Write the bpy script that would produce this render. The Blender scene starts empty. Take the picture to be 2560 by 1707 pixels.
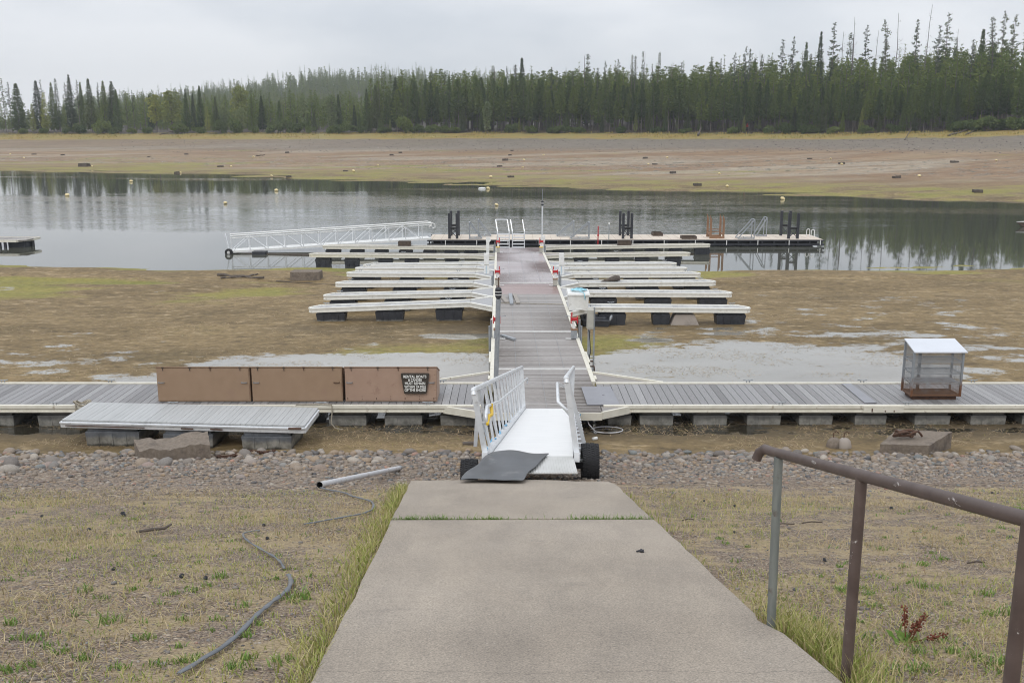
import bpy, math, random
import numpy as np
from mathutils import Vector, Matrix
random.seed(7); RNG = np.random.default_rng(11)
sc = bpy.context.scene
COL = sc.collection
R = math.radians

# ------------------------------------------------------------------ camera
F, CX, CY, ZC = 2489.0, 1280.0, 853.5, 7.85      # lens in photo pixels, eye height above the lake
TH = math.atan((CY - 318) / F)
cam_d = bpy.data.cameras.new('camera'); cam = bpy.data.objects.new('camera', cam_d); COL.objects.link(cam)
cam_d.sensor_width = 36; cam_d.lens = 36 * F / 2560; cam_d.clip_start = 0.1; cam_d.clip_end = 3000
cam.location = (0, 0, ZC); cam.rotation_euler = (math.pi / 2 - TH, 0, 0)
sc.camera = cam
# ------------------------------------------------------------------ world, sun, exposure
SUN_EL, SUN_ROT = R(42), R(200)
w = bpy.data.worlds.new('World'); sc.world = w; w.use_nodes = True
nt = w.node_tree; nt.nodes.clear()
def N(t, typ, **kw):
    n = t.nodes.new(typ)
    for k, v in kw.items(): setattr(n, k, v)
    return n
out = N(nt, 'ShaderNodeOutputWorld'); bg = N(nt, 'ShaderNodeBackground'); bg.inputs[1].default_value = 0.1
sky = N(nt, 'ShaderNodeTexSky', sky_type='NISHITA', sun_disc=False, sun_elevation=SUN_EL, sun_rotation=SUN_ROT)
tc = N(nt, 'ShaderNodeTexCoord'); mp = N(nt, 'ShaderNodeMapping'); mp.inputs['Scale'].default_value = (1.6, 1.6, 4.5)
nz = N(nt, 'ShaderNodeTexNoise'); nz.inputs['Scale'].default_value = 1.9; nz.inputs['Detail'].default_value = 5; nz.inputs['Roughness'].default_value = .5
cr = N(nt, 'ShaderNodeValToRGB')
cr.color_ramp.elements[0].position = .36; cr.color_ramp.elements[0].color = (6.6, 7.0, 7.6, 1)
cr.color_ramp.elements[1].position = .62; cr.color_ramp.elements[1].color = (8.6, 8.8, 9.2, 1)
sep = N(nt, 'ShaderNodeSeparateXYZ'); el = N(nt, 'ShaderNodeMapRange')
el.inputs['From Min'].default_value = 0.05; el.inputs['From Max'].default_value = 0.9
el.inputs['To Min'].default_value = 1.0; el.inputs['To Max'].default_value = 1.85
mul = N(nt, 'ShaderNodeVectorMath', operation='SCALE'); mx = N(nt, 'ShaderNodeMix', data_type='RGBA'); mx.inputs[0].default_value = .93
L = nt.links.new
L(tc.outputs['Generated'], mp.inputs[0]); L(mp.outputs[0], nz.inputs['Vector']); L(nz.outputs['Fac'], cr.inputs[0])
L(tc.outputs['Generated'], sep.inputs[0]); L(sep.outputs['Z'], el.inputs['Value'])
L(cr.outputs[0], mul.inputs[0]); L(el.outputs[0], mul.inputs['Scale'])
L(sky.outputs[0], mx.inputs[6]); L(mul.outputs[0], mx.inputs[7]); L(mx.outputs[2], bg.inputs[0]); L(bg.outputs[0], out.inputs[0])
sd = bpy.data.lights.new('sun', 'SUN'); sd.energy = 1.0; sd.angle = R(25); sd.color = (1, .97, .92)
so = bpy.data.objects.new('sun', sd); COL.objects.link(so)
so.rotation_euler = (math.pi / 2 - SUN_EL, 0, math.pi - SUN_ROT)
sc.view_settings.view_transform = 'Standard'; sc.view_settings.look = 'None'; sc.view_settings.gamma = 1; sc.view_settings.exposure = 0.0
sc.cycles.pixel_filter_type = 'BLACKMAN_HARRIS'; sc.cycles.filter_width = 1.05
sc.cycles.max_bounces = 6; sc.cycles.transparent_max_bounces = 8; sc.cycles.volume_bounces = 0

# ------------------------------------------------------------------ photo geometry helpers
def ray(px, py):
    x = (px - CX) / F; v = (py - CY) / F; c, s = math.cos(TH), math.sin(TH)
    return np.array([x, c - v * s, -s - v * c])
def atz(px, py, z):
    d = ray(px, py); t = (z - ZC) / d[2]; return Vector((d[0] * t, d[1] * t, z))
def aty(px, py, y):
    d = ray(px, py); t = y / d[1]; return Vector((d[0] * t, y, ZC + d[2] * t))

# ------------------------------------------------------------------ terrain function
def hash2(ix, iy, s):
    n = (ix.astype(np.int64) * 374761393 + iy.astype(np.int64) * 668265263 + s * 974711) & 0x7fffffff
    n = ((n ^ (n >> 13)) * 1274126177) & 0x7fffffff
    return ((n ^ (n >> 16)) & 0xffff) / 65535.0
def vn(x, y, s=0):
    ix, iy = np.floor(x), np.floor(y); fx, fy = x - ix, y - iy
    fx = fx * fx * (3 - 2 * fx); fy = fy * fy * (3 - 2 * fy)
    a, b = hash2(ix, iy, s), hash2(ix + 1, iy, s); c, d = hash2(ix, iy + 1, s), hash2(ix + 1, iy + 1, s)
    return (a * (1 - fx) + b * fx) * (1 - fy) + (c * (1 - fx) + d * fx) * fy
def fbm(x, y, s=0, o=4):
    r = 0; a = .5; t = 0
    for k in range(o):
        r = r + a * vn(x * 2 ** k + 13.7 * k, y * 2 ** k - 7.1 * k, s + k); t += a; a *= .5
    return r / t
def sst(a, b, x):
    t = np.clip((x - a) / (b - a), 0, 1); return t * t * (3 - 2 * t)
def zpix(py, Y): return ZC - Y * np.tan(TH + np.arctan((py - CY) / F))
PXS = np.array([-900., 0, 700, 1280, 1700, 2100, 2400, 2560, 3400])
Y4T = np.array([345., 330, 306, 285, 262, 240, 222, 214, 190])
YWT = np.array([205., 187, 160, 135, 126, 118, 110, 106, 95])
P4T = np.array([335., 335, 333, 332, 333, 334, 329, 322, 318])
def px_of(x, y): return 1280 + F * x / (np.maximum(y, 2) * .9776 + 1.3)
NY = np.array([-30, -6, 11.4, 12.3, 15, 18, 20, 21.6, 24, 30, 38, 45, 55, 62, 75, 90])
NZ = np.array([13., 7.62, 3.61, 3.36, 2.47, 1.52, 1.02, .70, .53, .43, .31, .19, .01, -.22, -.7, -1.1])
def terr(x, y):
    x = np.asarray(x, float); y = np.asarray(y, float)
    px = px_of(x, y)
    y4 = np.interp(px, PXS, Y4T); yw = np.interp(px, PXS, YWT); p4 = np.interp(px, PXS, P4T)
    y3 = y4 * .955; y2 = y4 * .82
    z4 = zpix(p4, y4); z3 = zpix(p4 + 15, y3); z2 = zpix(377., y2)
    zn = np.interp(y, NY, NZ) + .006 * np.clip(x, -14, 14) * sst(22, 27, y) * (1 - sst(44, 54, y))
    zn = np.where((y > 11) & (y < 22), zn + .06 * (fbm(x * .5, y * .5, 3) - .5), zn)
    zn = zn - .2 * sst(-.1, -.9, x) * sst(11.6, 12.6, y) * (1 - sst(13.5, 17, y))
    def seg(a, za, b, zb): return za + (zb - za) * np.clip((y - a) / (b - a), 0, 1)
    zf = np.where(y < yw, seg(yw - 30, -1.1, yw, 0 * y4), np.where(y < y2, seg(yw, 0 * y4, y2, z2), np.where(y < y3, seg(y2, z2, y3, z3), seg(y3, z3, y4, z4))))
    zf = np.where((y > yw) & (y < y2), zf - (.5 * (z2)) * 4 * ((y - yw) / (y2 - yw)) * (1 - (y - yw) / (y2 - yw)) * .25, zf)
    z = np.where(y < 82, zn, zf)
    # raggedness of flats near the waterline
    amp = .10 * sst(42, 52, y) * (1 - sst(62, 80, y)) + .14 * sst(yw - 16, yw, y) * (1 - sst(yw + 3, yw + 30, y))
    z = z + amp * (fbm(x * .07, y * .28, 21, 6) - .5) * 7 + .02 * sst(22, 26, y) * (1 - sst(60, 70, y)) * (fbm(x * .8, y * .8, 5) - .5)
    z = z + sst(y4 + 1, y4 + 8, y) * .6 + .35 * sst(y2 - 10, y3, y) * (fbm(x * .12, y * .3, 9) - .5)
    hn = np.interp(px, [-600, 880, 1300, 1700, 2000, 2300, 2560, 3300], [0, 0, 1, 2.5, 4, 5.5, 8.5, 11])
    z = z + hn * sst(y4 + 18, y4 + 105, y)
    hd = np.interp(px, [-600, 60, 450, 650, 820, 1050, 1400, 2000, 3300], [0, 1, 11, 21, 29, 28, 22, 20, 20])
    z = z + np.maximum(hd - hn * .9, 0) * sst(560, 900, y)
    return z
def tz(x, y): return float(terr(np.array([x]), np.array([y]))[0])
def hit(px, py, lo=3., hi=600.):
    d = ray(px, py); ys = np.concatenate([np.arange(lo, 70, .05), np.arange(70, hi, .4)])
    xs = d[0] / d[1] * ys; zs = ZC + d[2] / d[1] * ys
    k = np.argmax(zs < terr(xs, ys)); return Vector((xs[k], ys[k], tz(xs[k], ys[k])))

# ------------------------------------------------------------------ object helpers
class MB:
    def __init__(s): s.v = []; s.f = []; s.sm = []
    def add(s, v, f, smooth=False):
        o = len(s.v); s.v += [tuple(p) for p in v]; s.f += [tuple(i + o for i in q) for q in f]; s.sm += [smooth] * len(f); return s
    def hexa(s, p):   # 8 points: bottom 4 ccw, top 4 ccw
        return s.add(p, [(3, 2, 1, 0), (4, 5, 6, 7), (0, 1, 5, 4), (1, 2, 6, 5), (2, 3, 7, 6), (3, 0, 4, 7)])
    def box(s, x0, x1, y0, y1, z0, z1):
        return s.hexa([(x0, y0, z0), (x1, y0, z0), (x1, y1, z0), (x0, y1, z0), (x0, y0, z1), (x1, y0, z1), (x1, y1, z1), (x0, y1, z1)])
    def bar(s, a, b, w, h, up=(0, 0, 1)):   # rectangular bar from a to b, centred
        a, b = Vector(a), Vector(b); d = (b - a).normalized(); u = Vector(up)
        if abs(d.dot(u)) > .97: u = Vector((0, 1, 0))
        r = d.cross(u).normalized() * w / 2; u = r.cross(d).normalized() * h / 2
        return s.hexa([a - r - u, a + r - u, b + r - u, b - r - u, a - r + u, a + r + u, b + r + u, b - r + u])
    def tube(s, pts, r, n=8, cap=True):
        pts = [Vector(p) for p in pts]; rr = r if isinstance(r, (list, tuple)) else [r] * len(pts)
        V = []; Fc = []; nrm = None
        for i, p in enumerate(pts):
            d = (pts[min(i + 1, len(pts) - 1)] - pts[max(i - 1, 0)]).normalized()
            if nrm is None:
                nrm = d.orthogonal().normalized()
            nrm = (nrm - d * nrm.dot(d)).normalized(); bn = d.cross(nrm)
            for k in range(n):
                a = 2 * math.pi * k / n; V.append(p + (nrm * math.cos(a) + bn * math.sin(a)) * rr[i])
        for i in range(len(pts) - 1):
            for k in range(n):
                Fc.append((i * n + k, i * n + (k + 1) % n, (i + 1) * n + (k + 1) % n, (i + 1) * n + k))
        s.add(V, Fc, True)
        if cap: s.add(V[:n], [tuple(range(n - 1, -1, -1))]); s.add(V[-n:], [tuple(range(n))])
        return s
    def lathe(s, prof, c, axis=(0, 0, 1), n=20):
        ax = Vector(axis).normalized(); e = ax.orthogonal().normalized(); g = ax.cross(e); c = Vector(c); V = []; Fc = []
        for r, h in prof:
            for k in range(n):
                a = 2 * math.pi * k / n; V.append(c + ax * h + (e * math.cos(a) + g * math.sin(a)) * r)
        for i in range(len(prof) - 1):
            for k in range(n): Fc.append((i * n + k, i * n + (k + 1) % n, (i + 1) * n + (k + 1) % n, (i + 1) * n + k))
        return s.add(V, Fc, True)
    def prism(s, pts, ext):   # polygon pts (3d) extruded along vector ext
        n = len(pts); e = Vector(ext); P = [Vector(p) for p in pts]; V = P + [p + e for p in P]
        return s.add(V, [tuple(range(n - 1, -1, -1)), tuple(range(n, 2 * n))] + [(i, (i + 1) % n, n + (i + 1) % n, n + i) for i in range(n)])
    def map(s, fn): s.v = [tuple(fn(*p)) for p in s.v]; return s

def link(name, mesh, parent=None, loc=None):
    o = bpy.data.objects.new(name, mesh); COL.objects.link(o)
    if parent is not None: o.parent = parent
    if loc is not None: o.location = loc
    return o
def wloc(o):
    v = Vector((0, 0, 0))
    while o is not None: v += o.location; o = o.parent
    return v
def build(mb, name, mat, parent=None, origin=None, bevel=0):
    """mesh given in world coordinates -> object; parented children are stored relative to their parent"""
    org = wloc(parent) if parent is not None else (Vector(origin) if origin is not None else Vector((0, 0, 0)))
    me = bpy.data.meshes.new(name)
    V = [(p[0] - org.x, p[1] - org.y, p[2] - org.z) for p in mb.v]
    me.from_pydata(V, [], mb.f); me.polygons.foreach_set('use_smooth', mb.sm); me.materials.append(mat); me.update()
    import bmesh
    bm = bmesh.new(); bm.from_mesh(me); bmesh.ops.recalc_face_normals(bm, faces=bm.faces); bm.to_mesh(me); bm.free()
    o = link(name, me, parent, org if parent is None and origin is not None else None)
    if bevel:
        m = o.modifiers.new('bevel', 'BEVEL'); m.width = bevel; m.segments = 2; m.limit_method = 'ANGLE'
    return o
def tag(o, label=None, cat=None, group=None, kind=None):
    if label: o['label'] = label
    if cat: o['category'] = cat
    if group: o['group'] = group
    if kind: o['kind'] = kind
    return o
def thing(name, loc, label, cat, group=None):
    o = bpy.data.objects.new(name, None); COL.objects.link(o); o.location = loc; o.empty_display_size = .2
    return tag(o, label, cat, group)
def npmesh(name, V, Fc, mat, smooth=False):
    """fast mesh from numpy arrays; faces all of one size"""
    me = bpy.data.meshes.new(name); k = Fc.shape[1]
    me.vertices.add(len(V)); me.vertices.foreach_set('co', np.ascontiguousarray(V, np.float32).ravel())
    me.loops.add(Fc.size); me.loops.foreach_set('vertex_index', np.ascontiguousarray(Fc, np.int32).ravel())
    me.polygons.add(len(Fc)); me.polygons.foreach_set('loop_start', np.arange(0, Fc.size, k, dtype=np.int32))
    me.polygons.foreach_set('use_smooth', np.full(len(Fc), smooth))
    me.materials.append(mat); me.update(calc_edges=True); me.validate(); return me

# ------------------------------------------------------------------ materials
def newmat(name):
    m = bpy.data.materials.new(name); m.use_nodes = True; t = m.node_tree; t.nodes.clear()
    o = N(t, 'ShaderNodeOutputMaterial'); p = N(t, 'ShaderNodeBsdfPrincipled'); t.links.new(p.outputs[0], o.inputs[0])
    return m, t, p
def noise(t, vec, scale, detail=4, rough=.55, dist=0):
    n = N(t, 'ShaderNodeTexNoise'); n.inputs['Scale'].default_value = scale; n.inputs['Detail'].default_value = detail
    n.inputs['Roughness'].default_value = rough; n.inputs['Distortion'].default_value = dist; t.links.new(vec, n.inputs['Vector']); return n.outputs['Fac']
def ramp(t, fac, stops, interp='LINEAR'):
    c = N(t, 'ShaderNodeValToRGB'); c.color_ramp.interpolation = interp; e = c.color_ramp.elements
    while len(e) < len(stops): e.new(.5)
    for i, (p, col) in enumerate(stops): e[i].position = p; e[i].color = (*col, 1) if len(col) == 3 else col
    t.links.new(fac, c.inputs[0]); return c.outputs[0]
def mix(t, fac, a, b, mode='MIX'):
    m = N(t, 'ShaderNodeMix', data_type='RGBA', blend_type=mode)
    for s, v in ((0, fac), (6, a), (7, b)):
        if hasattr(v, 'links') or hasattr(v, 'is_linked'): t.links.new(v, m.inputs[s])
        elif s == 0: m.inputs[0].default_value = v
        else: m.inputs[s].default_value = (*v, 1)
    return m.outputs[2]
def math_(t, op, a, b=None, c=None, clamp=False):
    m = N(t, 'ShaderNodeMath', operation=op, use_clamp=clamp)
    for i, v in enumerate((a, b, c)):
        if v is None: continue
        if hasattr(v, 'is_linked'): t.links.new(v, m.inputs[i])
        else: m.inputs[i].default_value = v
    return m.outputs[0]
def smooth(t, x, a, b):
    m = N(t, 'ShaderNodeMapRange', interpolation_type='SMOOTHSTEP'); t.links.new(x, m.inputs[0])
    m.inputs[1].default_value = a; m.inputs[2].default_value = b; return m.outputs[0]
def coords(t, scale=(1, 1, 1)):
    c = N(t, 'ShaderNodeTexCoord'); m = N(t, 'ShaderNodeMapping'); m.inputs['Scale'].default_value = scale
    t.links.new(c.outputs['Object'], m.inputs[0]); return m.outputs[0]
def bump(t, p, h, strength=.3, dist=.02):
    b = N(t, 'ShaderNodeBump'); b.inputs['Strength'].default_value = strength; b.inputs['Distance'].default_value = dist
    t.links.new(h, b.inputs['Height']); t.links.new(b.outputs[0], p.inputs['Normal']); return b
def setp(p, **k):
    for a, v in k.items(): p.inputs[a.replace('_', ' ')].default_value = v
def M(name, c1, c2=None, scale=6, rough=.6, spec=.5, metal=0, bmp=0, stretch=(1, 1, 1), detail=5, dirt=None, dirt_scale=3, dirt_amt=.6):
    m, t, p = newmat(name); setp(p, Roughness=rough, Metallic=metal); p.inputs['Specular IOR Level'].default_value = spec
    c2 = c2 or tuple(x * .75 for x in c1); v = coords(t, stretch); f = noise(t, v, scale, detail)
    col = ramp(t, f, [(.3, c2), (.7, c1)])
    if dirt:
        d = smooth(t, noise(t, coords(t), dirt_scale, 6, .65), dirt_amt - .08, dirt_amt + .1); col = mix(t, d, col, dirt)
    t.links.new(col, p.inputs['Base Color'])
    if bmp: bump(t, p, f, bmp)
    return m
def islands(name, stops, rough=.6, grain=None, obj_random=False, bmp=0, spec=.5, dirt=None):
    m, t, p = newmat(name); setp(p, Roughness=rough); p.inputs['Specular IOR Level'].default_value = spec
    g = N(t, 'ShaderNodeNewGeometry'); r = g.outputs['Random Per Island']
    if obj_random:
        oi = N(t, 'ShaderNodeObjectInfo'); r = math_(t, 'FRACT', math_(t, 'ADD', r, oi.outputs['Random']))
    col = ramp(t, r, stops)
    if grain:
        sc_, amt = grain; f = noise(t, coords(t, sc_), 1, 6, .65)
        gcol = ramp(t, f, [(.25, (1 - amt,) * 3), (.75, (1 + amt * .4,) * 3)]); col = mix(t, 1.0, col, gcol, 'MULTIPLY')
        if bmp: bump(t, p, f, bmp, .01)
    if dirt:
        d = smooth(t, noise(t, coords(t, (.9, .5, .9)), 1, 6, .7), .52, .68); col = mix(t, d, col, dirt)
    t.links.new(col, p.inputs['Base Color']); return m

MAT = {}
MAT['concrete'] = M('concrete', (.36, .315, .275), (.27, .235, .205), 1.1, .85, .3, bmp=.06, dirt=(.2, .175, .155), dirt_scale=.8, dirt_amt=.62)
def mk_concrete():
    m, t, p = newmat('path_concrete'); setp(p, Roughness=.82); p.inputs['Specular IOR Level'].default_value = .35
    v = coords(t); big = noise(t, v, .55, 5, .6); fine = noise(t, v, 90, 3, .7); mid = noise(t, coords(t, (1, .25, 1)), 3, 6, .6)
    col = ramp(t, big, [(.3, (.27, .234, .194)), (.5, (.325, .284, .236)), (.7, (.355, .313, .264))])
    col = mix(t, 1.0, col, ramp(t, fine, [(.3, (.58, .58, .58)), (.7, (1.36, 1.34, 1.31))]), 'MULTIPLY')
    col = mix(t, 1.0, col, ramp(t, mid, [(.3, (.86, .86, .87)), (.7, (1.08, 1.07, 1.06))]), 'MULTIPLY')
    vo = N(t, 'ShaderNodeTexVoronoi'); vo.inputs['Scale'].default_value = 26; t.links.new(v, vo.inputs['Vector'])
    sp = math_(t, 'MULTIPLY', smooth(t, vo.outputs['Distance'], .16, .08), smooth(t, noise(t, v, 17, 2), .52, .56))
    col = mix(t, sp, col, (.42, .38, .33))
    dk = math_(t, 'MULTIPLY', smooth(t, noise(t, v, 1.6, 7, .75), .58, .72), .35); col = mix(t, dk, col, (.15, .135, .125))
    c = N(t, 'ShaderNodeTexCoord'); s = N(t, 'ShaderNodeSeparateXYZ'); t.links.new(c.outputs['Object'], s.inputs[0]); wob = noise(t, coords(t, (1.3, .01, .01)), 1.7, 6, .7)
    for yc, wv, th in ((4.30, .30, .0030), (4.95, .5, .0022)):
        dd = math_(t, 'ABSOLUTE', math_(t, 'SUBTRACT', s.outputs['Y'], math_(t, 'ADD', yc - wv / 2, math_(t, 'MULTIPLY', wob, wv))))
        brk = smooth(t, noise(t, coords(t, (2.2, .01, .01)), 1, 3), .40, .52) if th < .0025 else 1.0
        k = math_(t, 'MULTIPLY', smooth(t, dd, th * 1.6, th * .4), math_(t, 'MULTIPLY', brk, .55)); col = mix(t, k, col, (.09, .08, .07))
    t.links.new(col, p.inputs['Base Color']); bump(t, p, fine, .25, .004); return m
MAT['path'] = mk_concrete()
MAT['block'] = M('rough_concrete', (.23, .19, .155), (.15, .125, .10), 14, .95, .2, bmp=.5, dirt=(.12, .10, .085), dirt_scale=2.5, dirt_amt=.58)
MAT['white'] = M('white_metal', (.78, .78, .76), (.66, .66, .64), 5, .45, dirt=(.5, .49, .46), dirt_scale=4, dirt_amt=.66)
MAT['alu'] = M('white_aluminium', (.74, .755, .77), (.62, .64, .66), 8, .38, .5, .25, dirt=(.45, .45, .45), dirt_scale=7, dirt_amt=.64)
MAT['whitedeck'] = M('white_deck', (.83, .83, .82), (.76, .76, .75), 2, .55, .4, stretch=(1, 6, 1), bmp=.05)
MAT['flap'] = M('ribbed_plate', (.60, .60, .585), (.5, .5, .48), 3, .5, bmp=.1)
MAT['trim'] = M('cream_trim', (.72, .69, .60), (.60, .57, .48), 5, .55, dirt=(.36, .31, .23), dirt_scale=5, dirt_amt=.66)
MAT['fingertrim'] = M('white_trim', (.76, .75, .70), (.66, .65, .60), 5, .5, dirt=(.45, .41, .33), dirt_scale=4, dirt_amt=.66)
MAT['galv'] = M('galvanised_steel', (.36, .38, .40), (.26, .28, .30), 9, .45, .5, .35)
MAT['dark'] = M('dark_steel', (.035, .037, .045), (.022, .023, .028), 9, .5)
MAT['black'] = M('black_rubber', (.028, .028, .03), (.018, .018, .02), 20, .75, .35)
MAT['beige'] = M('beige_deck', (.62, .54, .45), (.52, .45, .37), 2, .7)
MAT['brown'] = M('brown_painted_board', (.325, .222, .146), (.29, .195, .125), 3, .6, .4, bmp=.05, dirt=(.30, .20, .14), dirt_scale=2, dirt_amt=.63)
MAT['brown2'] = M('pinkish_brown_board', (.375, .258, .192), (.335, .225, .165), 3, .6, .4, bmp=.05, dirt=(.25, .15, .11), dirt_scale=3.5, dirt_amt=.66)
MAT['plainwood'] = M('tan_wood', (.27, .15, .085), (.2, .11, .06), 6, .65, stretch=(1, 1, .3))
MAT['darkwood'] = M('old_brown_wood', (.09, .065, .048), (.055, .04, .03), 7, .8, bmp=.3)
MAT['drift'] = M('driftwood', (.13, .105, .085), (.06, .05, .042), 9, .85, bmp=.4, stretch=(1, 3, 3))
MAT['rust'] = M('rust', (.105, .05, .028), (.05, .027, .018), 14, .85)
MAT['red'] = M('red_paint', (.50, .022, .025), (.40, .015, .02), 9, .45)
MAT['yellow'] = M('yellow_tape', (.80, .52, .03), (.7, .45, .03), 9, .5)
MAT['blue'] = M('blue_rope', (.22, .50, .72), (.15, .40, .62), 30, .8)
MAT['lightblue'] = M('pale_blue_rope', (.38, .66, .74), (.26, .54, .64), 30, .85)
MAT['rope'] = M('old_rope', (.38, .34, .27), (.24, .21, .16), 40, .9)
MAT['pipe'] = M('white_pipe', (.62, .62, .63), (.5, .5, .52), 4, .45, dirt=(.34, .31, .29), dirt_scale=4, dirt_amt=.6)
MAT['hose'] = M('flat_grey_hose', (.16, .17, .185), (.11, .12, .135), 6, .6, dirt=(.2, .18, .15), dirt_scale=8, dirt_amt=.62)
MAT['panel'] = M('grey_panel', (.235, .235, .255), (.2, .2, .22), 3, .35)
MAT['boxgrey'] = M('beige_grey_paint', (.42, .41, .36), (.35, .34, .3), 5, .5)
MAT['signdark'] = M('dark_sign_wood', (.045, .036, .026), (.03, .024, .018), 8, .7)
MAT['signtext'] = M('white_lettering', (.8, .8, .77), (.74, .74, .7), 10, .6)
MAT['buoy'] = M('yellowish_buoy', (.74, .62, .34), (.62, .50, .24), 6, .5)
MAT['buoywhite'] = M('white_buoy', (.80, .76, .64), (.68, .62, .48), 6, .5)
MAT['rim'] = M('pale_rim', (.6, .6, .58), (.5, .5, .48), 6, .5)
MAT['mooring'] = M('mooring_block', (.10, .082, .068), (.06, .05, .042), 3, .9, bmp=.3)
MAT['skin'] = M('skin', (.5, .3, .22)); MAT['trousers'] = M('dark_trousers', (.05, .055, .07)); MAT['redcloth'] = M('red_cloth', (.55, .05, .05))
MAT['wood'] = islands('weathered_boards', [(0, (.20, .18, .165)), (.25, (.31, .285, .265)), (.5, (.25, .225, .208)), (.75, (.37, .345, .325)), (1, (.28, .255, .242))], .5, ((6, 55, 8), .42), bmp=.25)
MAT['woodY'] = islands('weathered_lengthwise_boards', [(0, (.17, .163, .163)), (.25, (.275, .268, .268)), (.5, (.215, .206, .206)), (.75, (.325, .317, .315)), (1, (.245, .237, .24))], .5, ((50, 5, 8), .38), bmp=.25)
MAT['woodred'] = islands('reddish_wet_boards', [(0, (.27, .185, .17)), (.5, (.34, .24, .22)), (1, (.30, .215, .205))], .32, ((6, 45, 8), .3))
MAT['woodwet'] = islands('wet_grey_boards', [(0, (.29, .245, .24)), (.5, (.38, .335, .335)), (1, (.33, .275, .27))], .2, ((4, 40, 8), .3))
MAT['woodfinger'] = islands('pale_grey_boards', [(0, (.30, .30, .305)), (.35, (.40, .40, .40)), (.7, (.34, .34, .345)), (1, (.46, .46, .46))], .5, ((20, 20, 8), .2))
MAT['alumboards'] = islands('aluminium_planks', [(0, (.37, .375, .37)), (.5, (.42, .425, .42)), (1, (.395, .40, .395))], .42, ((20, 2, 8), .15))
MAT['plank'] = islands('loose_plank', [(0, (.30, .27, .24)), (1, (.38, .35, .31))], .7, ((20, 20, 8), .35), obj_random=True)
def mk_float(name, top, line):
    m, t, p = newmat(name); setp(p, Roughness=.55)
    v = coords(t); c = N(t, 'ShaderNodeTexCoord'); s = N(t, 'ShaderNodeSeparateXYZ'); t.links.new(c.outputs['Object'], s.inputs[0])
    wob = math_(t, 'ADD', s.outputs['Z'], math_(t, 'MULTIPLY', math_(t, 'SUBTRACT', noise(t, coords(t, (3, 3, .6)), 1, 5, .6), .5), .22))
    a = noise(t, v, 5, 6, .65)
    base = ramp(t, a, [(.3, tuple(x * .7 for x in top)), (.7, tuple(x * 1.3 for x in top))])
    mud = ramp(t, a, [(.35, (.13, .125, .11)), (.65, (.30, .29, .26))])
    col = mix(t, smooth(t, wob, line + .06, line - .05), base, mud)
    col = mix(t, smooth(t, wob, line - .13, line - .2), col, (.05, .046, .038)); t.links.new(col, p.inputs['Base Color'])
    bump(t, p, noise(t, coords(t, (1, 1, 9)), 1.5, 2), .2, .01); return m
MAT['float'] = mk_float('float_plastic', (.035, .038, .046), -.76)       # z measured below the deck of its dock
MAT['floatnear'] = mk_float('float_concrete_grey', (.115, .113, .108), -.36)
MAT['floatraft'] = mk_float('float_raft_grey', (.12, .13, .145), -.40)
def mk_rail():
    m, t, p = newmat('brown_rail_paint'); setp(p, Roughness=.5); v = coords(t)
    col = ramp(t, noise(t, v, 12, 5), [(.3, (.07, .048, .041)), (.7, (.108, .078, .068))])
    col = mix(t, smooth(t, noise(t, coords(t, (14, 5, 14)), 1, 6, .7), .65, .70), col, (.5, .47, .45))
    col = mix(t, smooth(t, noise(t, v, 55, 4, .7), .70, .74), col, (.33, .29, .28)); t.links.new(col, p.inputs['Base Color']); return m
MAT['rail'] = mk_rail()
MAT['railgalv'] = M('weathered_galvanised_post', (.21, .22, .20), (.13, .145, .14), 22, .55, .5, .2, stretch=(1, 1, .15), dirt=(.10, .075, .06), dirt_scale=9, dirt_amt=.64)
def mk_cage():
    m, t, p = newmat('wire_mesh'); m.blend_method = 'HASHED' if hasattr(m, 'blend_method') else m.blend_method
    setp(p, Roughness=.5, Metallic=.2); c = N(t, 'ShaderNodeTexCoord'); s = N(t, 'ShaderNodeSeparateXYZ'); t.links.new(c.outputs['Object'], s.inputs[0])
    def wires(o): 
        f = math_(t, 'FRACT', math_(t, 'MULTIPLY', o, 42.)); return math_(t, 'LESS_THAN', f, .24)
    h = math_(t, 'ADD', s.outputs['X'], s.outputs['Y'])
    a = math_(t, 'MAXIMUM', wires(h), wires(s.outputs['Z']))
    r = smooth(t, math_(t, 'ADD', s.outputs['Z'], math_(t, 'MULTIPLY', math_(t, 'SUBTRACT', noise(t, coords(t), 6, 4), .5), .5)), .55, .2)
    t.links.new(mix(t, r, (.30, .31, .325), (.2, .115, .07)), p.inputs['Base Color']); t.links.new(a, p.inputs['Alpha']); return m
MAT['mesh'] = mk_cage()
def mk_cageframe():
    m, t, p = newmat('cabinet_frame'); setp(p, Roughness=.5, Metallic=.2); c = N(t, 'ShaderNodeTexCoord'); s = N(t, 'ShaderNodeSeparateXYZ'); t.links.new(c.outputs['Object'], s.inputs[0])
    r = smooth(t, math_(t, 'ADD', s.outputs['Z'], math_(t, 'MULTIPLY', math_(t, 'SUBTRACT', noise(t, coords(t), 7, 5), .5), .6)), .6, .25)
    t.links.new(mix(t, r, (.26, .28, .30), (.15, .065, .03)), p.inputs['Base Color']); return m
MAT['cageframe'] = mk_cageframe()
MAT['cageroof'] = M('zinc_roof', (.62, .645, .69), (.58, .6, .64), 2, .35, .5, .3)
MAT['mat'] = M('grey_rubber_mat', (.085, .09, .098), (.06, .064, .07), 4, .4, .5, bmp=.12, dirt=(.15, .15, .15), dirt_scale=2.5, dirt_amt=.62)
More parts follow.
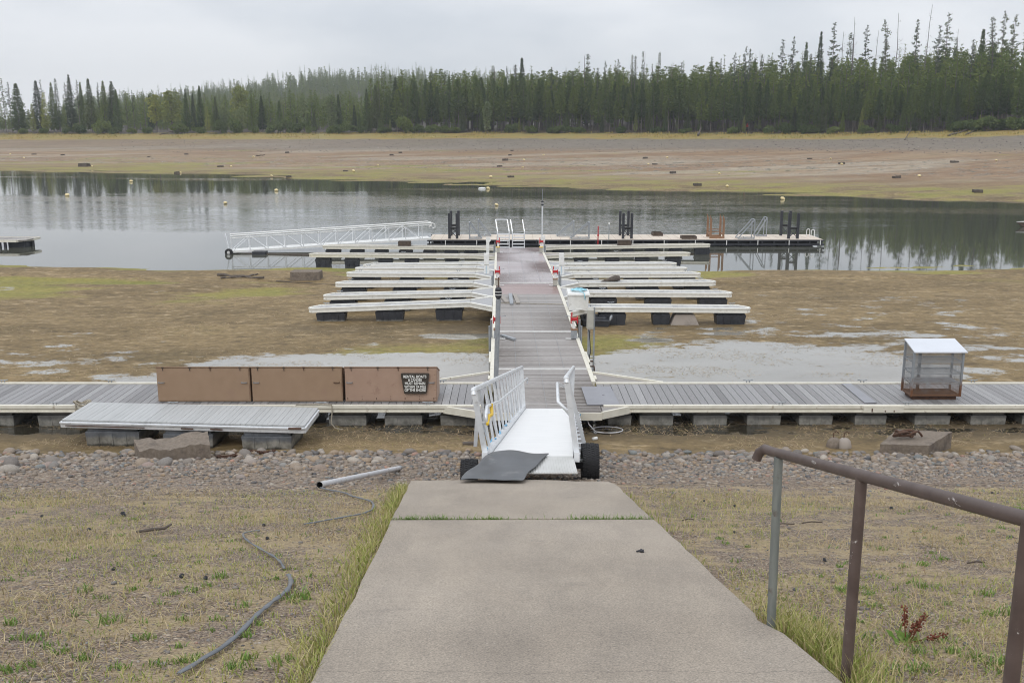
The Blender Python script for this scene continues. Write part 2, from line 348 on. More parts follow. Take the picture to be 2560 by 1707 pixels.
MAT['stone'] = islands('river_stone', [(0, (.14, .125, .115)), (.16, (.24, .208, .178)), (.32, (.29, .23, .175)), (.45, (.18, .175, .17)), (.58, (.34, .25, .165)), (.68, (.23, .187, .165)), (.8, (.40, .355, .30)), (.9, (.085, .085, .09)), (.96, (.22, .23, .22)), (1, (.36, .21, .155))], .75, ((5, 5, 5), .3), obj_random=True, spec=.3)
MAT['grass'] = islands('green_grass', [(0, (.42, .34, .17)), (.25, (.30, .31, .085)), (.5, (.20, .26, .055)), (.75, (.36, .34, .13)), (1, (.50, .42, .24))], .7, spec=.2)
MAT['straw'] = islands('straw_grass', [(0, (.36, .28, .16)), (.3, (.46, .37, .23)), (.55, (.30, .22, .12)), (.8, (.36, .31, .17)), (1, (.24, .23, .10))], .8, spec=.15)
MAT['mudweed'] = islands('dead_water_weed', [(0, (.30, .21, .12)), (.3, (.46, .36, .235)), (.55, (.16, .11, .06)), (.75, (.38, .28, .17)), (.9, (.22, .20, .06)), (1, (.52, .43, .30))], .8, spec=.2)
MAT['bankgrass'] = islands('bank_grass', [(0, (.36, .27, .08)), (.4, (.27, .235, .075)), (.7, (.42, .32, .12)), (1, (.17, .19, .06))], .8, spec=.15)
MAT['farstone'] = islands('far_stone', [(0, (.10, .088, .085)), (.5, (.17, .145, .135)), (.85, (.26, .225, .205)), (1, (.36, .32, .29))], .85, spec=.2)
MAT['weed'] = islands('weed_leaves', [(0, (.10, .19, .04)), (.5, (.15, .24, .05)), (1, (.2, .26, .07))], .6, spec=.3)
MAT['weedred'] = islands('rust_red_seed', [(0, (.12, .03, .015)), (1, (.2, .06, .03))], .8)
def foliage(name, cols, var=.38):
    m, t, p = newmat(name); setp(p, Roughness=.75); p.inputs['Specular IOR Level'].default_value = .15
    g = N(t, 'ShaderNodeNewGeometry'); oi = N(t, 'ShaderNodeObjectInfo')
    a = ramp(t, g.outputs['Random Per Island'], [(i / (len(cols) - 1), c) for i, c in enumerate(cols)])
    b = ramp(t, oi.outputs['Random'], [(0, (1 - var, 1 - var * .9, 1 - var)), (.5, (1, 1, 1)), (1, (1 + var * 1.1, 1 + var * .8, 1 - var * .3))])
    big = noise(t, N(t, 'ShaderNodeNewGeometry').outputs['Position'], .11, 3); b2 = ramp(t, big, [(.3, (.7, .76, .8)), (.7, (1.3, 1.22, 1.0))])
    t.links.new(mix(t, 1, mix(t, 1, a, b, 'MULTIPLY'), b2, 'MULTIPLY'), p.inputs['Base Color'])
    tr = N(t, 'ShaderNodeBsdfTranslucent'); ad = N(t, 'ShaderNodeMixShader'); ad.inputs[0].default_value = .25
    t.links.new(mix(t, 1, a, b, 'MULTIPLY'), tr.inputs[0]); o = [n for n in t.nodes if n.type == 'OUTPUT_MATERIAL'][0]
    t.links.new(p.outputs[0], ad.inputs[1]); t.links.new(tr.outputs[0], ad.inputs[2]); t.links.new(ad.outputs[0], o.inputs[0]); return m
MAT['needle'] = foliage('pine_needles', [(.060, .098, .034), (.094, .135, .045), (.075, .115, .037), (.132, .162, .055)])
MAT['needledark'] = foliage('fir_needles', [(.05, .072, .038), (.076, .1, .05), (.062, .086, .042)])
MAT['leaf'] = foliage('yellow_green_leaves', [(.21, .245, .065), (.27, .29, .09), (.16, .20, .055)], .15)
MAT['leafgrey'] = foliage('grey_green_leaves', [(.17, .22, .10), (.22, .26, .13), (.13, .175, .08)], .15)
MAT['bush'] = foliage('bush_leaves', [(.08, .12, .045), (.11, .155, .055), (.15, .18, .07)], .3)
MAT['bark'] = M('pine_bark', (.17, .15, .14), (.10, .085, .078), 2, .9, .1, stretch=(4, 4, .5))
MAT['snag'] = M('grey_deadwood', (.22, .21, .205), (.15, .14, .14), 3, .9, .1)

# ------------------------------------------------------------------ ground
def mk_ground():
    m, t, p = newmat('ground'); p.inputs['Specular IOR Level'].default_value = .3
    def attr(n):
        a = N(t, 'ShaderNodeAttribute'); a.attribute_name = n; s = N(t, 'ShaderNodeSeparateColor'); t.links.new(a.outputs['Color'], s.inputs[0]); return s.outputs
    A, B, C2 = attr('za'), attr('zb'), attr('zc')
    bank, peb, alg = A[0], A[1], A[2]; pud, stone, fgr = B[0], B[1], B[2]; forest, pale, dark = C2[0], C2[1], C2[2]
    v = coords(t); vs = coords(t, (.55, 1, 1))
    n1 = noise(t, vs, .22, 9, .66); n2 = noise(t, vs, 2.3, 8, .74); n3 = noise(t, v, 9, 5, .7); nb = noise(t, vs, .06, 6, .6)
    n4 = noise(t, coords(t, (.7, .7, .7)), 5.3, 4, .75)
    # lake-bed mud: brown weed mats with straw-coloured tops
    mud = ramp(t, n1, [(.28, (.12, .09, .045)), (.45, (.18, .13, .065)), (.6, (.235, .172, .088)), (.75, (.185, .15, .06))])
    mud = mix(t, math_(t, 'MULTIPLY', smooth(t, n2, .53, .66), .75), mud, (.38, .295, .18))
    mud = mix(t, math_(t, 'MULTIPLY', smooth(t, n2, .47, .34), .8), mud, (.085, .062, .036))
    mud = mix(t, 1, mud, ramp(t, n4, [(.28, (.62, .62, .62)), (.72, (1.32, 1.3, 1.28))]), 'MULTIPLY')
    nfar = noise(t, coords(t, (.010, .05, .05)), 1, 8, .62)
    mud = mix(t, pale, mud, ramp(t, nfar, [(.32, (.19, .14, .075)), (.42, (.26, .185, .115)), (.50, (.20, .125, .07)), (.58, (.30, .25, .185)), (.66, (.25, .17, .10)), (.74, (.21, .155, .07))]))
    gr = noise(t, coords(t, (.22, .75, .75)), 1.3, 8, .82); mud = mix(t, pale, mud, mix(t, 1, mud, ramp(t, gr, [(.34, (.62, .62, .6)), (.5, (1, 1, 1)), (.66, (1.4, 1.4, 1.38))]), 'MULTIPLY'))
    n5 = noise(t, vs, .45, 7, .65)
    algc = ramp(t, n5, [(.32, (.25, .195, .09)), (.46, (.24, .21, .06)), (.58, (.205, .19, .055)), (.72, (.155, .155, .042))])
    algc = mix(t, 1, algc, ramp(t, n4, [(.28, (.7, .7, .7)), (.72, (1.25, 1.25, 1.2))]), 'MULTIPLY')
    nalg = noise(t, coords(t, (.035, .12, .12)), 1, 9, .7)
    am = smooth(t, math_(t, 'ADD', alg, math_(t, 'MULTIPLY', math_(t, 'SUBTRACT', mix(t, pale, n1, nalg), .5), mix(t, pale, (2.6,) * 3, (4.5,) * 3))), .35, .8)
    col = mix(t, am, mud, algc)
    col = mix(t, math_(t, 'MULTIPLY', dark, .85), col, (.085, .066, .042))  # darkened mud, including the shade beneath the cross dock mixed into the colour
    # stony far slope, far grass band, forest floor
    stc = ramp(t, noise(t, coords(t, (.35, .8, .8)), 1.4, 8, .8), [(.3, (.105, .092, .074)), (.5, (.165, .143, .116)), (.7, (.235, .207, .17))])
    col = mix(t, stone, col, stc)
    fg = ramp(t, noise(t, coords(t, (.12, .4, .4)), 1, 7, .7), [(.3, (.15, .105, .055)), (.45, (.30, .215, .075)), (.56, (.22, .19, .07)), (.7, (.34, .27, .10))])
    col = mix(t, smooth(t, math_(t, 'ADD', fgr, math_(t, 'MULTIPLY', math_(t, 'SUBTRACT', nb, .5), .9)), .4, .6), col, fg)
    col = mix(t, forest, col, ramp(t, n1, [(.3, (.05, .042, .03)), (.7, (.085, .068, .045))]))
    # bank: gravel cells plus dry-grass thatch
    def gravel(scale, dull):
        vo = N(t, 'ShaderNodeTexVoronoi'); vo.inputs['Scale'].default_value = scale; t.links.new(v, vo.inputs['Vector'])
        s = N(t, 'ShaderNodeSeparateColor'); t.links.new(vo.outputs['Color'], s.inputs[0])
        c = ramp(t, s.outputs[0], [(0, (.12, .105, .10)), (.18, (.30, .235, .19)), (.36, (.20, .175, .16)), (.5, (.40, .32, .25)), (.64, (.27, .215, .175)), (.8, (.50, .44, .37)), (.9, (.14, .125, .12)), (1, (.36, .25, .17))])
        e = ramp(t, vo.outputs['Distance'], [(.0, (1.12, 1.08, 1.0)), (.45, (.98, .945, .88)), (.75, (.42, .40, .37))]); return mix(t, 1, c, e, 'MULTIPLY'), vo.outputs['Distance']
    g1, d1 = gravel(46, 0); g2, d2 = gravel(17, 0); g3, d3 = gravel(95, 0)
    grav = mix(t, smooth(t, noise(t, v, 2.2, 5, .65), .42, .58), g1, g3)
    grav = mix(t, math_(t, 'MULTIPLY', smooth(t, noise(t, v, 1.1, 6, .7), .50, .68), .6), grav, (.17, .145, .12))
    thatch = noise(t, coords(t, (22, 60, 30)), 1, 5, .75, 1.2)
    thc = ramp(t, thatch, [(.25, (.16, .125, .075)), (.45, (.32, .25, .15)), (.65, (.48, .39, .25)), (.8, (.37, .31, .18))])
    nth = noise(t, coords(t, (.8, 1.2, 1)), 1.9, 8, .76)
    thm = smooth(t, math_(t, 'ADD', nth, math_(t, 'MULTIPLY', C2[2], 0)), .46, .575)
    bk = mix(t, math_(t, 'MULTIPLY', thm, .82), grav, thc)
    col = mix(t, smooth(t, math_(t, 'ADD', bank, math_(t, 'MULTIPLY', math_(t, 'SUBTRACT', n2, .5), .5)), .35, .65), col, bk)
    pb = mix(t, smooth(t, n2, .42, .6), g2, g1)
    pm = smooth(t, math_(t, 'ADD', peb, math_(t, 'MULTIPLY', math_(t, 'SUBTRACT', n2, .5), .8)), .38, .62)
    col = mix(t, pm, col, pb)
    # shallow water lying on the flats
    npud = noise(t, coords(t, (.45, .8, 1)), 1.1, 9, .7)
    pw = smooth(t, math_(t, 'ADD', pud, math_(t, 'MULTIPLY', math_(t, 'SUBTRACT', npud, .5), 2.6)), .46, .64)
    pcol = mix(t, dark, ramp(t, n1, [(.3, (.21, .195, .165)), (.7, (.32, .305, .27))]), (.03, .026, .018))  # near-black bottom paints the dock's dark underside into the water colour
    col = mix(t, pw, col, pcol)
    t.links.new(col, p.inputs['Base Color'])
    wet = math_(t, 'MULTIPLY', math_(t, 'SUBTRACT', 1.0, bank), .25)
    rgh = mix(t, pw, math_(t, 'SUBTRACT', .92, wet), (.04, .04, .04)); t.links.new(rgh, p.inputs['Roughness'])
    t.links.new(math_(t, 'ADD', .12, math_(t, 'MULTIPLY', pw, .38)), p.inputs['Specular IOR Level'])
    hgt = math_(t, 'ADD', math_(t, 'MULTIPLY', n3, .5), math_(t, 'ADD', n2, math_(t, 'MULTIPLY', mix(t, pm, math_(t, 'MULTIPLY', d1, -.7), math_(t, 'MULTIPLY', d2, -1.5)), math_(t, 'ADD', bank, pm))))
    b = N(t, 'ShaderNodeBump'); b.inputs['Distance'].default_value = .035; t.links.new(hgt, b.inputs['Height'])
    t.links.new(math_(t, 'MULTIPLY', math_(t, 'SUBTRACT', 1, pw), .8), b.inputs['Strength']); t.links.new(b.outputs[0], p.inputs['Normal'])
    return m
ys = np.concatenate([np.arange(-5, 64, .24), np.arange(64, 140, .9), np.geomspace(140, 1350, 165)])
us = np.linspace(-1.35, 1.35, 330)
UU, YY = np.meshgrid(us, ys); XX = UU * (YY + 9) * .75; ZZ = terr(XX, YY)
XX2 = np.where(YY > 420, XX * 1.0, XX)
nr, ncol = XX.shape
idx = np.arange(nr * ncol).reshape(nr, ncol)
FQ = np.stack([idx[:-1, :-1], idx[:-1, 1:], idx[1:, 1:], idx[1:, :-1]], -1).reshape(-1, 4)
# lower the ground a little under the concrete path so that the slab edge shows
g_me = npmesh('ground', np.stack([XX, YY, ZZ], -1).reshape(-1, 3), FQ, mk_ground(), True)
px = px_of(XX, YY); y4 = np.interp(px, PXS, Y4T); yw = np.interp(px, PXS, YWT)
edge_n = (fbm(XX * .35, YY * .35, 31, 5) - .5)
pe0 = np.interp(XX, [-9, -2, 2, 9], [10.0, 10.6, 11.0, 11.6]) + edge_n * 2.6
bank = 1 - sst(pe0 - .8, pe0 + 1.2, YY)
peb = sst(pe0 - .6, pe0 + .8, YY) * (1 - sst(20.0 + edge_n * 2, 21.3 + edge_n * 2, YY))
nearwater = sst(40, 47, YY) * (1 - sst(75, 80, YY)) * (1 - sst(.02, .19, ZZ))
green_pt = .85 * sst(26, 27, YY) * (1 - sst(34, 37, YY)) * sst(-13, -3, -np.abs(XX - 0)) * .9
farwater = (YY > 90) * (1 - sst(.1, 1.5, ZZ))
alg = np.clip(nearwater * 1.0 + green_pt * .8 + farwater * .58 + .22 * (YY < 80) * sst(22, 24, YY) * (1 - sst(24, 27, YY)), 0, 1)
def ell(cx, cy, rx, ry, soft=.5): 
    d = np.sqrt(((XX - cx) / rx) ** 2 + ((YY - cy) / ry) ** 2); return 1 - sst(1 - soft, 1 + soft, d)
pud = .9 * ell(-6.0, 30.0, 5.4, 2.9, .45) + .75 * ell(-9.5, 28.4, 4, 1.2, .6) + .82 * ell(7.0, 30.4, 4.7, 3.2, .5) + .3 * ell(11, 29, 4, 3) + .6 * ell(-1.9, 29.2, 1.9, 3, .6) \
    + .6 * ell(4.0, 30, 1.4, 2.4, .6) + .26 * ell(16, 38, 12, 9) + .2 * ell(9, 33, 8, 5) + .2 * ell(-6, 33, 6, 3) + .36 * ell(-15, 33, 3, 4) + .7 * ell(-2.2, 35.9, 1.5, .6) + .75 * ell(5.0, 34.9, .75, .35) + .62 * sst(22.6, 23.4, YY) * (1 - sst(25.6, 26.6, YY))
fl = (YY > 90) * sst(yw + 12, yw + 40, YY) * (1 - sst(y4 * .72, y4 * .82, YY))
pud = np.clip(pud + .36 * fl + .3 * (YY < 80) * sst(44, 50, YY) * (1 - sst(.0, .12, ZZ)), 0, 1) * (1 - peb) * (YY > 22.5)
stone = sst(y4 * .79, y4 * .86, YY + 12 * (fbm(XX * .02, YY * .05, 41) - .5)) * .92
stone = stone * np.interp(px, [0, 500, 800, 1280, 2560], [.45, .55, .8, 1, 1])
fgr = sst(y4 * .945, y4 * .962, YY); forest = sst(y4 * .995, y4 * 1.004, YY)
pale = (YY > 90) * sst(yw + 6, yw + 34, YY)
dark = (sst(21.8, 23.2, YY) * (1 - sst(25.4, 26.8, YY))) * 1.0 + .9 * ell(5.0, 34.9, .75, .35) + .75 * ell(-1.7, 37.4, 1.7, 1.3) + .5 * ell(-6.5, 37.6, 2.5, 1.0) + .5 * ell(6.5, 37.4, 3, .9)  # wet mud plus under-dock shade painted as a dark strip; darker patches beyond
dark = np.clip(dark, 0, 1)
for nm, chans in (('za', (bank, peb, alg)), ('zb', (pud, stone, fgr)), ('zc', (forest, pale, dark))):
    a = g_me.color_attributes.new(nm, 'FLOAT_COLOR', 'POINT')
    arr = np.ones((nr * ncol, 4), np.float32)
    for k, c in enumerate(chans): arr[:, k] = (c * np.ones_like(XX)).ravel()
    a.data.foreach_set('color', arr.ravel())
ground = link('ground', g_me); tag(ground, 'drained lake bed, gravel bank and wooded far shore', 'ground', kind='structure')
# ------------------------------------------------------------------ lake water
def mk_water():
    m, t, p = newmat('lake_water'); setp(p, Roughness=.03, IOR=1.5)
    p.inputs['Base Color'].default_value = (.075, .076, .060, 1)
    v = coords(t, (.35, 1, 1)); c1 = noise(t, v, 1.7, 3, .5); c2 = noise(t, coords(t, (.3, 1, 1)), 5.5, 2, .5)
    patch = noise(t, coords(t, (.014, .06, 1)), 1, 6, .62)
    s = N(t, 'ShaderNodeTexCoord'); sp = N(t, 'ShaderNodeSeparateXYZ'); t.links.new(s.outputs['Object'], sp.inputs[0]); Y_ = sp.outputs['Y']; X_ = sp.outputs['X']
    Yw_ = math_(t, 'ADD', Y_, math_(t, 'MULTIPLY', math_(t, 'SUBTRACT', noise(t, coords(t, (.02, .02, 1)), 1, 4), .5), 60)); band = math_(t, 'MULTIPLY', smooth(t, Yw_, 66, 86), smooth(t, Yw_, 140, 90)); band = math_(t, 'MULTIPLY', band, smooth(t, X_, 50, 10))
    amt = smooth(t, math_(t, 'ADD', math_(t, 'MULTIPLY', band, .24), patch), .50, .82)
    calm = smooth(t, Y_, 66, 80)
    h = math_(t, 'ADD', math_(t, 'MULTIPLY', c1, 1.0), math_(t, 'MULTIPLY', c2, .3))
    b = N(t, 'ShaderNodeBump'); b.inputs['Distance'].default_value = .09; t.links.new(h, b.inputs['Height'])
    t.links.new(math_(t, 'MULTIPLY', math_(t, 'ADD', math_(t, 'MULTIPLY', amt, .34), .035), calm), b.inputs['Strength']); t.links.new(b.outputs[0], p.inputs['Normal']); return m
wm = MB(); wm.add([(-420, 40, 0), (420, 40, 0), (420, 260, 0), (-420, 260, 0)], [(0, 1, 2, 3)])
wat = build(wm, 'water', mk_water()); tag(wat, 'shallow lake water reflecting trees and grey sky', 'lake', kind='structure')
# ------------------------------------------------------------------ concrete path
PE, PS = 6.30, .228
def pz(y): return PE - PS * y
def slab(poly, name):
    mb = MB(); pts = [(x, y, pz(y) - .16) for x, y in poly]; mb.prism(pts, (0, 0, .16)); return build(mb, name, MAT['path'], bevel=.012)
def lx(y): return -1.215 + .041 * (11.29 - y)
def rx(y): return 1.199 + .0385 * (11.18 - y)
edge = lambda f, a, b, n, s: [(f(y) + .012 * (vn(np.array([y * 3.1]), np.array([s]), s)[0] - .5) * 2, y) for y in np.linspace(a, b, n)]
pr = [(1.55, -3), (1.56, 3.2), (1.52, 4.3), (1.475, 4.95), (1.40, 5.2), (1.42, 5.35)] + edge(rx, 5.5, 8.56, 12, 5)
p1 = slab(edge(lx, 8.52, -3, 30, 3) + pr, 'path'); tag(p1, 'long brown-grey concrete walkway slab sloping down to the dock', 'path', kind='structure')
p2 = slab([(lx(11.28), 11.28)] + edge(lx, 11.2, 8.58, 8, 7) + edge(rx, 8.63, 11.0, 8, 9) + [(1.14, 11.2), (.75, 11.2), (.55, 11.3), (.1, 11.36), (-.5, 11.32)], 'path')
tag(p2, 'short end slab of the concrete path beside the gangway', 'path', kind='structure')

# ------------------------------------------------------------------ brown pipe handrail
hr = thing('handrail', (1.52, 5.2, pz(5.2)), 'brown painted pipe handrail with one galvanised post beside the path', 'handrail')
def rp(y): return Vector((1.447 + (5.5 - y) * .112, y, pz(y) + .985))
mb = MB(); a = rp(5.42)
mb.tube([a + Vector((-.045, .06, -.075)), a + Vector((-.03, .055, -.03)), a + Vector((-.008, .02, .002)), a + Vector((.01, -.06, .012))] + [rp(y) for y in (5.2, 4.6, 4, 3.4, 2.8, 2.2)], .028, 14)
build(mb, 'top_rail', MAT['rail'], hr)
mb = MB(); q = rp(5.22); mb.tube([(1.452, 5.12, pz(5.1) - .08), (q.x - .012, q.y, q.z - .02)], .0245, 14); o = build(mb, 'post', MAT['railgalv'], hr); o['label'] = 'galvanised grey end post'
for y in (4.28, 3.1):
    q = rp(y); mb = MB(); mb.tube([(q.x, q.y, pz(y) - .2), q], .0265, 14); build(mb, 'post', MAT['rail'], hr)

# ------------------------------------------------------------------ near gangway on wheels
A_L, A_R = Vector((-.30, 12.39, 3.637)), Vector((.80, 12.39, 3.637)); B_L, B_R = Vector((.345, 23.53, 1.11)), Vector((1.43, 23.53, 1.11))
gw = thing('gangway', (.25, 12.4, 3.3), 'white aluminium gangway with railings on two wheels, leading down to the dock', 'gangway')
mb = MB(); n_ = Vector((0, 0, -.045)); mb.hexa([A_L + n_, A_R + n_, B_R + n_, B_L + n_, A_L, A_R, B_R, B_L]); build(mb, 'deck', MAT['whitedeck'], gw)
mb = MB(); f0, f1 = Vector((-.30, 11.52, 3.735)), Vector((.80, 11.52, 3.735))
mb.hexa([f0 - Vector((0, 0, .012)), f1 - Vector((0, 0, .012)), A_R + Vector((0, .02, -.0)), A_L + Vector((0, .02, -.0)), f0, f1, A_R + Vector((0, .02, .012)), A_L + Vector((0, .02, .012))])
for k in range(34):
    x = -.29 + k * 1.08 / 33; mb.bar((x, 11.53, 3.739), (x, 12.38, 3.651), .01, .008)
build(mb, 'flap_plate', MAT['flap'], gw)
def lerp(a, b, t): return a + (b - a) * t
for side in (0, 1):
    a0, b0 = (A_L, B_L) if side == 0 else (A_R, B_R); sg = -1 if side == 0 else 1
    a0 = a0 + Vector((sg * .045, 0, .02)); b0 = b0 + Vector((sg * .045, 0, .02))
    ta = a0 + Vector((-.15, -.02, .90 if side == 0 else 1.06)); tb = b0 + Vector((-.06 if side == 0 else .02, 0, 1.03))
    rl = MB(); rl.tube([ta + Vector((0, -.01, -.06)), ta, lerp(ta, tb, .02)] + [lerp(ta, tb, i / 6) for i in range(1, 6)] + [tb, tb + Vector((0, .02, -.06))], .033, 10)
    rail = build(rl, 'top_rail', MAT['alu'], gw)
    lc = MB(); lc.bar(a0 - (b0 - a0) * .015, b0, .07, .12); build(lc, 'side_beam', MAT['alu'], gw)
    NP = 15
    for i in range(NP + 1):
        t = i / NP; lo, hi = lerp(a0, b0, t), lerp(ta, tb, t); m_ = MB()
        m_.bar(lo, hi, .07 if i in (0, NP) else .036, .04, (0, 1, 0)); build(m_, 'post', MAT['alu'], gw)
        if i in (1, 3, 5, 7, 9, 11, 13):
            m_ = MB(); m_.bar(lerp(a0, b0, t + .005), lerp(ta, tb, t - 1 / NP + .004), .028, .028, (0, 1, 0)); build(m_, 'brace', MAT['alu'], gw)
    # inner grab rail
    gi = Vector((.11 * -sg, 0, 0)); mb = MB()
    ga, gb = lerp(a0, ta, .66) + gi, lerp(b0, tb, .72) + gi
    if side == 0:
        mb.tube([lerp(a0, ta, .47) + gi * .25 + Vector((0, .1, 0)), lerp(a0, ta, .50) + gi * .8 + Vector((0, -.02, 0)), ga + Vector((0, .0, -.03)), ga + Vector((0, .35, -.02))] + [lerp(ga, gb, i / 5) for i in range(1, 6)] + [gb + Vector((0.02, .25, -.08)), gb + Vector((0, .26, -.2))], .022, 9)
    else:
        mb.tube([lerp(a0, ta, .52) + Vector((-.02, .05, 0)), lerp(a0, ta, .60) + gi * .55 + Vector((0, -.02, 0)), ga + gi * .35 + Vector((0, .05, .02)), ga + gi * .25 + Vector((0, .5, .08)), ga + Vector((0, 1.2, -.03)), lerp(ga, gb, .5), gb], .022, 9)
    build(mb, 'grab_rail', MAT['alu'], gw)
    # outrigger brace down to the axle end
    mb = MB(); mb.bar(lerp(ta, tb, .06), a0 + Vector((sg * .16, .75, -.1)), .05, .09, (0, 1, 0)); build(mb, 'outrigger', MAT['alu'], gw)
    # toe roller
    mb = MB(); mb.lathe([(0, -.04), (.035, -.04), (.035, .04), (0, .04)], a0 + Vector((-.02 * sg, -.06, -.02)), (0, 1, 0), 12); build(mb, 'end_roller', MAT['black'], gw)
fr = MB(); fr.bar((-.45, 12.75, 3.3), (.98, 12.75, 3.42), .09, .09); build(fr, 'axle', MAT['dark'], gw)
for i in range(14):
    t = (i + .5) / 14; mb = MB(); l_, r_ = lerp(A_L, B_L, t), lerp(A_R, B_R, t); mb.bar(l_ + Vector((-.05, 0, -.12)), r_ + Vector((.22, 0, -.12)), .07, .09); build(mb, 'cross_member', MAT['alu'], gw)
def tyre(c, lab, r=.238, w=.112):
    o = MB(); prof = [(r * .55, -w * .86), (r * .8, -w), (r * .93, -w * .95), (r * .985, -w * .7), (r, -w * .3), (r, w * .3), (r * .985, w * .7), (r * .93, w * .95), (r * .8, w), (r * .55, w * .86), (r * .55, -w * .86)]
    o.lathe(prof, c, (1, 0, 0), 40)
    for k in range(46):       # tread lugs, zig-zag rows
        a = 2 * math.pi * k / 46
        for j, (x, sk) in enumerate(((-.8, .35), (-.28, -.35), (.28, .35), (.8, -.35))):
            if j % 2: a_ = a + math.pi / 46
            else: a_ = a
            d = Vector((0, math.cos(a_), math.sin(a_))); tg = Vector((0, -math.sin(a_), math.cos(a_))); rr = r * (.995 if abs(x) < .5 else .965)
            cc = Vector(c) + d * rr + Vector((x * w, 0, 0)); ax = (Vector((1, 0, 0)) + tg * sk).normalized()
            o.bar(cc - ax * w * .2, cc + ax * w * .2, r * .085, .022, d)
    wh = thing('wheel', c, None, None); wh.parent = gw; wh.location = Vector(c) - gw.location
    if lab: wh['label'] = lab
    build(o, 'tyre', MAT['black'], wh)
    h = MB(); h.lathe([(0, w * .5), (r * .3, w * .55), (r * .54, w * .8), (r * .56, -w * .8), (r * .3, -w * .55), (0, -w * .5)], c, (1, 0, 0), 20); build(h, 'rim', MAT['rim'], wh)
tyre((1.045, 12.72, 3.47), None); tyre((-.575, 12.72, 3.25), None)
# mat, tape, rope on the gangway
mb = MB(); cs = [((1146, 1198), (1312, 1197), 10.98), ((1166, 1192), (1318, 1192), 11.42), ((1190, 1180), (1336, 1185), 11.62), ((1200, 1168), (1347, 1172), 11.85), ((1213, 1152), (1358, 1150), 12.15), ((1238, 1143), (1378, 1125), 12.6)]
rows = []
NT = 14
for j, (pl, pr_, y) in enumerate(cs):
    base = pz(y) + .03 if y < 11.4 else (3.745 + (y - 11.52) * (3.66 - 3.745) / .87 + .03 if y < 12.39 else 3.667 - (y - 12.39) * .2268)
    l, r_ = aty(*pl, y), aty(*pr_, y); row = []
    for k in range(NT + 1):
        t = k / NT; p = l.lerp(r_, t); z = base + .012 * math.sin(t * 9 + j) + (.035 * math.exp(-((t - .12) / .1) ** 2) if j in (3, 4) else 0) + (.035 * (1 - t) if j >= 4 else 0)
        row.append((p.x, y + .03 * math.sin(t * 5), max(z, base)))
    rows.append(row)
V = [p for r_ in rows for p in r_]; n = NT + 1
Fm = [(j * n + k, j * n + k + 1, (j + 1) * n + k + 1, (j + 1) * n + k) for j in range(len(rows) - 1) for k in range(NT)]
mb.add(V, Fm, True); o = build(mb, 'rubber_mat', MAT['mat']); sd_ = o.modifiers.new('solid', 'SOLIDIFY'); sd_.thickness = .014; sd_.offset = 1
sb = o.modifiers.new('sub', 'SUBSURF'); sb.levels = 1; sb.render_levels = 2
tag(o, 'grey rubber mat draped over the gangway foot and concrete edge', 'mat')
tp = MB(); s0 = Vector((-.44, 12.42, 3.637)); ga = A_L + Vector((-.045, 0, .02))
g0 = lerp(A_L, A_L + Vector((-.15, -.02, .90)), .52) + Vector((.06, -.045, 0)); g1 = lerp(A_L, A_L + Vector((-.15, 0, .9)), .66) + Vector((.115, .8, -.16))
tp.tube([g0, lerp(g0, g1, .25) + Vector((.0, 0, .05)), lerp(g0, g1, .6) + Vector((.03, 0, .0)), g1, g1 + Vector((.01, 0, .07))], [.02, .03, .022, .03, .012], 6); o = build(tp, 'caution_tape', MAT['yellow']); tag(o, 'yellow tape wrapped round the left grab rail of the gangway', 'tape')
rb = MB(); pts = []
for i in range(30):
    t = i / 29 * .6; q = lerp(A_L, B_L, t); pts.append(q + Vector((-.07 + .025 * math.sin(i * 1.7), 0, .06 + .05 * math.sin(i * 1.1))))
rb.tube(pts, .013, 6); o = build(rb, 'blue_rope', MAT['blue']); tag(o, 'thin blue rope tied along the foot of the left gangway railing', 'rope')

# ------------------------------------------------------------------ deck pieces
ZD = 1.05
def hprof(y): return ZD if y < 43 else ZD - (y - 43) * .027
def cleat(c, parent, mat='galv', along=(1, 0, 0)):
    mb = MB(); c = Vector(c); a = Vector(along); mb.tube([c - a * .13 + Vector((0, 0, .075)), c - a * .05 + Vector((0, 0, .06)), c + a * .05 + Vector((0, 0, .06)), c + a * .13 + Vector((0, 0, .075))], .014, 6)
    for s in (-1, 1): mb.tube([c + a * .04 * s, c + a * .04 * s + Vector((0, 0, .06))], .013, 6)
    return build(mb, 'cleat', MAT[mat], parent)
def floatbox(parent, x0, x1, y0, y1, z0, z1, mat='float', taper=.04):
    mb = MB(); t = taper; zt = z1 - (z1 - z0) * .22
    mb.hexa([(x0 + t, y0 + t, z0), (x1 - t, y0 + t, z0), (x1 - t, y1 - t, z0), (x0 + t, y1 - t, z0), (x0, y0, zt), (x1, y0, zt), (x1, y1, zt), (x0, y1, zt)])
    i = .05; mb.hexa([(x0 + i, y0 + i, zt), (x1 - i, y0 + i, zt), (x1 - i, y1 - i, zt), (x0 + i, y1 - i, zt), (x0 + i, y0 + i, z1), (x1 - i, y0 + i, z1), (x1 - i, y1 - i, z1), (x0 + i, y1 - i, z1)])
    n = max(2, int((x1 - x0) / .28))
    for k in range(1, n):
        x = x0 + (x1 - x0) * k / n; mb.box(x - .012, x + .012, y0 - .008, y0 + .03, z0 + .06, zt - .02)
    return build(mb, 'float', MAT[mat], parent, bevel=.02)
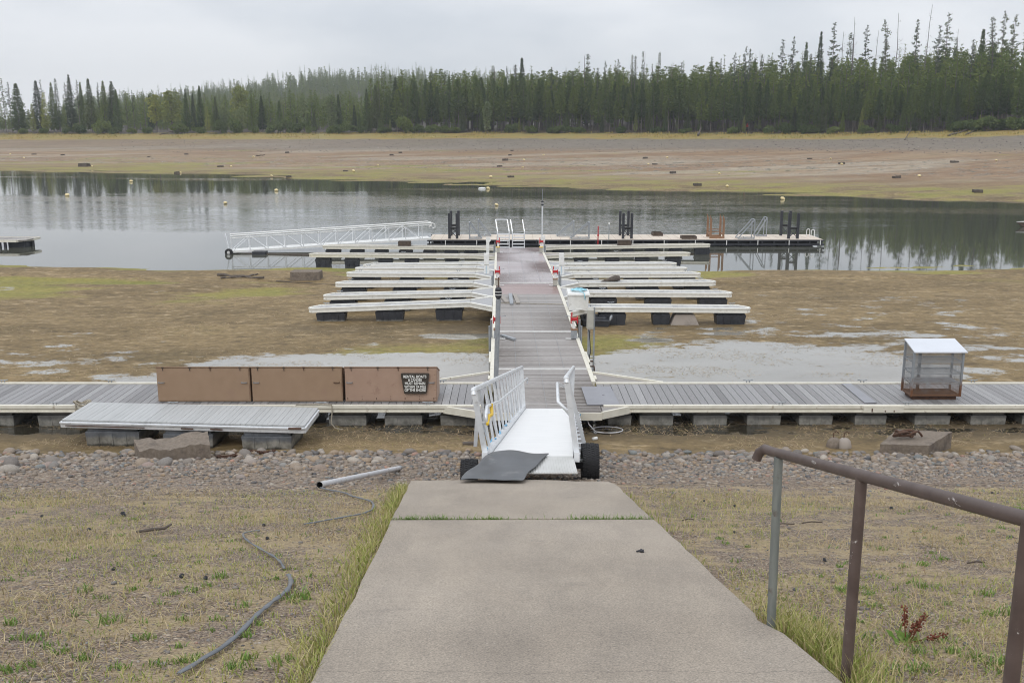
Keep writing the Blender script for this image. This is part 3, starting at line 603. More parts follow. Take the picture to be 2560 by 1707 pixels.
# cross dock, left and right of the walkway
def crossdock(name, x0, x1, label, fl, cl, side):
    root = thing(name, ((x0 + x1) / 2, 25, ZD), label, 'dock')
    b = MB(); x = x0
    while x < x1 - .02:
        wd = min(.185, x1 - x); b.box(x + .004, x + wd - .004, 24.0, 26.12, ZD - .04, ZD + .004 * random.random()); x += .19
    build(b, 'deck', MAT['woodY'], root)
    for nm, y0, y1 in (('front_trim', 23.88, 23.99), ('back_trim', 26.13, 26.22)):
        t = MB(); t.box(x0, x1, y0, y1, ZD - .055, ZD + .035); t.box(x0, x1, y0 + .025, y1 - .01, ZD - .165, ZD - .057); t.box(x0, x1, y0 + .008, y1 - .005, ZD - .15, ZD - .12); build(t, nm, MAT['trim'], root, bevel=.008)
    for a, c in fl: floatbox(root, a, c, 24.0, 26.1, ZD - .68, ZD - .155, 'floatnear', .02)
    for x, y in cl: cleat((x, y, ZD + .035), root, 'galv')
    # corner gussets towards the walkway
    g = MB(); s = side
    xa = -.66 if s < 0 else 2.3
    g.prism([(xa, 26.2, ZD - .05), (xa + s * 1.75, 26.2, ZD - .05), (xa - s * .02, 27.35, ZD - .05)], (0, 0, .04)); build(g, 'corner_plate', MAT['wood'], root)
    g = MB(); g.bar((xa + s * 1.8, 26.24, ZD - .06), (xa - s * .02, 27.4, ZD - .06), .07, .2); build(g, 'corner_brace', MAT['trim'], root); xb = -1.7 if s < 0 else 2.95
    g = MB(); g.bar((xb, 23.95, ZD - .09), (-.75 if s < 0 else 2.2, 23.33, ZD - .06), .07, .18); build(g, 'corner_brace', MAT['trim'], root)
    g = MB(); g.prism([(xb, 23.98, ZD - .045), (-.70 if s < 0 else 2.22, 23.98, ZD - .045), (-.70 if s < 0 else 2.22, 23.38, ZD - .045)], (0, 0, .04)); build(g, 'corner_plate', MAT['wood'], root)
    return root
flL = [(-15.3, -14.2), (-13.6, -12.5), (-11.9, -10.85), (-10.6, -9.5), (-9.2, -8.1), (-7.9, -6.8), (-6.2, -5.0), (-4.6, -3.65), (-3.2, -2.25), (-1.8, -.8)]
flR = [(2.4, 3.0), (3.2, 4.05), (4.55, 5.4), (5.9, 6.75), (7.2, 8.05), (8.6, 9.4), (10.1, 11.0), (11.5, 12.4), (12.8, 13.7), (14.2, 15.1)]
dl = crossdock('floating_dock', -16.4, -.72, 'weathered grey board dock left of the gangway, under the brown lockers', flL, [(-13.8, 26.17), (-10.9, 26.17), (-1.9, 26.17), (-11.4, 23.94), (-8.45, 23.94), (-4.75, 23.94), (-2.1, 23.94)], -1)
dr = crossdock('floating_dock', 2.28, 16.4, 'weathered grey board dock right of the gangway, carrying the wire cabinet', flR, [(6.4, 26.17), (9.5, 26.17), (12.5, 26.17), (6.7, 23.94), (9.85, 23.94), (13, 23.94)], 1)
mb = MB(); mb.box(8.75, 9.75, 23.868, 23.9, ZD - .15, ZD + .02)
o = build(mb, 'joint_plate', MAT['trim'], dr); o['label'] = 'rust-stained joint plate on the front edge'
mb = MB()
for x in (8.95, 9.28, 9.5): mb.box(x, x + .03, 23.862, 23.867, ZD - .13, ZD - .04 - .05 * (x > 9.2)); 
build(mb, 'rust_streak', MAT['rust'], dr)
# panels lying on the right dock
mb = MB(); q = [atz(1453, 968, ZD + .02), atz(1526, 967, ZD + .02), atz(1549, 1012, ZD + .02), atz(1468, 1013, ZD + .02)]; mb.prism(q, (0, 0, .02)); 
c_ = sum(q, Vector()) / 4; mb.lathe([(.0, .03), (.03, .03), (.03, .018)], c_ + Vector((.1, 0, 0)), (0, 0, 1), 10)
o = build(mb, 'deck_panel', MAT['panel']); tag(o, 'dark grey square panel lying where the right dock meets the walkway', 'panel')
mb = MB(); q = [atz(2104, 960, ZD + .012), atz(2128, 960, ZD + .012), atz(2192, 1007, ZD + .012), atz(2162, 1008, ZD + .012)]; mb.prism(q, (0, 0, .016)); o = build(mb, 'deck_panel', MAT['panel']); tag(o, 'long narrow grey strip panel laid across the right dock boards', 'panel')

# ------------------------------------------------------------------ main walkway
def wxl(y): return -.547 - .0122 * (y - 26.16)
WW = 2.775
wk = thing('walkway_dock', (.8, 40, ZD), 'long boarded walkway dock running out from the gangway into the lake', 'dock')
segs = [(23.38, 41.0, 'wood', 'deck', 'weathered grey boards'), (41.0, 43.9, 'woodred', 'deck', 'reddish stained boards'), (43.9, 61.6, 'woodwet', 'deck', 'wet pinkish grey boards')]
for a, b_, mt, nm, lb in segs:
    m_ = MB(); y = a; k = 0
    while y < b_ - .02:
        j = .008 * (random.random() - .5); z0, z1 = hprof(y), hprof(y + .137); xl = wxl(y) + .06; xr = wxl(y) + WW - .06; dz = .012 * math.sin(y * .7); d2 = .012 * math.sin(y * .5 + 2) + .004 * random.random()
        m_.hexa([(xl, y + .004, z0 - .04), (xr, y + .004, z0 - .04), (xr, y + .133, z1 - .04), (xl, y + .133, z1 - .04), (xl, y + .004, z0 + dz), (xr, y + .004, z0 + d2), (xr, y + .133, z1 + dz), (xl, y + .133, z1 + d2)]); y += .139
    o = build(m_, nm, MAT[mt], wk); o['label'] = lb
for s, nm in ((0, 'left_trim'), (1, 'right_trim')):
    t = MB(); ysx = [26.3, 27.7, 33.1, 38.6, 43, 49, 55, 61.65]
    for a, b_ in zip(ysx[:-1], ysx[1:]):
        pa = Vector((wxl(a) + s * WW, a + .02, hprof(a))); pb = Vector((wxl(b_) + s * WW, b_ - .02, hprof(b_)))
        t.bar(pa + Vector((0, 0, .0)), pb, .12, .07); t.bar(pa - Vector((0, 0, .16)), pb - Vector((0, 0, .16)), .07, .25)
        if a < 38: t.bar(lerp(pa, pb, .15) + Vector((s * .16 - .08, 0, .04)), lerp(pa, pb, .4) + Vector((s * .16 - .08, 0, .04)), .06, .04)
    build(t, 'side_trim', MAT['trim'], wk, bevel=.01)
for y in (27.76, 33.09, 44.14):
    m_ = MB(); m_.bar((wxl(y) + .06, y, hprof(y) + .02), (wxl(y) + WW - .06, y, hprof(y) + .02), .07, .03); build(m_, 'joint_strip', MAT['white'], wk)
m_ = MB(); m_.tube([(wxl(38.6) + .06 + i * .24, 38.75 - i * .035, ZD + .025 + .01 * (i % 2)) for i in range(12)], .014, 6); build(m_, 'joint_strip', MAT['rope'], wk)
for xa_, xb_ in ((1.15, 2.2), (-.6, .3)): m_ = MB(); m_.box(xa_, xb_, 23.33, 23.37, ZD - .19, ZD); build(m_, 'front_trim', MAT['trim'], wk)
m_ = MB(); m_.prism([(1.52, 23.324, ZD - .02), (1.68, 23.324, ZD - .02), (1.66, 23.324, ZD - .1), (1.58, 23.324, ZD - .16)], (0, .004, 0)); build(m_, 'paint_mark', MAT['blue'], wk)
for y in np.arange(24.2, 61, 2.9):
    xl = wxl(y); zt = hprof(y) - .12; floatbox(wk, xl + .15, xl + 1.1, y, y + 1.4, zt - .5, zt); floatbox(wk, xl + 1.65, xl + 2.6, y, y + 1.4, zt - .5, zt)
m_ = MB()
for k in range(1, 4):
    for a, b_ in ((23.5, 41), (44.3, 61)):
        m_.bar((wxl(a) + .69 * k, a, hprof(a) + .021), (wxl(b_) + .69 * k, b_, hprof(b_) + .021), .006, .004)
build(m_, 'screw_line', MAT['galv'], wk)

# ------------------------------------------------------------------ finger piers
ORD = ['first', 'second', 'third', 'fourth', 'fifth', 'sixth', 'seventh', 'eighth']
# side, front-edge pixel y at joint, tip pixel (x, y) , float pixel spans, in_water
FING = [(-1, 755.5, (771, 772.5), [(787, 861), (936, 1008), (1087, 1156)], .44), (-1, 731.7, (808, 741), [(821, 888), (959, 1025), (1098, 1161)], .40), (-1, 708, (838, 709.6), [(850, 913), (980, 1040), (1108, 1167)], .38),
        (-1, 686, (866, 684), [(876, 934), (997, 1053), (1117, 1172)], .35), (-1, 670.5, (888, 672), [(900, 950), (1010, 1060), (1120, 1170)], .3), (-1, 660, (908, 664), [(915, 965), (1015, 1065), (1120, 1170)], .3),
        (-1, 638, (772, 636.5), [(786, 825), (859, 896), (944, 980), (1010, 1046), (1112, 1146)], .5), (-1, 617, (806, 616), [(812, 849), (873, 908), (935, 969), (996, 1030), (1057, 1090), (1110, 1145), (1160, 1195)], .38),
        (1, 769, (1877, 772.7), [(1498, 1567), (1633, 1678), (1793, 1868)], .44), (1, 732.6, (1831, 734.5), [(1477, 1544), (1614, 1681), (1750, 1821)], .40), (1, 709, (1790, 706), [(1462, 1521), (1588, 1650), (1715, 1778)], .38),
        (1, 686.7, (1752, 685.5), [(1440, 1490), (1564, 1625), (1684, 1743)], .35), (1, 673, (1718, 672), [(1450, 1500), (1560, 1610), (1655, 1705)], .3), (1, 662, (1692, 660), [(1440, 1490), (1540, 1590), (1630, 1680)], .3),
        (1, 636, (1726, 634), [(1436, 1472), (1514, 1550), (1590, 1626), (1666, 1705)], .5), (1, 616, (1776, 612.5), [(1380, 1410), (1434, 1466), (1495, 1525), (1556, 1587), (1616, 1648), (1676, 1708), (1739, 1777)], .36)]
def solveY(px_, py):
    d = ray(px_, py); k = -d[2] / d[1]; lo, hi = 20., 80.
    for _ in range(50):
        m_ = (lo + hi) / 2
        if k * m_ > ZC - hprof(m_): hi = m_
        else: lo = m_
    return lo
FROOT = {}
for n, (sg, yj, tip, fl, drop) in enumerate(FING):
    i = n % 8; yf = solveY(1180 if sg < 0 else 1470, yj); z0 = hprof(yf) - (.0 if i < 6 else .05)
    xw = wxl(yf) - .02 if sg < 0 else wxl(yf) + WW + .02
    T = aty(tip[0], tip[1], yf); z1 = T.z; ln = abs(T.x - xw); W = .8
    loc = Vector((xw, yf, z0))
    lab = '%s finger pier from the shore on the %s side of the walkway, white edged' % (ORD[i], 'left' if sg < 0 else 'right')
    if i >= 6: lab = '%s finger pier on the %s side of the walkway, cream edged, floating in the lake' % (ORD[i], 'left' if sg < 0 else 'right')
    r = thing('finger_pier', loc, lab, 'finger pier', 'finger piers along the walkway'); FROOT[(sg, i)] = r
    trim = 'fingertrim' if i < 6 else 'trim'
    mp_ = lambda s, t, z: (xw + sg * s, yf + t, z0 + (z1 - z0) * s / ln + z)
    g0 = .95 if i < 6 else 1.2
    b = MB(); s = g0 + .02
    while s < ln - .12:
        b.box(s, min(s + .195, ln - .1), .06, W - .06, -.045, -.012 + .004 * random.random()); s += .2
    build(b.map(mp_), 'deck', MAT['woodfinger' if i < 6 else 'wood'], r)
    t = MB(); ch = .38
    def rail_(a, c):
        a, c = Vector(a), Vector(c); t.bar(a + Vector((0, 0, .005)), c + Vector((0, 0, .005)), .11, .05); t.bar(a - Vector((0, 0, .083)), c - Vector((0, 0, .083)), .06, .125); t.bar(a - Vector((0, 0, .15)), c - Vector((0, 0, .15)), .085, .025)
    rail_((g0, .05, 0), (ln - ch * .35, .05, 0)); rail_((g0, W - .05, 0), (ln - ch, W - .05, 0)); rail_((ln - ch * .35, .05, 0), (ln, .22, 0)); rail_((ln - ch, W - .05, 0), (ln, .3, 0))
    build(t.map(mp_), 'edge_trim', MAT[trim], r)
    fw, bw = (1.15, .6) if i < 4 else ((.75, .5) if i < 6 else (.35, .3))
    for ga_, gb_ in (((g0, .05, 0), (0.02, -fw, .0)), ((g0, W - .05, 0), (0.02, W + bw, 0))): t = MB(); rail_(ga_, gb_); build(t.map(mp_), 'gusset_arm', MAT[trim], r)
    t = MB(); t.prism([(0.05, -fw + .1, -.04), (g0, .07, -.04), (g0, W - .07, -.04), (.05, W + bw - .1, -.04)], (0, 0, .03)); build(t.map(mp_), 'gusset_plate', MAT['woodfinger' if i < 6 else 'wood'], r)
    for a, c in fl:
        xa, xb = sorted((abs(aty(a, yj, yf).x - xw), abs(aty(c, yj, yf).x - xw)))
        zs = z0 + (z1 - z0) * (xa + xb) / 2 / ln - z0
        gz = min(tz(xw + sg * (xa + xb) / 2, yf + .5), 3) - z0 if i < 6 else -z0 - .12
        bot = max(min(gz - .02, zs - .35), zs - .72)
        x_a, x_b = (xw + xa, xw + xb) if sg > 0 else (xw - xb, xw - xa)
        floatbox(r, x_a, x_b, yf + .08, yf + W - .08, z0 + bot, z0 + zs - .145, 'float', .05)
    for s_ in ((.25, .92) if i < 6 else (.5,)):
        q = mp_(ln * s_, W - .05, .03); cleat(q, r, 'galv')

# ------------------------------------------------------------------ far dock in the lake
ZF = .45
fd = thing('floating_dock', (7.5, 68.5, ZF), 'long beige topped dock on black floats lying across the end of the walkway', 'dock')
mb = MB(); mb.box(-5.6, 20.95, 66.9, 70.3, ZF - .06, ZF); build(mb, 'deck', MAT['beige'], fd)
mb = MB()
for x in np.arange(-5.4, 20.8, .62): mb.box(x, x + .012, 66.95, 70.25, ZF - .002, ZF + .003)
build(mb, 'deck_seam', MAT['plainwood'], fd)
mb = MB()
for y in (66.84, 70.3):
    mb.box(-5.7, 21.0, y, y + .1, ZF - .1, ZF - .003); mb.box(-5.7, 21.0, y - .03, y + .1, ZF - .38, ZF - .26)
    for x in np.arange(-5.6, 21, .8): mb.box(x, x + .09, y + .02, y + .08, ZF - .26, ZF - .1)
build(mb, 'frame', MAT['dark'], fd)
mb = MB(); mb.box(-5.3, 20.6, 67.05, 70.1, ZF - .30, ZF - .06); build(mb, 'under_frame', MAT['black'], fd)
for x in np.arange(-5.4, 20.2, 1.23): floatbox(fd, x, x + 1.08, 66.95, 70.2, -.12, ZF - .3, 'float', .03)
mb = MB()
for x in np.arange(-4.5, 21, 2.1): mb.box(x, x + .05, 66.80, 66.83, ZF - .34, ZF - .03)
build(mb, 'white_bracket', MAT['white'], fd)
def roller_frame(pxs, ytop, label):
    x0, x1 = aty(pxs[0], 596, 67.6).x, aty(pxs[1], 596, 67.6).x; zt = ZF + 1.72
    r = thing('boat_guide_frame', ((x0 + x1) / 2, 68.6, ZF), label, 'frame', 'black upright frames on the far dock')
    for y in (67.5, 69.5):
        for x in (x0, x1):
            m_ = MB(); m_.box(x - .085, x + .085, y - .07, y + .07, ZF, zt); build(m_, 'post', MAT['dark'], r)
        m_ = MB(); m_.tube([(x0, y, ZF + .72), (x1, y, ZF + .72)], .075, 10); build(m_, 'roller', MAT['black'], r)
        m_ = MB(); m_.bar((x0, y, ZF + .08), (x1, y, ZF + .62), .04, .04); m_.bar((x1, y, ZF + .08), (x0, y, ZF + .62), .04, .04); m_.bar((x0, y, ZF + .58), (x1, y, ZF + .58), .05, .05); build(m_, 'cross_brace', MAT['dark'], r)
roller_frame((1124, 1143), 532, 'black upright roller frame at the left end of the far dock')
roller_frame((1557, 1578), 535, 'black upright roller frame near the middle of the far dock, left of the brown rack')
roller_frame((1970, 1992), 529, 'black upright roller frame at the right end of the far dock by the white hoops')
def aframe(px_top, px_base, y, hgt, label):
    xt, xb = aty(px_top, 590, y).x, aty(px_base, 590, y).x
    r = thing('ramp_stand', ((xt + xb) / 2, y, ZF), label, 'stand', 'triangular galvanised stands on the far dock')
    for dy in (-.4, .4):
        m_ = MB(); m_.bar((xt, y + dy, ZF), (xt, y + dy, ZF + hgt), .055, .055); build(m_, 'upright', MAT['galv'], r)
        m_ = MB(); m_.bar((xb, y + dy, ZF + .05), (xt, y + dy, ZF + hgt), .05, .07); build(m_, 'brace', MAT['galv'], r)
    m_ = MB()
    for dy in (-.4, .4): m_.bar((xb, y + dy, ZF + .03), (xt, y + dy, ZF + .03), .06, .06)
    for x in (xt, xb, (xt + xb) / 2): m_.bar((x, y - .4, ZF + .07), (x, y + .4, ZF + .07), .05, .04)
    build(m_, 'base_frame', MAT['galv'], r); m_ = MB(); m_.bar((xt, y - .4, ZF + hgt), (xt, y + .4, ZF + hgt), .06, .04); build(m_, 'top_bar', MAT['galv'], r)
aframe(1174, 1204, 67.7, 1.1, 'grey triangular ramp stand left of the white steps, nearer the black frame')
aframe(1196, 1227, 69.2, 1.15, 'grey triangular ramp stand beside the white steps, farther back')
aframe(1434, 1392, 69.2, 1.05, 'grey triangular ramp stand leaning left, nearest the tall mast')
aframe(1472, 1426, 67.7, 1.1, 'grey triangular ramp stand leaning left, beside the red post')
aframe(1882, 1842, 67.7, 1.3, 'grey triangular ramp stand just right of the brown rack')
aframe(1912, 1887, 69.3, 1.3, 'grey triangular ramp stand between the brown rack and right black frame, rear one')
# brown rack
x0, x1 = aty(1771, 590, 68).x, aty(1808, 590, 68).x
r = thing('kayak_rack', ((x0 + x1) / 2, 68.2, ZF), 'brown wooden rack with four pointed uprights on the far dock', 'rack')
for y in (67.6, 68.7):
    for x in (x0, x1 - .14):
        m_ = MB(); m_.prism([(x, y, ZF), (x + .14, y, ZF), (x + .14, y, ZF + 1.25), (x, y, ZF + 1.6)], (0, .06, 0)); build(m_, 'upright', MAT['plainwood'], r)
for xa_, xb_, y_, z in ((x0, x1, 67.57, 0), (x0, x1, 68.77, 0), (x0 + .1, x1 - .1, 68.76, .3), (x0 + .1, x1 - .1, 68.76, .48)): m_ = MB(); m_.box(xa_, xb_, y_, y_ + .03, ZF + z, ZF + z + (.14 if z == 0 else .06)); build(m_, 'rail', MAT['plainwood'], r)
for x in (x0 + .03, x1 - .11):
    m_ = MB(); m_.box(x, x + .08, 67.67, 68.7, ZF + .22, ZF + .34); build(m_, 'side_rail', MAT['plainwood'], r)
def crate(pa, pb, y, z, dep, hgt, label, rot=0):
    x0, x1 = aty(pa, 600, y).x, aty(pb, 600, y).x; m_ = MB(); t = .035
    m_.box(x0, x1, y, y + dep, z, z + .03); m_.box(x0, x1, y, y + t, z + .031, z + hgt); m_.box(x0, x1, y + dep - t, y + dep, z + .031, z + hgt); m_.box(x0, x0 + t, y + t, y + dep - t, z + .031, z + hgt); m_.box(x1 - t, x1, y + t, y + dep - t, z + .031, z + hgt)
    o = build(m_, 'planter_box', MAT['darkwood'], None, ((x0 + x1) / 2, y + dep / 2, z)); return tag(o, label, 'box')
crate(1632, 1657, 69.2, ZF, .9, .22, 'shallow brown tray on the far dock, left of the two'); crate(1705, 1742, 67.2, ZF, .8, .2, 'wide brown tray at the front edge of the far dock')
yb = solveY(1470, 616); crate(1545, 1579, yb + .2, hprof(yb) - .04, .5, .34, 'dark brown box on the eighth right finger pier')
yb = solveY(1180, 617); crate(995, 1026, yb + .3, hprof(yb) - .05, .5, .34, 'dark brown box on the eighth left finger pier, before the white truss gangway')
m_ = MB(); x = aty(1495, 600, 64.5).x; m_.tube([(x, 64.5, .35), (x, 64.5, 1.6)], .035, 8); m_.lathe([(.05, 0), (.08, .05), (.05, .1)], (x, 64.5, .95), n=8); o = build(m_, 'marker_post', MAT['red'], None, (x, 64.5, .35)); tag(o, 'thin red post at the dock edge near the brown box', 'post')
x = aty(1522, 600, 67.1).x; r = thing('marker_post', (x, 67.1, ZF - .1), 'thin grey post with a white cap on the far dock', 'post')
m_ = MB(); m_.tube([(x, 67.1, ZF - .1), (x, 67.1, ZF + 1.0)], .03, 8); build(m_, 'pole', MAT['galv'], r); m_ = MB(); m_.lathe([(.05, 0), (.05, .1), (.02, .14)], (x, 67.1, ZF + 1.0), n=8); build(m_, 'cap', MAT['white'], r)
x = aty(2016, 590, 69).x; r = thing('ladder', (x + .2, 69, ZF), 'pair of white hooped grab rails at the right end of the far dock', 'ladder')
for dx, y in ((0, 69.0), (.2, 68.6)):
    m_ = MB(); m_.tube([(x + dx, y, ZF - .5), (x + dx, y, ZF + .4)] + [(x + dx + .11 - .11 * math.cos(a), y, ZF + .4 + .11 * math.sin(a)) for a in np.linspace(.3, 2.84, 6)] + [(x + dx + .22, y, ZF + .4), (x + dx + .22, y, ZF)], .025, 8); build(m_, 'hoop', MAT['white'], r)
for k in range(3): m_ = MB(); m_.bar((x, 69.0, ZF - .12 - .12 * k), (x + .2, 68.6, ZF - .12 - .12 * k), .04, .03); build(m_, 'rung', MAT['white'], r)
# steps at the end of the walkway
def steps(pl, pr_, ytop, yb_, label, top):
    y = 61.15; xl, xr = aty(pl, 620, y).x, aty(pr_, 620, y).x; z = hprof(y)
    r = thing('boarding_ladder', ((xl + xr) / 2, y, z), label, 'ladder', 'white ladders at the walkway end')
    H_ = 1.72
    for x in (xl, xr):
        m_ = MB(); m_.bar((x, y, z), (x, y + .05, z + 1.05), .06, .10, (0, 1, 0)); m_.bar((x, y + .05, z + 1.03), (x - .12, y + .4, z + H_), .06, .06, (0, 1, 0)); build(m_, 'stile', MAT['alu'], r)
    for k in range(5): m_ = MB(); m_.box(xl + .035, xr - .035, y - .12, y + .04, z + .04 + .2 * k, z + .10 + .2 * k); build(m_, 'rung', MAT['alu'], r)
    if top: m_ = MB(); m_.bar((xl - .12, y + .4, z + H_), (xr - .12, y + .4, z + H_), .055, .055); build(m_, 'top_bar', MAT['alu'], r)
steps(1244, 1273, 553, 623, 'white boarding ladder with a closed top bar, left of the pair at the walkway end', True)
steps(1281, 1311, 552, 623, 'white boarding ladder with two open handles, right of the pair at the walkway end', False)
# ------------------------------------------------------------------ truss gangway lying in the lake
wg = thing('gangway', (-12, 64, .3), 'long white truss gangway lying across the water left of the far dock', 'gangway')
Lb, Rb = aty(578, 630, 62.8), aty(1078, 597, 66.6); Tz = Vector((0, 0, 1.0)); off = (Rb - Lb).cross(Vector((0, 0, 1))).normalized() * -1.15
for s, o2 in ((0, Vector((0, 0, 0))), (1, off)):
    a, b_ = Lb + o2, Rb + o2
    m_ = MB(); m_.tube([a + Tz, b_ + Tz * 1.05, b_ + Tz * .98 + (b_ - a).normalized() * .25, b_ + Tz * .75 + (b_ - a).normalized() * .28, b_ + Tz * .68 + (b_ - a).normalized() * .1], .04, 7); m_.tube([a + Tz * .86, b_ + Tz * .92], .035, 7); build(m_, 'top_rail', MAT['white'], wg)
    m_ = MB(); m_.bar(a, b_, .09, .13); build(m_, 'bottom_chord', MAT['white'], wg)
    for k in range(12):
        t = (k + .05) / 11.6; m_ = MB(); m_.bar(lerp(a, b_, t), lerp(a, b_, t) + Tz * .95, .055, .055, (0, 1, 0)); build(m_, 'post', MAT['alu'], wg)
        if k < 11:
            t2 = (k + 1.05) / 11.6; m_ = MB()
            if k in (0, 5, 6, 7, 8, 9): m_.bar(lerp(a, b_, t), lerp(a, b_, t2) + Tz * .9, .045, .045, (0, 1, 0))
            else: m_.bar(lerp(a, b_, t) + Tz * .9, lerp(a, b_, t2), .045, .045, (0, 1, 0))
            build(m_, 'brace', MAT['alu'], wg)
m_ = MB(); m_.add([Lb + Vector((0, 0, .05)), Rb + Vector((0, 0, .05)), Rb + off + Vector((0, 0, .05)), Lb + off + Vector((0, 0, .05))], [(0, 1, 2, 3)]); o = build(m_, 'deck', MAT['white'], wg); o.modifiers.new('s', 'SOLIDIFY').thickness = .05
m_ = MB(); m_.bar(Lb + Vector((-.1, 0, -.05)), Lb + Vector((-.42, .3, 1.15)), .05, .1); build(m_, 'flap_plate', MAT['alu'], wg)
c = Lb + Vector((-.12, -.12, -.02)); wh = thing('wheel', c, None, None); wh.parent = wg; wh.location = c - wg.location
for k in ('label', 'category'):
    if k in wh: del wh[k]
m_ = MB(); m_.lathe([(.13, -.1), (.2, -.11), (.24, -.07), (.245, 0), (.24, .07), (.2, .11), (.13, .1), (.13, -.1)], c, (.15, 1, 0), 24); build(m_, 'tyre', MAT['black'], wh); m_ = MB(); m_.lathe([(0, .07), (.08, .08), (.13, .04), (.13, -.04), (.08, -.08), (0, -.07)], c, (.15, 1, 0), 18); build(m_, 'rim', MAT['rim'], wh)
# timber log boom and float under it
m_ = MB(); p0, p1_ = aty(600, 633, 63.0), aty(790, 640, 62.0); p0.z = .02; p1_.z = .03; m_.tube([p0, lerp(p0, p1_, .4), p1_], [.03, .05, .06], 8); o = build(m_, 'floating_log', MAT['drift']); tag(o, 'long dark log floating under the white truss gangway', 'log')
m_ = MB(); q = aty(648, 630, 62.6); m_.box(q.x - .42, q.x + .45, 62.4, 63.0, -.05, .2); o = build(m_, 'float', MAT['dark'], None, (q.x, 62.7, 0), bevel=.03); tag(o, 'dark float box under the white truss gangway', 'float')

# ------------------------------------------------------------------ brown lockers with sign
def locker(x0, x1, mt, label, k):
    y0, y1 = 24.32, 25.2; z = ZD + .02; zt = ZD + .90
    r = thing('storage_locker', ((x0 + x1) / 2, (y0 + y1) / 2, z), label, 'locker', 'brown lockers on the left dock')
    m_ = MB(); m_.hexa([(x0, y0, z), (x1, y0, z), (x1, y1, z), (x0, y1, z), (x0, y0, zt), (x1, y0, zt), (x1, y1, zt - .3), (x0, y1, zt - .3)]); build(m_, 'body', MAT[mt], r)
    m_ = MB(); m_.hexa([(x0 - .015, y0 - .025, zt + .003), (x1 + .015, y0 - .025, zt + .003), (x1 + .015, y1 + .02, zt - .31 + .003), (x0 - .015, y1 + .02, zt - .31 + .003), (x0 - .015, y0 - .025, zt + .028), (x1 + .015, y0 - .025, zt + .028), (x1 + .015, y1 + .02, zt - .285), (x0 - .015, y1 + .02, zt - .285)]); build(m_, 'lid', MAT[mt], r)
    m_ = MB(); m_.box(x0 + .02, x1 - .02, y0 - .018, y0 - .002, z + .03, zt - .02); build(m_, 'front_panel', MAT[mt], r)
    wd = x1 - x0
    for t in (.07, .36, .58, .9):
        m_ = MB(); m_.bar((x0 + wd * t, y0 - .03, zt + .02), (x0 + wd * t + .01, y0 - .03, zt - .08), .016, .012); m_.box(x0 + wd * t - .03, x0 + wd * t + .04, y0 - .034, y0 - .022, zt - .01, zt + .012); build(m_, 'hasp', MAT['rust' if t == .58 else 'darkwood'], r)
    for t in (.02, .91):
        m_ = MB(); x = x0 + wd * t; zz = z + .5; m_.tube([(x, y0 - .02, zz), (x, y0 - .06, zz), (x + .14, y0 - .06, zz), (x + .14, y0 - .02, zz)], .011, 6); build(m_, 'handle', MAT['rust' if (k == 1 and t > .5) else 'galv'], r)
    if k == 2:
        m_ = MB()
        for i in range(7): 
            m_.lathe([(.012, 0), (0, .006)], (x0 + .06 + i * wd / 6.4, y0 - .021, z + .06), (0, -1, 0), 6); m_.lathe([(.012, 0), (0, .006)], (x0 + .06 + i * wd / 6.4, y0 - .021, z + .09 + .04 * (i % 2)), (0, -1, 0), 6)
        for zz in np.arange(.1, .8, .2): m_.lathe([(.01, 0), (0, .006)], (x1 - .05, y0 - .021, z + zz), (0, -1, 0), 6)
        build(m_, 'rusty_screw', MAT['rust'], r)
    return r
X_ = lambda p: aty(p, 1005, 24.3).x
locker(X_(396), X_(627), 'brown', 'brown wooden storage locker, leftmost of three, behind the grey raft', 0)
locker(X_(632), X_(857), 'brown', 'brown wooden storage locker in the middle of three', 1)
locker(X_(864), X_(1093), 'brown2', 'pinkish brown storage locker carrying the dark sign', 2)
xs, zs = aty(1038, 958, 24.27).x, aty(1038, 958, 24.27).z; y_ = 24.285
sg_ = thing('sign', (xs, y_, zs), 'dark trapezoid wooden sign about rental boats on the pinkish locker', 'sign')
hw, hb, hh = .355, .285, .265
def rtrap():
    P = []
    for cx_, cz_, a0 in ((-hw + .03, hh - .03, 180), (hw - .03, hh - .03, 90), (hb - .03, -hh + .03, 0), (-hb + .03, -hh + .03, -90)):
        for a in (0, -30, -60, -90): P.append((xs + cx_ + .03 * math.cos(R(a0 + a)), y_, zs + cz_ + .03 * math.sin(R(a0 + a))))
    return P
m_ = MB(); m_.prism(rtrap(), (0, -.05, 0)); build(m_, 'sign_board', MAT['signdark'], sg_, bevel=.008)
LINES = ['RENTAL BOATS', '& CANOES', 'MUST REMAIN', 'WITHIN 1/4 MILE', 'OF THE SHORE']
WID = [.575, .34, .51, .54, .53]
for i, tx in enumerate(LINES):
    cu = bpy.data.curves.new('lettering', 'FONT'); cu.body = tx; cu.size = .1; cu.extrude = .004; cu.offset = .0022; cu.align_x = 'CENTER'; cu.align_y = 'CENTER'
    tmp = bpy.data.objects.new('lettering', cu); COL.objects.link(tmp); bpy.context.view_layer.update()
    dg = bpy.context.evaluated_depsgraph_get(); me = bpy.data.meshes.new_from_object(tmp.evaluated_get(dg)); bpy.data.objects.remove(tmp)
    co = np.empty(len(me.vertices) * 3, np.float32); me.vertices.foreach_get('co', co); co = co.reshape(-1, 3)
    wd = np.ptp(co[:, 0]); cx_ = (co[:, 0].max() + co[:, 0].min()) / 2; cz_ = (co[:, 1].max() + co[:, 1].min()) / 2
    V = np.stack([(co[:, 0] - cx_) * WID[i] / wd, -co[:, 2] - .055, (co[:, 1] - cz_) * .95 + .183 - .0875 * i], -1)
    me.vertices.foreach_set('co', V.astype(np.float32).ravel()); me.materials.clear(); me.materials.append(MAT['signtext']); me.name = 'lettering'; me.update()
    link('lettering', me, sg_)

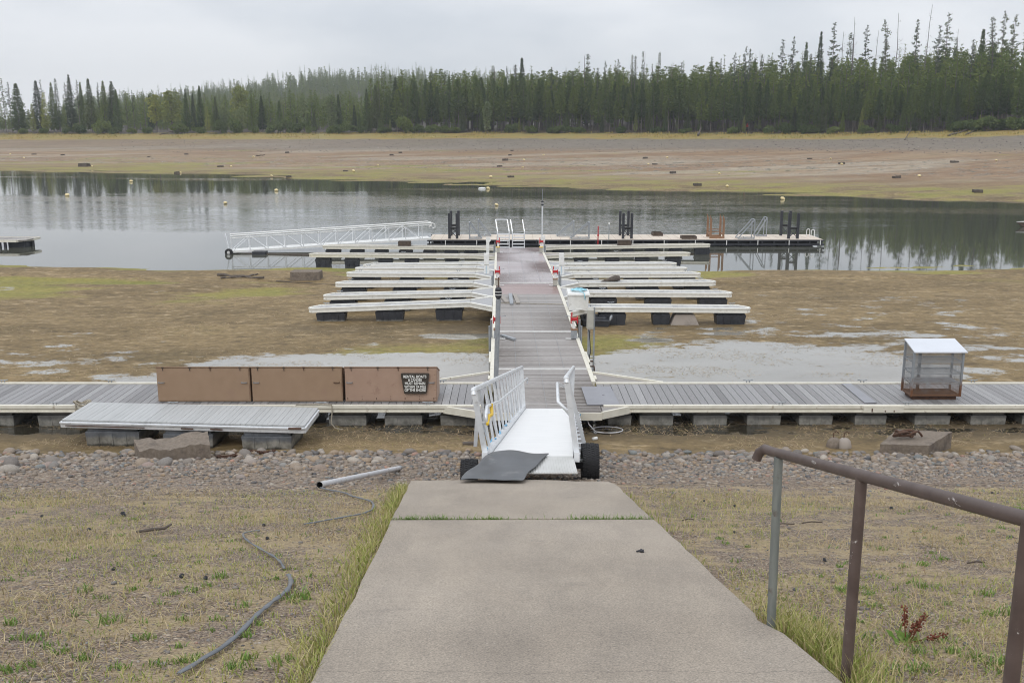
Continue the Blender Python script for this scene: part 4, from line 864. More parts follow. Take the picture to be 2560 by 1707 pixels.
# ------------------------------------------------------------------ grey raft in front of the left dock
RL = [Vector((-10.32, 21.93, 1.3)), Vector((-10.28, 23.42, 1.3)), Vector((-4.63, 22.92, 1.3)), Vector((-4.66, 21.47, 1.3))]
rf = thing('raft', (-7.4, 22.4, 1.3), 'low grey plank raft on three big floats in front of the left dock', 'raft')
m_ = MB(); NB = 46
for k in range(NB):
    t0, t1 = k / NB + .0005, (k + 1) / NB - .0005; zz = Vector((0, 0, .003 * random.random()))
    q = [lerp(RL[0], RL[3], t0), lerp(RL[0], RL[3], t1), lerp(RL[1], RL[2], t1), lerp(RL[1], RL[2], t0)]; d = Vector((0, 0, -.03)); m_.hexa([p + d for p in q] + [p + zz for p in q])
build(m_, 'deck', MAT['alumboards'], rf)
m_ = MB()
for a, b_ in ((0, 3), (1, 2), (0, 1), (2, 3)):
    m_.bar(RL[a] - Vector((0, .03, .10)), RL[b_] - Vector((0, .03, .10)), .05, .13); m_.bar(RL[a] - Vector((0, .05, .055)), RL[b_] - Vector((0, .05, .055)), .08, .03)
build(m_, 'frame', MAT['alu'], rf)
m_ = MB()
for t, ln_ in ((.02, .33), (.5, .05), (.62, .05)): m_.bar(lerp(RL[0], RL[3], t) - Vector((0, .092, .11)), lerp(RL[0], RL[3], t + ln_) - Vector((0, .092, .115)), .006, .022 if ln_ > .1 else .03)
m_.box(RL[3].x - .35, RL[3].x - .06, 21.37, 21.42, 1.24, 1.27); build(m_, 'rust_stain', MAT['rust'], rf)
for a, b_ in ((208, 345), (410, 535), (610, 735)):
    x0, x1 = aty(a, 1098, 21.75).x, aty(b_, 1098, 21.75).x; sk = (a - 208) / 400 * -.42
    floatbox(rf, x0, x1, 21.85 + sk * .8, 23.2 + sk * .8, .60, 1.15, 'floatraft', .03)
# ------------------------------------------------------------------ wire cabinet
X0, X1, Y0, Y1 = 10.16, 11.40, 24.5, 25.1
cg = thing('wire_cabinet', (10.78, 24.8, ZD), 'tall rusty wire mesh cabinet with sloping zinc roof on the right dock', 'cabinet')
m_ = MB(); zb, zf_, zr = ZD + .1, ZD + 1.24, ZD + 1.43
for x in (X0, X1):
    m_.box(x - .025, x + .025, Y0 - .025, Y0 + .025, zb, zf_); m_.box(x - .025, x + .025, Y1 - .025, Y1 + .025, zb, zr)
    for z in (.12, .42, .68, .98): m_.box(x - .012, x + .012, Y0 + .027, Y1 - .027, ZD + z, ZD + z + .025)
for y in (Y0, Y1):
    for z in (.12, .42, .68, .98): m_.box(X0 + .027, X1 - .027, y - .012, y + .012, ZD + z, ZD + z + .025)
m_.box(X0 + .4, X0 + .44, Y1 - .02, Y1 + .02, zb, zr - .02); m_.box(X0 + .36, X0 + .385, Y1 - .02, Y1 + .02, zb, zr - .02)
build(m_, 'frame', MAT['cageframe'], cg)
m_ = MB(); m_.box(X0 + .06, X1 - .06, Y0 + .06, Y1 - .06, ZD + .005, ZD + .1); m_.box(X0 - .01, X1 + .01, Y0 - .01, Y1 + .01, ZD + .102, ZD + .118); build(m_, 'base', MAT['rust'], cg)
m_ = MB(); m_.hexa([(X0 - .03, Y0 - .07, zf_ + .003), (X1 + .07, Y0 - .07, zf_ + .003), (X1 + .03, Y1 + .05, zr + .01), (X0 - .03, Y1 + .05, zr + .01), (X0 - .03, Y0 - .07, zf_ + .03), (X1 + .07, Y0 - .07, zf_ + .03), (X1 + .03, Y1 + .05, zr + .04), (X0 - .03, Y1 + .05, zr + .04)]); build(m_, 'roof', MAT['cageroof'], cg)
for nm, q in (('front_mesh', [(X0, Y0 - .014, zb), (X1, Y0 - .014, zb), (X1, Y0 - .014, zf_), (X0, Y0 - .014, zf_)]), ('back_mesh', [(X0, Y1 + .014, zb), (X1, Y1 + .014, zb), (X1, Y1 + .014, zr), (X0, Y1 + .014, zr)]), ('side_mesh', [(X0 - .014, Y0, zb), (X0 - .014, Y1, zb), (X0 - .014, Y1, zr), (X0 - .014, Y0, zf_)]), ('side_mesh', [(X1 + .014, Y0, zb), (X1 + .014, Y1, zb), (X1 + .014, Y1, zr), (X1 + .014, Y0, zf_)])):
    m_ = MB(); m_.add(q, [(0, 1, 2, 3)]); build(m_, nm, MAT['mesh'], cg)
for z in (.42, .69, .99): m_ = MB(); m_.box(X0 + .03, X1 - .03, Y0 + .03, Y1 - .03, ZD + z + .03, ZD + z + .04); build(m_, 'shelf', MAT['mesh'] if z > .5 else MAT['cageframe'], cg)

# ------------------------------------------------------------------ things on and beside the walkway
def mast(x, y, z, htop, label, r0=.045, hb=0, ant=.5):
    r = thing('mast', (x, y, z), label, 'mast')
    m_ = MB(); m_.tube([(x - hb, y, z), (x, y, z + htop)], r0, 12); build(m_, 'pole', MAT['galv' if ant < .6 else 'alu'], r)
    m_ = MB(); m_.lathe([(.02, -.06), (.05, -.03), (.085, .02), (.085, .06), (.07, .065), (.07, .085), (.088, .09), (.088, .14), (.07, .145), (.07, .165), (.085, .17), (.08, .24), (.05, .26), (.015, .28)], (x, y, z + htop + .05), n=16); build(m_, 'sensor', MAT['dark'], r)
    m_ = MB(); m_.lathe([(.091, .066), (.091, .084)], (x, y, z + htop + .05), n=16); m_.lathe([(.091, .146), (.091, .164)], (x, y, z + htop + .05), n=16); build(m_, 'white_ring', MAT['white'], r)
    m_ = MB(); m_.tube([(x, y, z + htop + .3), (x, y, z + htop + .3 + ant)], .014, 6); build(m_, 'rod', MAT['rust' if ant < .6 else 'galv'], r)
q = aty(1246, 748, 25.7); mast(q.x, 25.7, ZD, q.z - ZD, 'tall grey mast with dark sensor at the shore end of the walkway', .065, .08, .28)
q = aty(1356, 515, 62.5); mast(q.x, 62.5, .5, q.z - .5, 'slender pale mast with a dark ball near the far end of the walkway', .05, 0, .75)
def winch(x, y, side, label, tall=.5):
    z = hprof(y); s = side; r = thing('hand_winch', (x, y, z), label, 'winch', 'red hand winches along the walkway')
    m_ = MB(); m_.box(x - .1, x + .1, y - .12, y + .12, z + .03, z + tall * .62); build(m_, 'stand', MAT['galv' if y < 35 else 'boxgrey'], r)
    m_ = MB(); m_.box(x - .11, x + .11, y - .13, y + .13, z + tall * .62 + .003, z + tall * .7); build(m_, 'cap', MAT['yellow' if y > 57 else 'plainwood'], r)
    m_ = MB(); m_.bar((x, y, z + tall * .7), (x - s * .05, y, z + tall * .7 + .2), .1, .1); build(m_, 'arm', MAT['white'], r)
    zc_ = z + tall * .7 + .30; m_ = MB(); m_.box(x - .12, x - .09, y - .11, y + .11, zc_ - .12, zc_ + .1); m_.box(x + .09, x + .12, y - .11, y + .11, zc_ - .12, zc_ + .1); m_.box(x - .088, x + .088, y - .1, y - .07, zc_ - .02, zc_ + .06); m_.lathe([(.07, -.088), (.07, .088)], (x, y, zc_), (1, 0, 0), 12); m_.bar((x - s * .08, y, zc_ + .1), (x - s * .08, y, zc_ + .24), .04, .04); build(m_, 'drum_housing', MAT['red'], r)
    m_ = MB(); m_.lathe([(.04, -.08), (.04, .08)], (x, y - .02, zc_ - .03), (1, 0, 0), 10); build(m_, 'drum', MAT['white'], r)
    m_ = MB(); m_.bar((x - s * .12, y, zc_ + .1), (x - s * .3, y, zc_ + .12), .02, .02); build(m_, 'crank', MAT['galv'], r)
    for dx in (.18, .24): m_ = MB(); m_.tube([(x + s * dx, y + .1, z - .6), (x + s * dx, y + .1, z + (.62 if dx < .2 else .42))], .035, 8); build(m_, 'pile', MAT['galv'], r)
    m_ = MB(); m_.box(min(x - s * .1, x - s * .28), max(x - s * .1, x - s * .28), y - .12, y - .05, z + .022, z + .04); build(m_, 'foot_plate', MAT['white'], r)
for y, w1, w2 in ((32.0, 'nearest the shore', .5), (43.3, 'at the reddish boards', .45), (58.3, 'beside the white ladders', .5)):
    winch(wxl(y) + .12, y, -1, 'red hand winch on the left walkway edge, ' + w1, w2); winch(wxl(y) + WW - .12, y, 1, 'red hand winch on the right walkway edge, ' + w1, w2)
def pedestal(px_, pyb, pyt, y, label):
    z = hprof(y) - .05; x = aty(px_, pyb, y).x; zt = aty(px_, pyt, y).z
    r = thing('power_pedestal', (x, y, z), label, 'pedestal', 'white service pedestals beside the walkway')
    m_ = MB(); m_.box(x - .13, x + .13, y - .09, y + .09, z, z + (zt - z) * .45); m_.box(x - .125, x + .125, y - .085, y + .085, z + (zt - z) * .45 + .01, zt); build(m_, 'cabinet', MAT['white'], r, bevel=.015)
    m_ = MB(); m_.lathe([(.02, 0), (.02, .01)], (x, y - .087, z + (zt - z) * .78), (0, -1, 0), 8); m_.box(x - .11, x + .11, y - .11, y - .092, z + (zt - z) * .45, z + (zt - z) * .47); build(m_, 'fitting', MAT['boxgrey'], r)
    m_ = MB(); m_.tube([(x - .02, y - .1, z), (x - .015, y - .1, z + (zt - z) * .42)], .009, 5); build(m_, 'cable', MAT['blue'], r)
def headpost(px_, pyb, pyt, y, s, label):
    z = hprof(y) - .05; x = aty(px_, pyb, y).x; zt = aty(px_, pyt, y).z
    r = thing('service_post', (x, y, z), label, 'post', 'tall white posts beside the walkway')
    m_ = MB(); m_.box(x - .09, x + .09, y - .07, y + .07, z, zt - .22); build(m_, 'post', MAT['white'], r, bevel=.01)
    m_ = MB(); m_.prism([(x - .1, y - .08, zt), (x + .1, y - .08, zt), (x + s * .1 + .08 * s, y - .08, zt - .12) if s > 0 else (x + .1, y - .08, zt - .12), (x + s * .1 + .08 * s, y - .08, zt - .2) if s > 0 else (x + .1, y - .08, zt - .22), (x + .09, y - .08, zt - .3), (x - .09, y - .08, zt - .3), (x - .1, y - .08, zt - .22) if s > 0 else (x - .18, y - .08, zt - .2), (x - .1, y - .08, zt - .12) if s > 0 else (x - .18, y - .08, zt - .12)], (0, .16, 0)); build(m_, 'head', MAT['white'], r)
pedestal(1216.5, 687, 633, 47.9, 'white box pedestal left of the walkway between finger piers'); pedestal(1403.5, 688, 633, 47.6, 'white box pedestal right of the walkway between finger piers')
headpost(1219.5, 642, 579 + 14, 58.2, 1, 'slim white post with a knobbed head left of the walkway end'); headpost(1358.5, 632, 589, 59.2, -1, 'slim white post with a knobbed head right of the walkway end')
# storage bin and blue rope
x0, x1 = aty(1420, 770, 37.1).x, aty(1472, 770, 37.1).x
bn = thing('dock_box', ((x0 + x1) / 2, 37.5, ZD), 'white dock box with blue rope on its lid, right of the walkway', 'box')
m_ = MB(); m_.hexa([(x0 + .04, 37.1, ZD + .01), (x1 - .04, 37.1, ZD + .01), (x1 - .04, 37.85, ZD + .01), (x0 + .04, 37.85, ZD + .01), (x0, 37.05, ZD + .58), (x1, 37.05, ZD + .58), (x1, 37.9, ZD + .58), (x0, 37.9, ZD + .58)]); m_.box(x0 + .3, x1 - .25, 37.03, 37.06, ZD + .07, ZD + .09); build(m_, 'body', MAT['white'], bn, bevel=.02)
m_ = MB(); m_.hexa([(x0 - .04, 37.0, ZD + .585), (x1 + .05, 37.0, ZD + .585), (x1 + .05, 37.95, ZD + .585), (x0 - .04, 37.95, ZD + .585), (x0 - .01, 37.02, ZD + .68), (x1 + .02, 37.02, ZD + .68), (x1 + .02, 37.93, ZD + .72), (x0 - .01, 37.93, ZD + .72)]); build(m_, 'lid', MAT['white'], bn, bevel=.02)
m_ = MB(); m_.bar((x1 - .15, 37.03, ZD + .47), (x1 - .15, 37.03, ZD + .56), .05, .02); build(m_, 'latch', MAT['galv'], bn)
m_ = MB(); pts = []
for i in range(90): a = i * .9; rr = .10 + .2 * random.random(); pts.append(((x0 + x1) / 2 + .02 + rr * 1.1 * math.cos(a), 37.45 + rr * .8 * math.sin(a), ZD + .73 + .1 * (1 - rr * 3) * random.random() + .02))
pts += [((x0 + x1) / 2 + .2, 37.0, ZD + .70), ((x0 + x1) / 2 + .22, 36.97, ZD + .6), ((x0 + x1) / 2 + .24, 36.97, ZD + .45)]
m_.tube(pts, .016, 5); o = build(m_, 'rope_pile', MAT['lightblue']); tag(o, 'heap of pale blue rope on the white dock box', 'rope')
# meter box on its post
q = aty(1486, 768, 29.5); r = thing('meter_box_post', (q.x, 29.5, tz(q.x, 29.5)), 'grey meter box on a tall channel post right of the walkway', 'meter box')
m_ = MB(); m_.bar((q.x, 29.5, tz(q.x, 29.5) - .1), (q.x, 29.5, q.z), .05, .06, (0, 1, 0)); m_.bar((q.x - .15, 29.52, tz(q.x, 29.5) - .1), (q.x - .15, 29.52, q.z - .7), .08, .05, (0, 1, 0)); build(m_, 'post', MAT['galv'], r)
m_ = MB(); m_.hexa([(q.x - .23, 29.3, 1.92), (q.x - .03, 29.3, 1.92), (q.x - .03, 29.5, 1.92), (q.x - .23, 29.5, 1.92), (q.x - .23, 29.3, 2.5), (q.x - .03, 29.3, 2.5), (q.x - .03, 29.46, 2.56), (q.x - .23, 29.46, 2.56)]); build(m_, 'box', MAT['boxgrey'], r, bevel=.01)
m_ = MB(); m_.box(q.x - .21, q.x - .05, 29.288, 29.298, 1.96, 2.44); build(m_, 'door', MAT['boxgrey'], r)
m_ = MB(); m_.tube([(q.x - .16, 29.45, 1.9), (q.x - .12, 29.42, 1.5), (q.x - .1, 29.4, 1.2), (q.x - .17, 29.4, .9), (q.x - .18, 29.4, .75)], .012, 6); build(m_, 'cable', MAT['black'], r)
m_ = MB(); m_.tube([(q.x - .55, 29.45, ZD - .15), (q.x - .02, 29.45, ZD - .15)], .025, 7); m_.tube([(q.x - .35, 29.2, ZD - .25), (q.x, 29.2, ZD - .25), (q.x + .02, 29.2, .6), (q.x - .1, 29.1, .55), (q.x + .05, 28.7, .55)], .024, 7); build(m_, 'conduit', MAT['rust'], r)
# loose planks
def plank(p0, p1_, wd, th, label, z=None, mat='plank', bend=0):
    a, b_ = atz(*p0, ZD + .05), atz(*p1_, ZD + .05); m_ = MB(); m_.bar(a, b_, wd, th)
    o = build(m_, 'plank', MAT[mat], None, (a + b_) / 2); return tag(o, label, 'plank', 'loose planks on the walkway')
plank((1250, 735.6), (1268, 756), .16, .05, 'loose board slanting by the mast, leftmost of three on the walkway'); plank((1275.5, 734.6), (1279, 759.5), .14, .06, 'greyer loose board in the middle of three on the walkway', mat='galv'); plank((1286, 734.6), (1295.5, 757.6), .15, .05, 'loose board nearest the dock box, rightmost of three on the walkway')
plank((1254.5, 838), (1287, 848), .12, .06, 'broken dark plank lying across the left edge of the walkway', mat='galv')
a, b_ = atz(1372, 701, .95), atz(1382, 710, .98); m_ = MB(); m_.bar(a, b_, .06, .06); o = build(m_, 'plank', MAT['white'], None, (a + b_) / 2); tag(o, 'short white stick on the right edge of the reddish boards', 'plank')
# driftwood lump on third right finger
rr_ = FROOT[(1, 2)].location; q = aty(1528, 703, rr_.y + .5); m_ = MB(); m_.tube([q + Vector((-.45, 0, -.02)), q + Vector((-.2, .0, .03)), q + Vector((0, 0, .09)), q + Vector((.2, .02, .13)), q + Vector((.33, 0, .12)), q + Vector((.38, 0, .05))], [.03, .07, .11, .15, .13, .05], 10); o = build(m_, 'driftwood', MAT['drift'], None, q); tag(o, 'brown driftwood stump lying on the third right finger pier', 'driftwood')
# ------------------------------------------------------------------ lone pieces on the flats
q = hit(1488, 818); zz = q.z; r = thing('pontoon', (q.x, q.y + .4, zz), 'black plastic pontoon aground under the first right finger pier', 'pontoon')
m_ = MB(); x0, x1 = aty(1452, 815, q.y).x, aty(1527, 815, q.y).x; y0 = q.y; m_.hexa([(x0 + .1, y0 + .1, zz - .05), (x1 - .1, y0, zz - .05), (x1 - .05, y0 + .9, zz - .05), (x0 + .1, y0 + 1, zz - .05), (x0, y0, zz + .30), (x1, y0 - .05, zz + .26), (x1, y0 + 1, zz + .3), (x0, y0 + 1.05, zz + .34)]); m_.box(x0 + .15, x1 - .15, y0 + .12, y0 + .9, zz + .2, zz + .36); build(m_, 'hull', MAT['float'], r, bevel=.04)
m_ = MB(); m_.tube([(x1 - .03, y0 + .02, zz + .26), (x1 - .01, y0, zz + .42), (x1 + .02, y0 + .03, zz + .44), (x1 + .02, y0 + .1, zz + .3)], .04, 8); build(m_, 'lug', MAT['galv'], r)
def trapblock(pxa, pxb, pyb, y, hgt, label, mat='concrete', tp=.2, dep=.8, name='concrete_block'):
    x0, x1 = aty(pxa, pyb, y).x, aty(pxb, pyb, y).x; z = tz((x0 + x1) / 2, y) - .06; m_ = MB()
    m_.hexa([(x0, y, z), (x1, y, z), (x1, y + dep, z), (x0, y + dep, z), (x0 + tp, y + tp * .6, z + hgt), (x1 - tp, y + tp * .6, z + hgt), (x1 - tp, y + dep - tp * .6, z + hgt), (x0 + tp, y + dep - tp * .6, z + hgt)])
    o = build(m_, name, MAT[mat], None, ((x0 + x1) / 2, y + dep / 2, z), bevel=.03); return tag(o, label, 'block')
yr1 = FROOT[(1, 0)].location.y
trapblock(1676, 1750, 801, yr1 + .02, .46, 'pale tapered concrete block under the first right finger pier')
q = hit(762, 702); trapblock(725, 800, 702, q.y, .52, 'long grey concrete block on the mud left of the finger piers', 'block', .02, .9)
# big blocks on the shore
def roughblock(P, hgt, label, mat, seed, jag=.0):
    """P: four base points (front left, front right, back right, back left)"""
    m_ = MB(); nx, ny = 14, 6; rg = random.Random(seed); V = []; c0 = sum(P, Vector()) / 4
    base = lambda u, v: lerp(lerp(P[0], P[1], u), lerp(P[3], P[2], u), v)
    top = [[base(i / nx, j / ny) + Vector((rg.uniform(-.01, .01), rg.uniform(-.01, .01), hgt(i / nx, j / ny) + (rg.uniform(-jag, jag)))) for i in range(nx + 1)] for j in range(ny + 1)]
    T = [p for row in top for p in row]; n = nx + 1
    m_.add(T, [(j * n + i, j * n + i + 1, (j + 1) * n + i + 1, (j + 1) * n + i) for j in range(ny) for i in range(nx)])
    ring = [(i, 0) for i in range(nx + 1)] + [(nx, j) for j in range(1, ny + 1)] + [(i, ny) for i in range(nx - 1, -1, -1)] + [(0, j) for j in range(ny - 1, 0, -1)]
    tp_ = [top[j][i] for i, j in ring]; bt = [base(i / nx, j / ny) + Vector((0, 0, -.25)) for i, j in ring]; k = len(ring)
    m_.add(tp_ + bt, [(a, (a + 1) % k, k + (a + 1) % k, k + a) for a in range(k)])
    o = build(m_, 'concrete_block', MAT[mat], None, c0); return tag(o, label, 'block')
P = [aty(352, 1162, 19.75), aty(527, 1143, 20.0), aty(524, 1140, 20.75), aty(338, 1150, 20.5)]
for p in P: p.z = tz(p.x, p.y)
hb = lambda u, v: .46 + .10 * u + .025 * math.sin(u * 9 + 1) + (.04 * v if u > .6 else 0) + (.04 * math.exp(-((u - .2) / .1) ** 2))
P0z = min(p.z for p in P)
for p in P: p.z = P0z - .08
roughblock(P, hb, 'broken brown concrete block with a jagged top on the left cobbles', 'block', 4, .02)
P = [aty(2200, 1112, 20.9), aty(2322, 1115, 20.6), aty(2378, 1110, 21.6), aty(2240, 1100, 22.0)]
P0z = min(tz(p.x, p.y) for p in P)
for p in P: p.z = P0z
roughblock(P, lambda u, v: .38 + .06 * u, 'smooth grey-brown concrete block at the water edge on the right', 'block', 6, .004)
m_ = MB(); q = aty(2262, 1072, 21.2); pts = [(q.x + .22 * math.cos(a * 1.3) * (1 + .3 * math.sin(a * 3)), q.y + .1 * math.sin(a * 1.7), P0z + .50 + .05 * math.sin(a * 2.3) + .03) for a in np.linspace(0, 14, 70)] + [(q.x + .3, q.y, P0z + .58), (q.x + .36, q.y, P0z + .52), (q.x + .4, q.y, P0z + .46)]
m_.tube(pts, .026, 6); o = build(m_, 'rusty_chain', MAT['rust']); tag(o, 'rusty chain heaped on the right concrete block', 'chain')
for px_, py, lab, mt in ((2084, 1118, 'small grey concrete stump with a bent rod on the right shore', 'block'), (2110, 1120, 'small pale concrete stump beside the grey one on the right shore', 'concrete')):
    q = hit(px_, py); r = thing('concrete_stump', q, lab, 'stump'); m_ = MB(); m_.lathe([(.15, -.1), (.17, .05), (.14, .16), (.08, .22), (0, .24)], q, n=9); o = build(m_, 'body', MAT[mt], r)
    m_ = MB(); m_.tube([q + Vector((-.02, 0, .18)), q + Vector((-.02, 0, .34)), q + Vector((.04, 0, .38)), q + Vector((.1, 0, .34))], .012, 5); build(m_, 'rod', MAT['rust'], r)
# chain over the left cobbles
m_ = MB()
for k in range(46):
    t = k / 45; p_ = hit(545 + 140 * t, 1146 - 16 * t + 4 * math.sin(t * 9)) + Vector((0, 0, .05)); d = Vector((1, .2 * math.cos(t * 9), 0)).normalized(); u = Vector((0, 0, 1)) if k % 2 else Vector((0, 1, 0)); s = .035
    m_.tube([p_ + d * s * 1.3 * math.cos(a) + u * s * .7 * math.sin(a) for a in np.linspace(0, 2 * math.pi, 9)], .011, 5, False)
o = build(m_, 'chain', MAT['rust']); tag(o, 'dark chain lying over the cobbles right of the broken block', 'chain')
# white pipe, flat hose, cables, small litter on the bank
a, b_ = hit(799, 1222) + Vector((0, 0, .045)), hit(1000, 1176) + Vector((0, 0, .05)); r = thing('drain_pipe', (a + b_) / 2, 'white plastic pipe lying on the gravel left of the path end', 'pipe')
m_ = MB(); d = (b_ - a).normalized(); m_.tube([a, lerp(a, b_, .5), b_], .039, 14, False); build(m_, 'tube', MAT['pipe'], r); m_ = MB(); m_.lathe([(.037, .01), (.032, .012), (.032, .5)], a, d, 14); build(m_, 'bore', MAT['black'], r); m_ = MB(); m_.lathe([(.042, -.12), (.045, .0), (.042, .02)], b_, d, 12); build(m_, 'coupling', MAT['galv'], r)
def ribbon(pix, wd, label, lift=.02):
    P = [hit(*p) for p in pix]; m_ = MB(); V = []
    S = []
    for i in range(len(P) - 1):
        p0, p1_, p2_, p3 = P[max(i - 1, 0)], P[i], P[i + 1], P[min(i + 2, len(P) - 1)]
        for k in range(6):
            t = k / 6; S.append(.5 * ((2 * p1_) + (-p0 + p2_) * t + (2 * p0 - 5 * p1_ + 4 * p2_ - p3) * t * t + (-p0 + 3 * p1_ - 3 * p2_ + p3) * t ** 3))
    S.append(P[-1]); n = len(S)
    for i, p in enumerate(S):
        d = (S[min(i + 1, n - 1)] - S[max(i - 1, 0)]); d.z = 0; d.normalize(); sx = Vector((d.y, -d.x, 0)); w_ = .43 * wd * (.75 + .5 * abs(math.sin(i * .55))); z = tz(p.x, p.y) + lift
        V += [Vector((p.x, p.y, z)) - sx * w_ / 2, Vector((p.x, p.y, z + .006)), Vector((p.x, p.y, z)) + sx * w_ / 2 + Vector((0, 0, .004 * math.sin(i)))]
    m_.add(V, [f for i in range(n - 1) for f in ((3 * i, 3 * i + 1, 3 * i + 4, 3 * i + 3), (3 * i + 1, 3 * i + 2, 3 * i + 5, 3 * i + 4))], True)
    o = build(m_, 'flat_hose', MAT['hose']); o.modifiers.new('s', 'SOLIDIFY').thickness = .006; return tag(o, label, 'hose', 'pieces of flat grey hose on the bank')
ribbon([(448, 1700), (500, 1665), (560, 1628), (600, 1598), (640, 1555), (665, 1530), (690, 1510), (715, 1488), (728, 1468), (722, 1445)], .072, 'flat grey hose curving through the dry grass at lower left', .03)
ribbon([(711, 1432), (703, 1415), (688, 1400), (660, 1385), (625, 1362), (610, 1348), (613, 1338), (650, 1334)], .042, 'thin middle piece of grey hose curling in the dry grass', .025)
ribbon([(760, 1318), (800, 1310), (860, 1300), (905, 1290), (932, 1278), (930, 1262), (905, 1252), (880, 1246), (862, 1238), (830, 1232), (802, 1226)], .06, 'grey hose bent back beneath the white pipe near the path', .03)
m_ = MB(); q = [aty(1463, 1030, 23.6), aty(1472, 1060, 23.4), aty(1490, 1080, 23.2)]; c0_ = hit(1518, 1078); w0 = [Vector((c0_.x + .38 * math.cos(a), c0_.y + .33 * math.sin(a), 0)) for a in np.linspace(3.6, 9.2, 22)]
for p_ in w0: p_.z = tz(p_.x, p_.y) + .03
m_.tube([q[0], q[1], q[2]] + w0, .014, 6); o = build(m_, 'cable', MAT['pipe']); tag(o, 'thin pale cable looping down from the dock corner right of the gangway', 'cable')
m_ = MB(); q = aty(829, 1010, 23.86); m_.tube([(q.x - .9, 23.9, ZD + .05), (q.x - .2, 23.9, ZD + .06), (q.x, 23.86, ZD + .06), (q.x + .01, 23.84, ZD - .1), (q.x - .02, 23.8, ZD - .4), (q.x + .1, 23.7, ZD - .5), (q.x + .3, 23.6, ZD - .5)], .016, 6); o = build(m_, 'mooring_rope', MAT['rope']); tag(o, 'frayed mooring rope hanging over the left dock edge under the lockers', 'rope')
m_ = MB(); q = aty(205, 1006, 23.9)
pts = [(q.x + .22 * math.cos(a) * (1 - a * .02), 23.9 + .12 * math.sin(a), ZD + .1 + .05 * math.sin(a * 2.1)) for a in np.linspace(0, 16, 60)] + [(q.x - .15, 23.84, ZD - .1)]; m_.tube(pts, .018, 6); o = build(m_, 'mooring_rope', MAT['rope']); tag(o, 'dark coiled mooring rope on a cleat at the left end of the raft', 'rope')
q = hit(1487, 1100); m_ = MB(); m_.lathe([(0, -.065), (.036, -.065), (.04, .06), (0, .06)], q + Vector((0, 0, .03)), (1, .3, .1), 12); o = build(m_, 'plastic_cup', MAT['white'], None, q); tag(o, 'small white cup lying on the mud right of the gangway', 'cup')
q = hit(1176, 1112); m_ = MB(); m_.bar(q + Vector((-.18, 0, .03)), q + Vector((.16, .03, .04)), .12, .05); o = build(m_, 'driftwood', MAT['drift'], None, q); tag(o, 'short grey driftwood chip on the mud left of the gangway', 'driftwood')
q = hit(378, 1335); m_ = MB(); m_.tube([q + Vector((-.13, 0, .02)), q + Vector((0, .02, .035)), q + Vector((.1, .06, .03)), q + Vector((.13, .15, .03))], [.012, .016, .014, .01], 7); o = build(m_, 'stick', MAT['drift'], None, q); tag(o, 'bent grey stick in the dry grass at lower left', 'stick')
for px_, py, lg, lab in ((1957, 1319, .22, 'dark twig on the gravel behind the galvanised post'), (2030, 1313, .2, 'thin grey twig on the gravel behind the handrail'), (1720, 1307, .12, 'dark twig beside the right edge of the path'), (2440, 1415, .14, 'dark twig lying on the gravel at far right')):
    q = hit(px_, py); m_ = MB(); m_.tube([q + Vector((-lg / 2, 0, .02)), q + Vector((0, .01, .03)), q + Vector((lg / 2, .02, .02))], .006, 6); o = build(m_, 'stick', MAT['darkwood'], None, q); tag(o, lab, 'stick')
d = ray(1603, 1380); k = -d[2] / d[1]; y = 1.55 / (k - PS); q = Vector((d[0] / d[1] * y, y, pz(y)))
m_ = MB(); m_.lathe([(.0, 0), (.014, .006), (.017, .016), (.008, .026), (0, .03)], q, n=9); m_.tube([q + Vector((-.036, .0, .008)), q + Vector((-.01, .01, .01)), q + Vector((.02, .015, .012))], .007, 6); m_.tube([q + Vector((0, .0, .012)), q + Vector((.02, -.01, .008))], .007, 6); o = build(m_, 'litter', MAT['dark'], None, q); tag(o, 'small dark scrap lying on the concrete path', 'litter')
# pine cones / dark stones scattered on the bank
CN = [(307, 1290, .05), (223, 1328, .03), (455, 1447, .035), (515, 1450, .028), (385, 1283, .02), (360, 1262, .03), (105, 1293, .025), (285, 1427, .025), (660, 1315, .026), (668, 1348, .028), (1836, 1333, .022), (1836, 1268, .025), (1974, 1178, .03), (2228, 1273, .03), (2060, 1406, .03), (2480, 1234, .025), (1760, 1254, .022), (478, 1322, .018)]
cone0 = None
for k, (px_, py, s) in enumerate(CN):
    q = hit(px_, py)
    if cone0 is None:
        m_ = MB(); m_.lathe([(0, -.6), (.5, -.5), (.85, -.1), (.8, .2), (.55, .6), (.25, .85), (0, .95)], (0, 0, 0), (.8, .3, .3), 9)
        for i in range(50):
            a = i * 2.4; h = -.4 + i / 50 * 1.1; ax = Vector((.8, .3, .3)).normalized(); e = ax.orthogonal().normalized(); g = ax.cross(e); rr = .9 * math.sqrt(max(.05, 1 - (h / 1.0) ** 2)); c = ax * h + (e * math.cos(a) + g * math.sin(a)) * rr; m_.bar(c * .9, c * 1.12 + ax * .1, .25, .1)
        cone0 = build(m_, 'pine_cone', MAT['dark']); o = cone0
    else: o = cone0.copy(); COL.objects.link(o)
    s *= .62; o.location = q + Vector((0, 0, s * .5)); o.scale = (s,) * 3; o.rotation_euler = (0, 0, k * 1.3); tag(o, 'small dark pine cone lying on the gravel and dry grass bank', 'pine cone', 'dark pine cones on the bank')

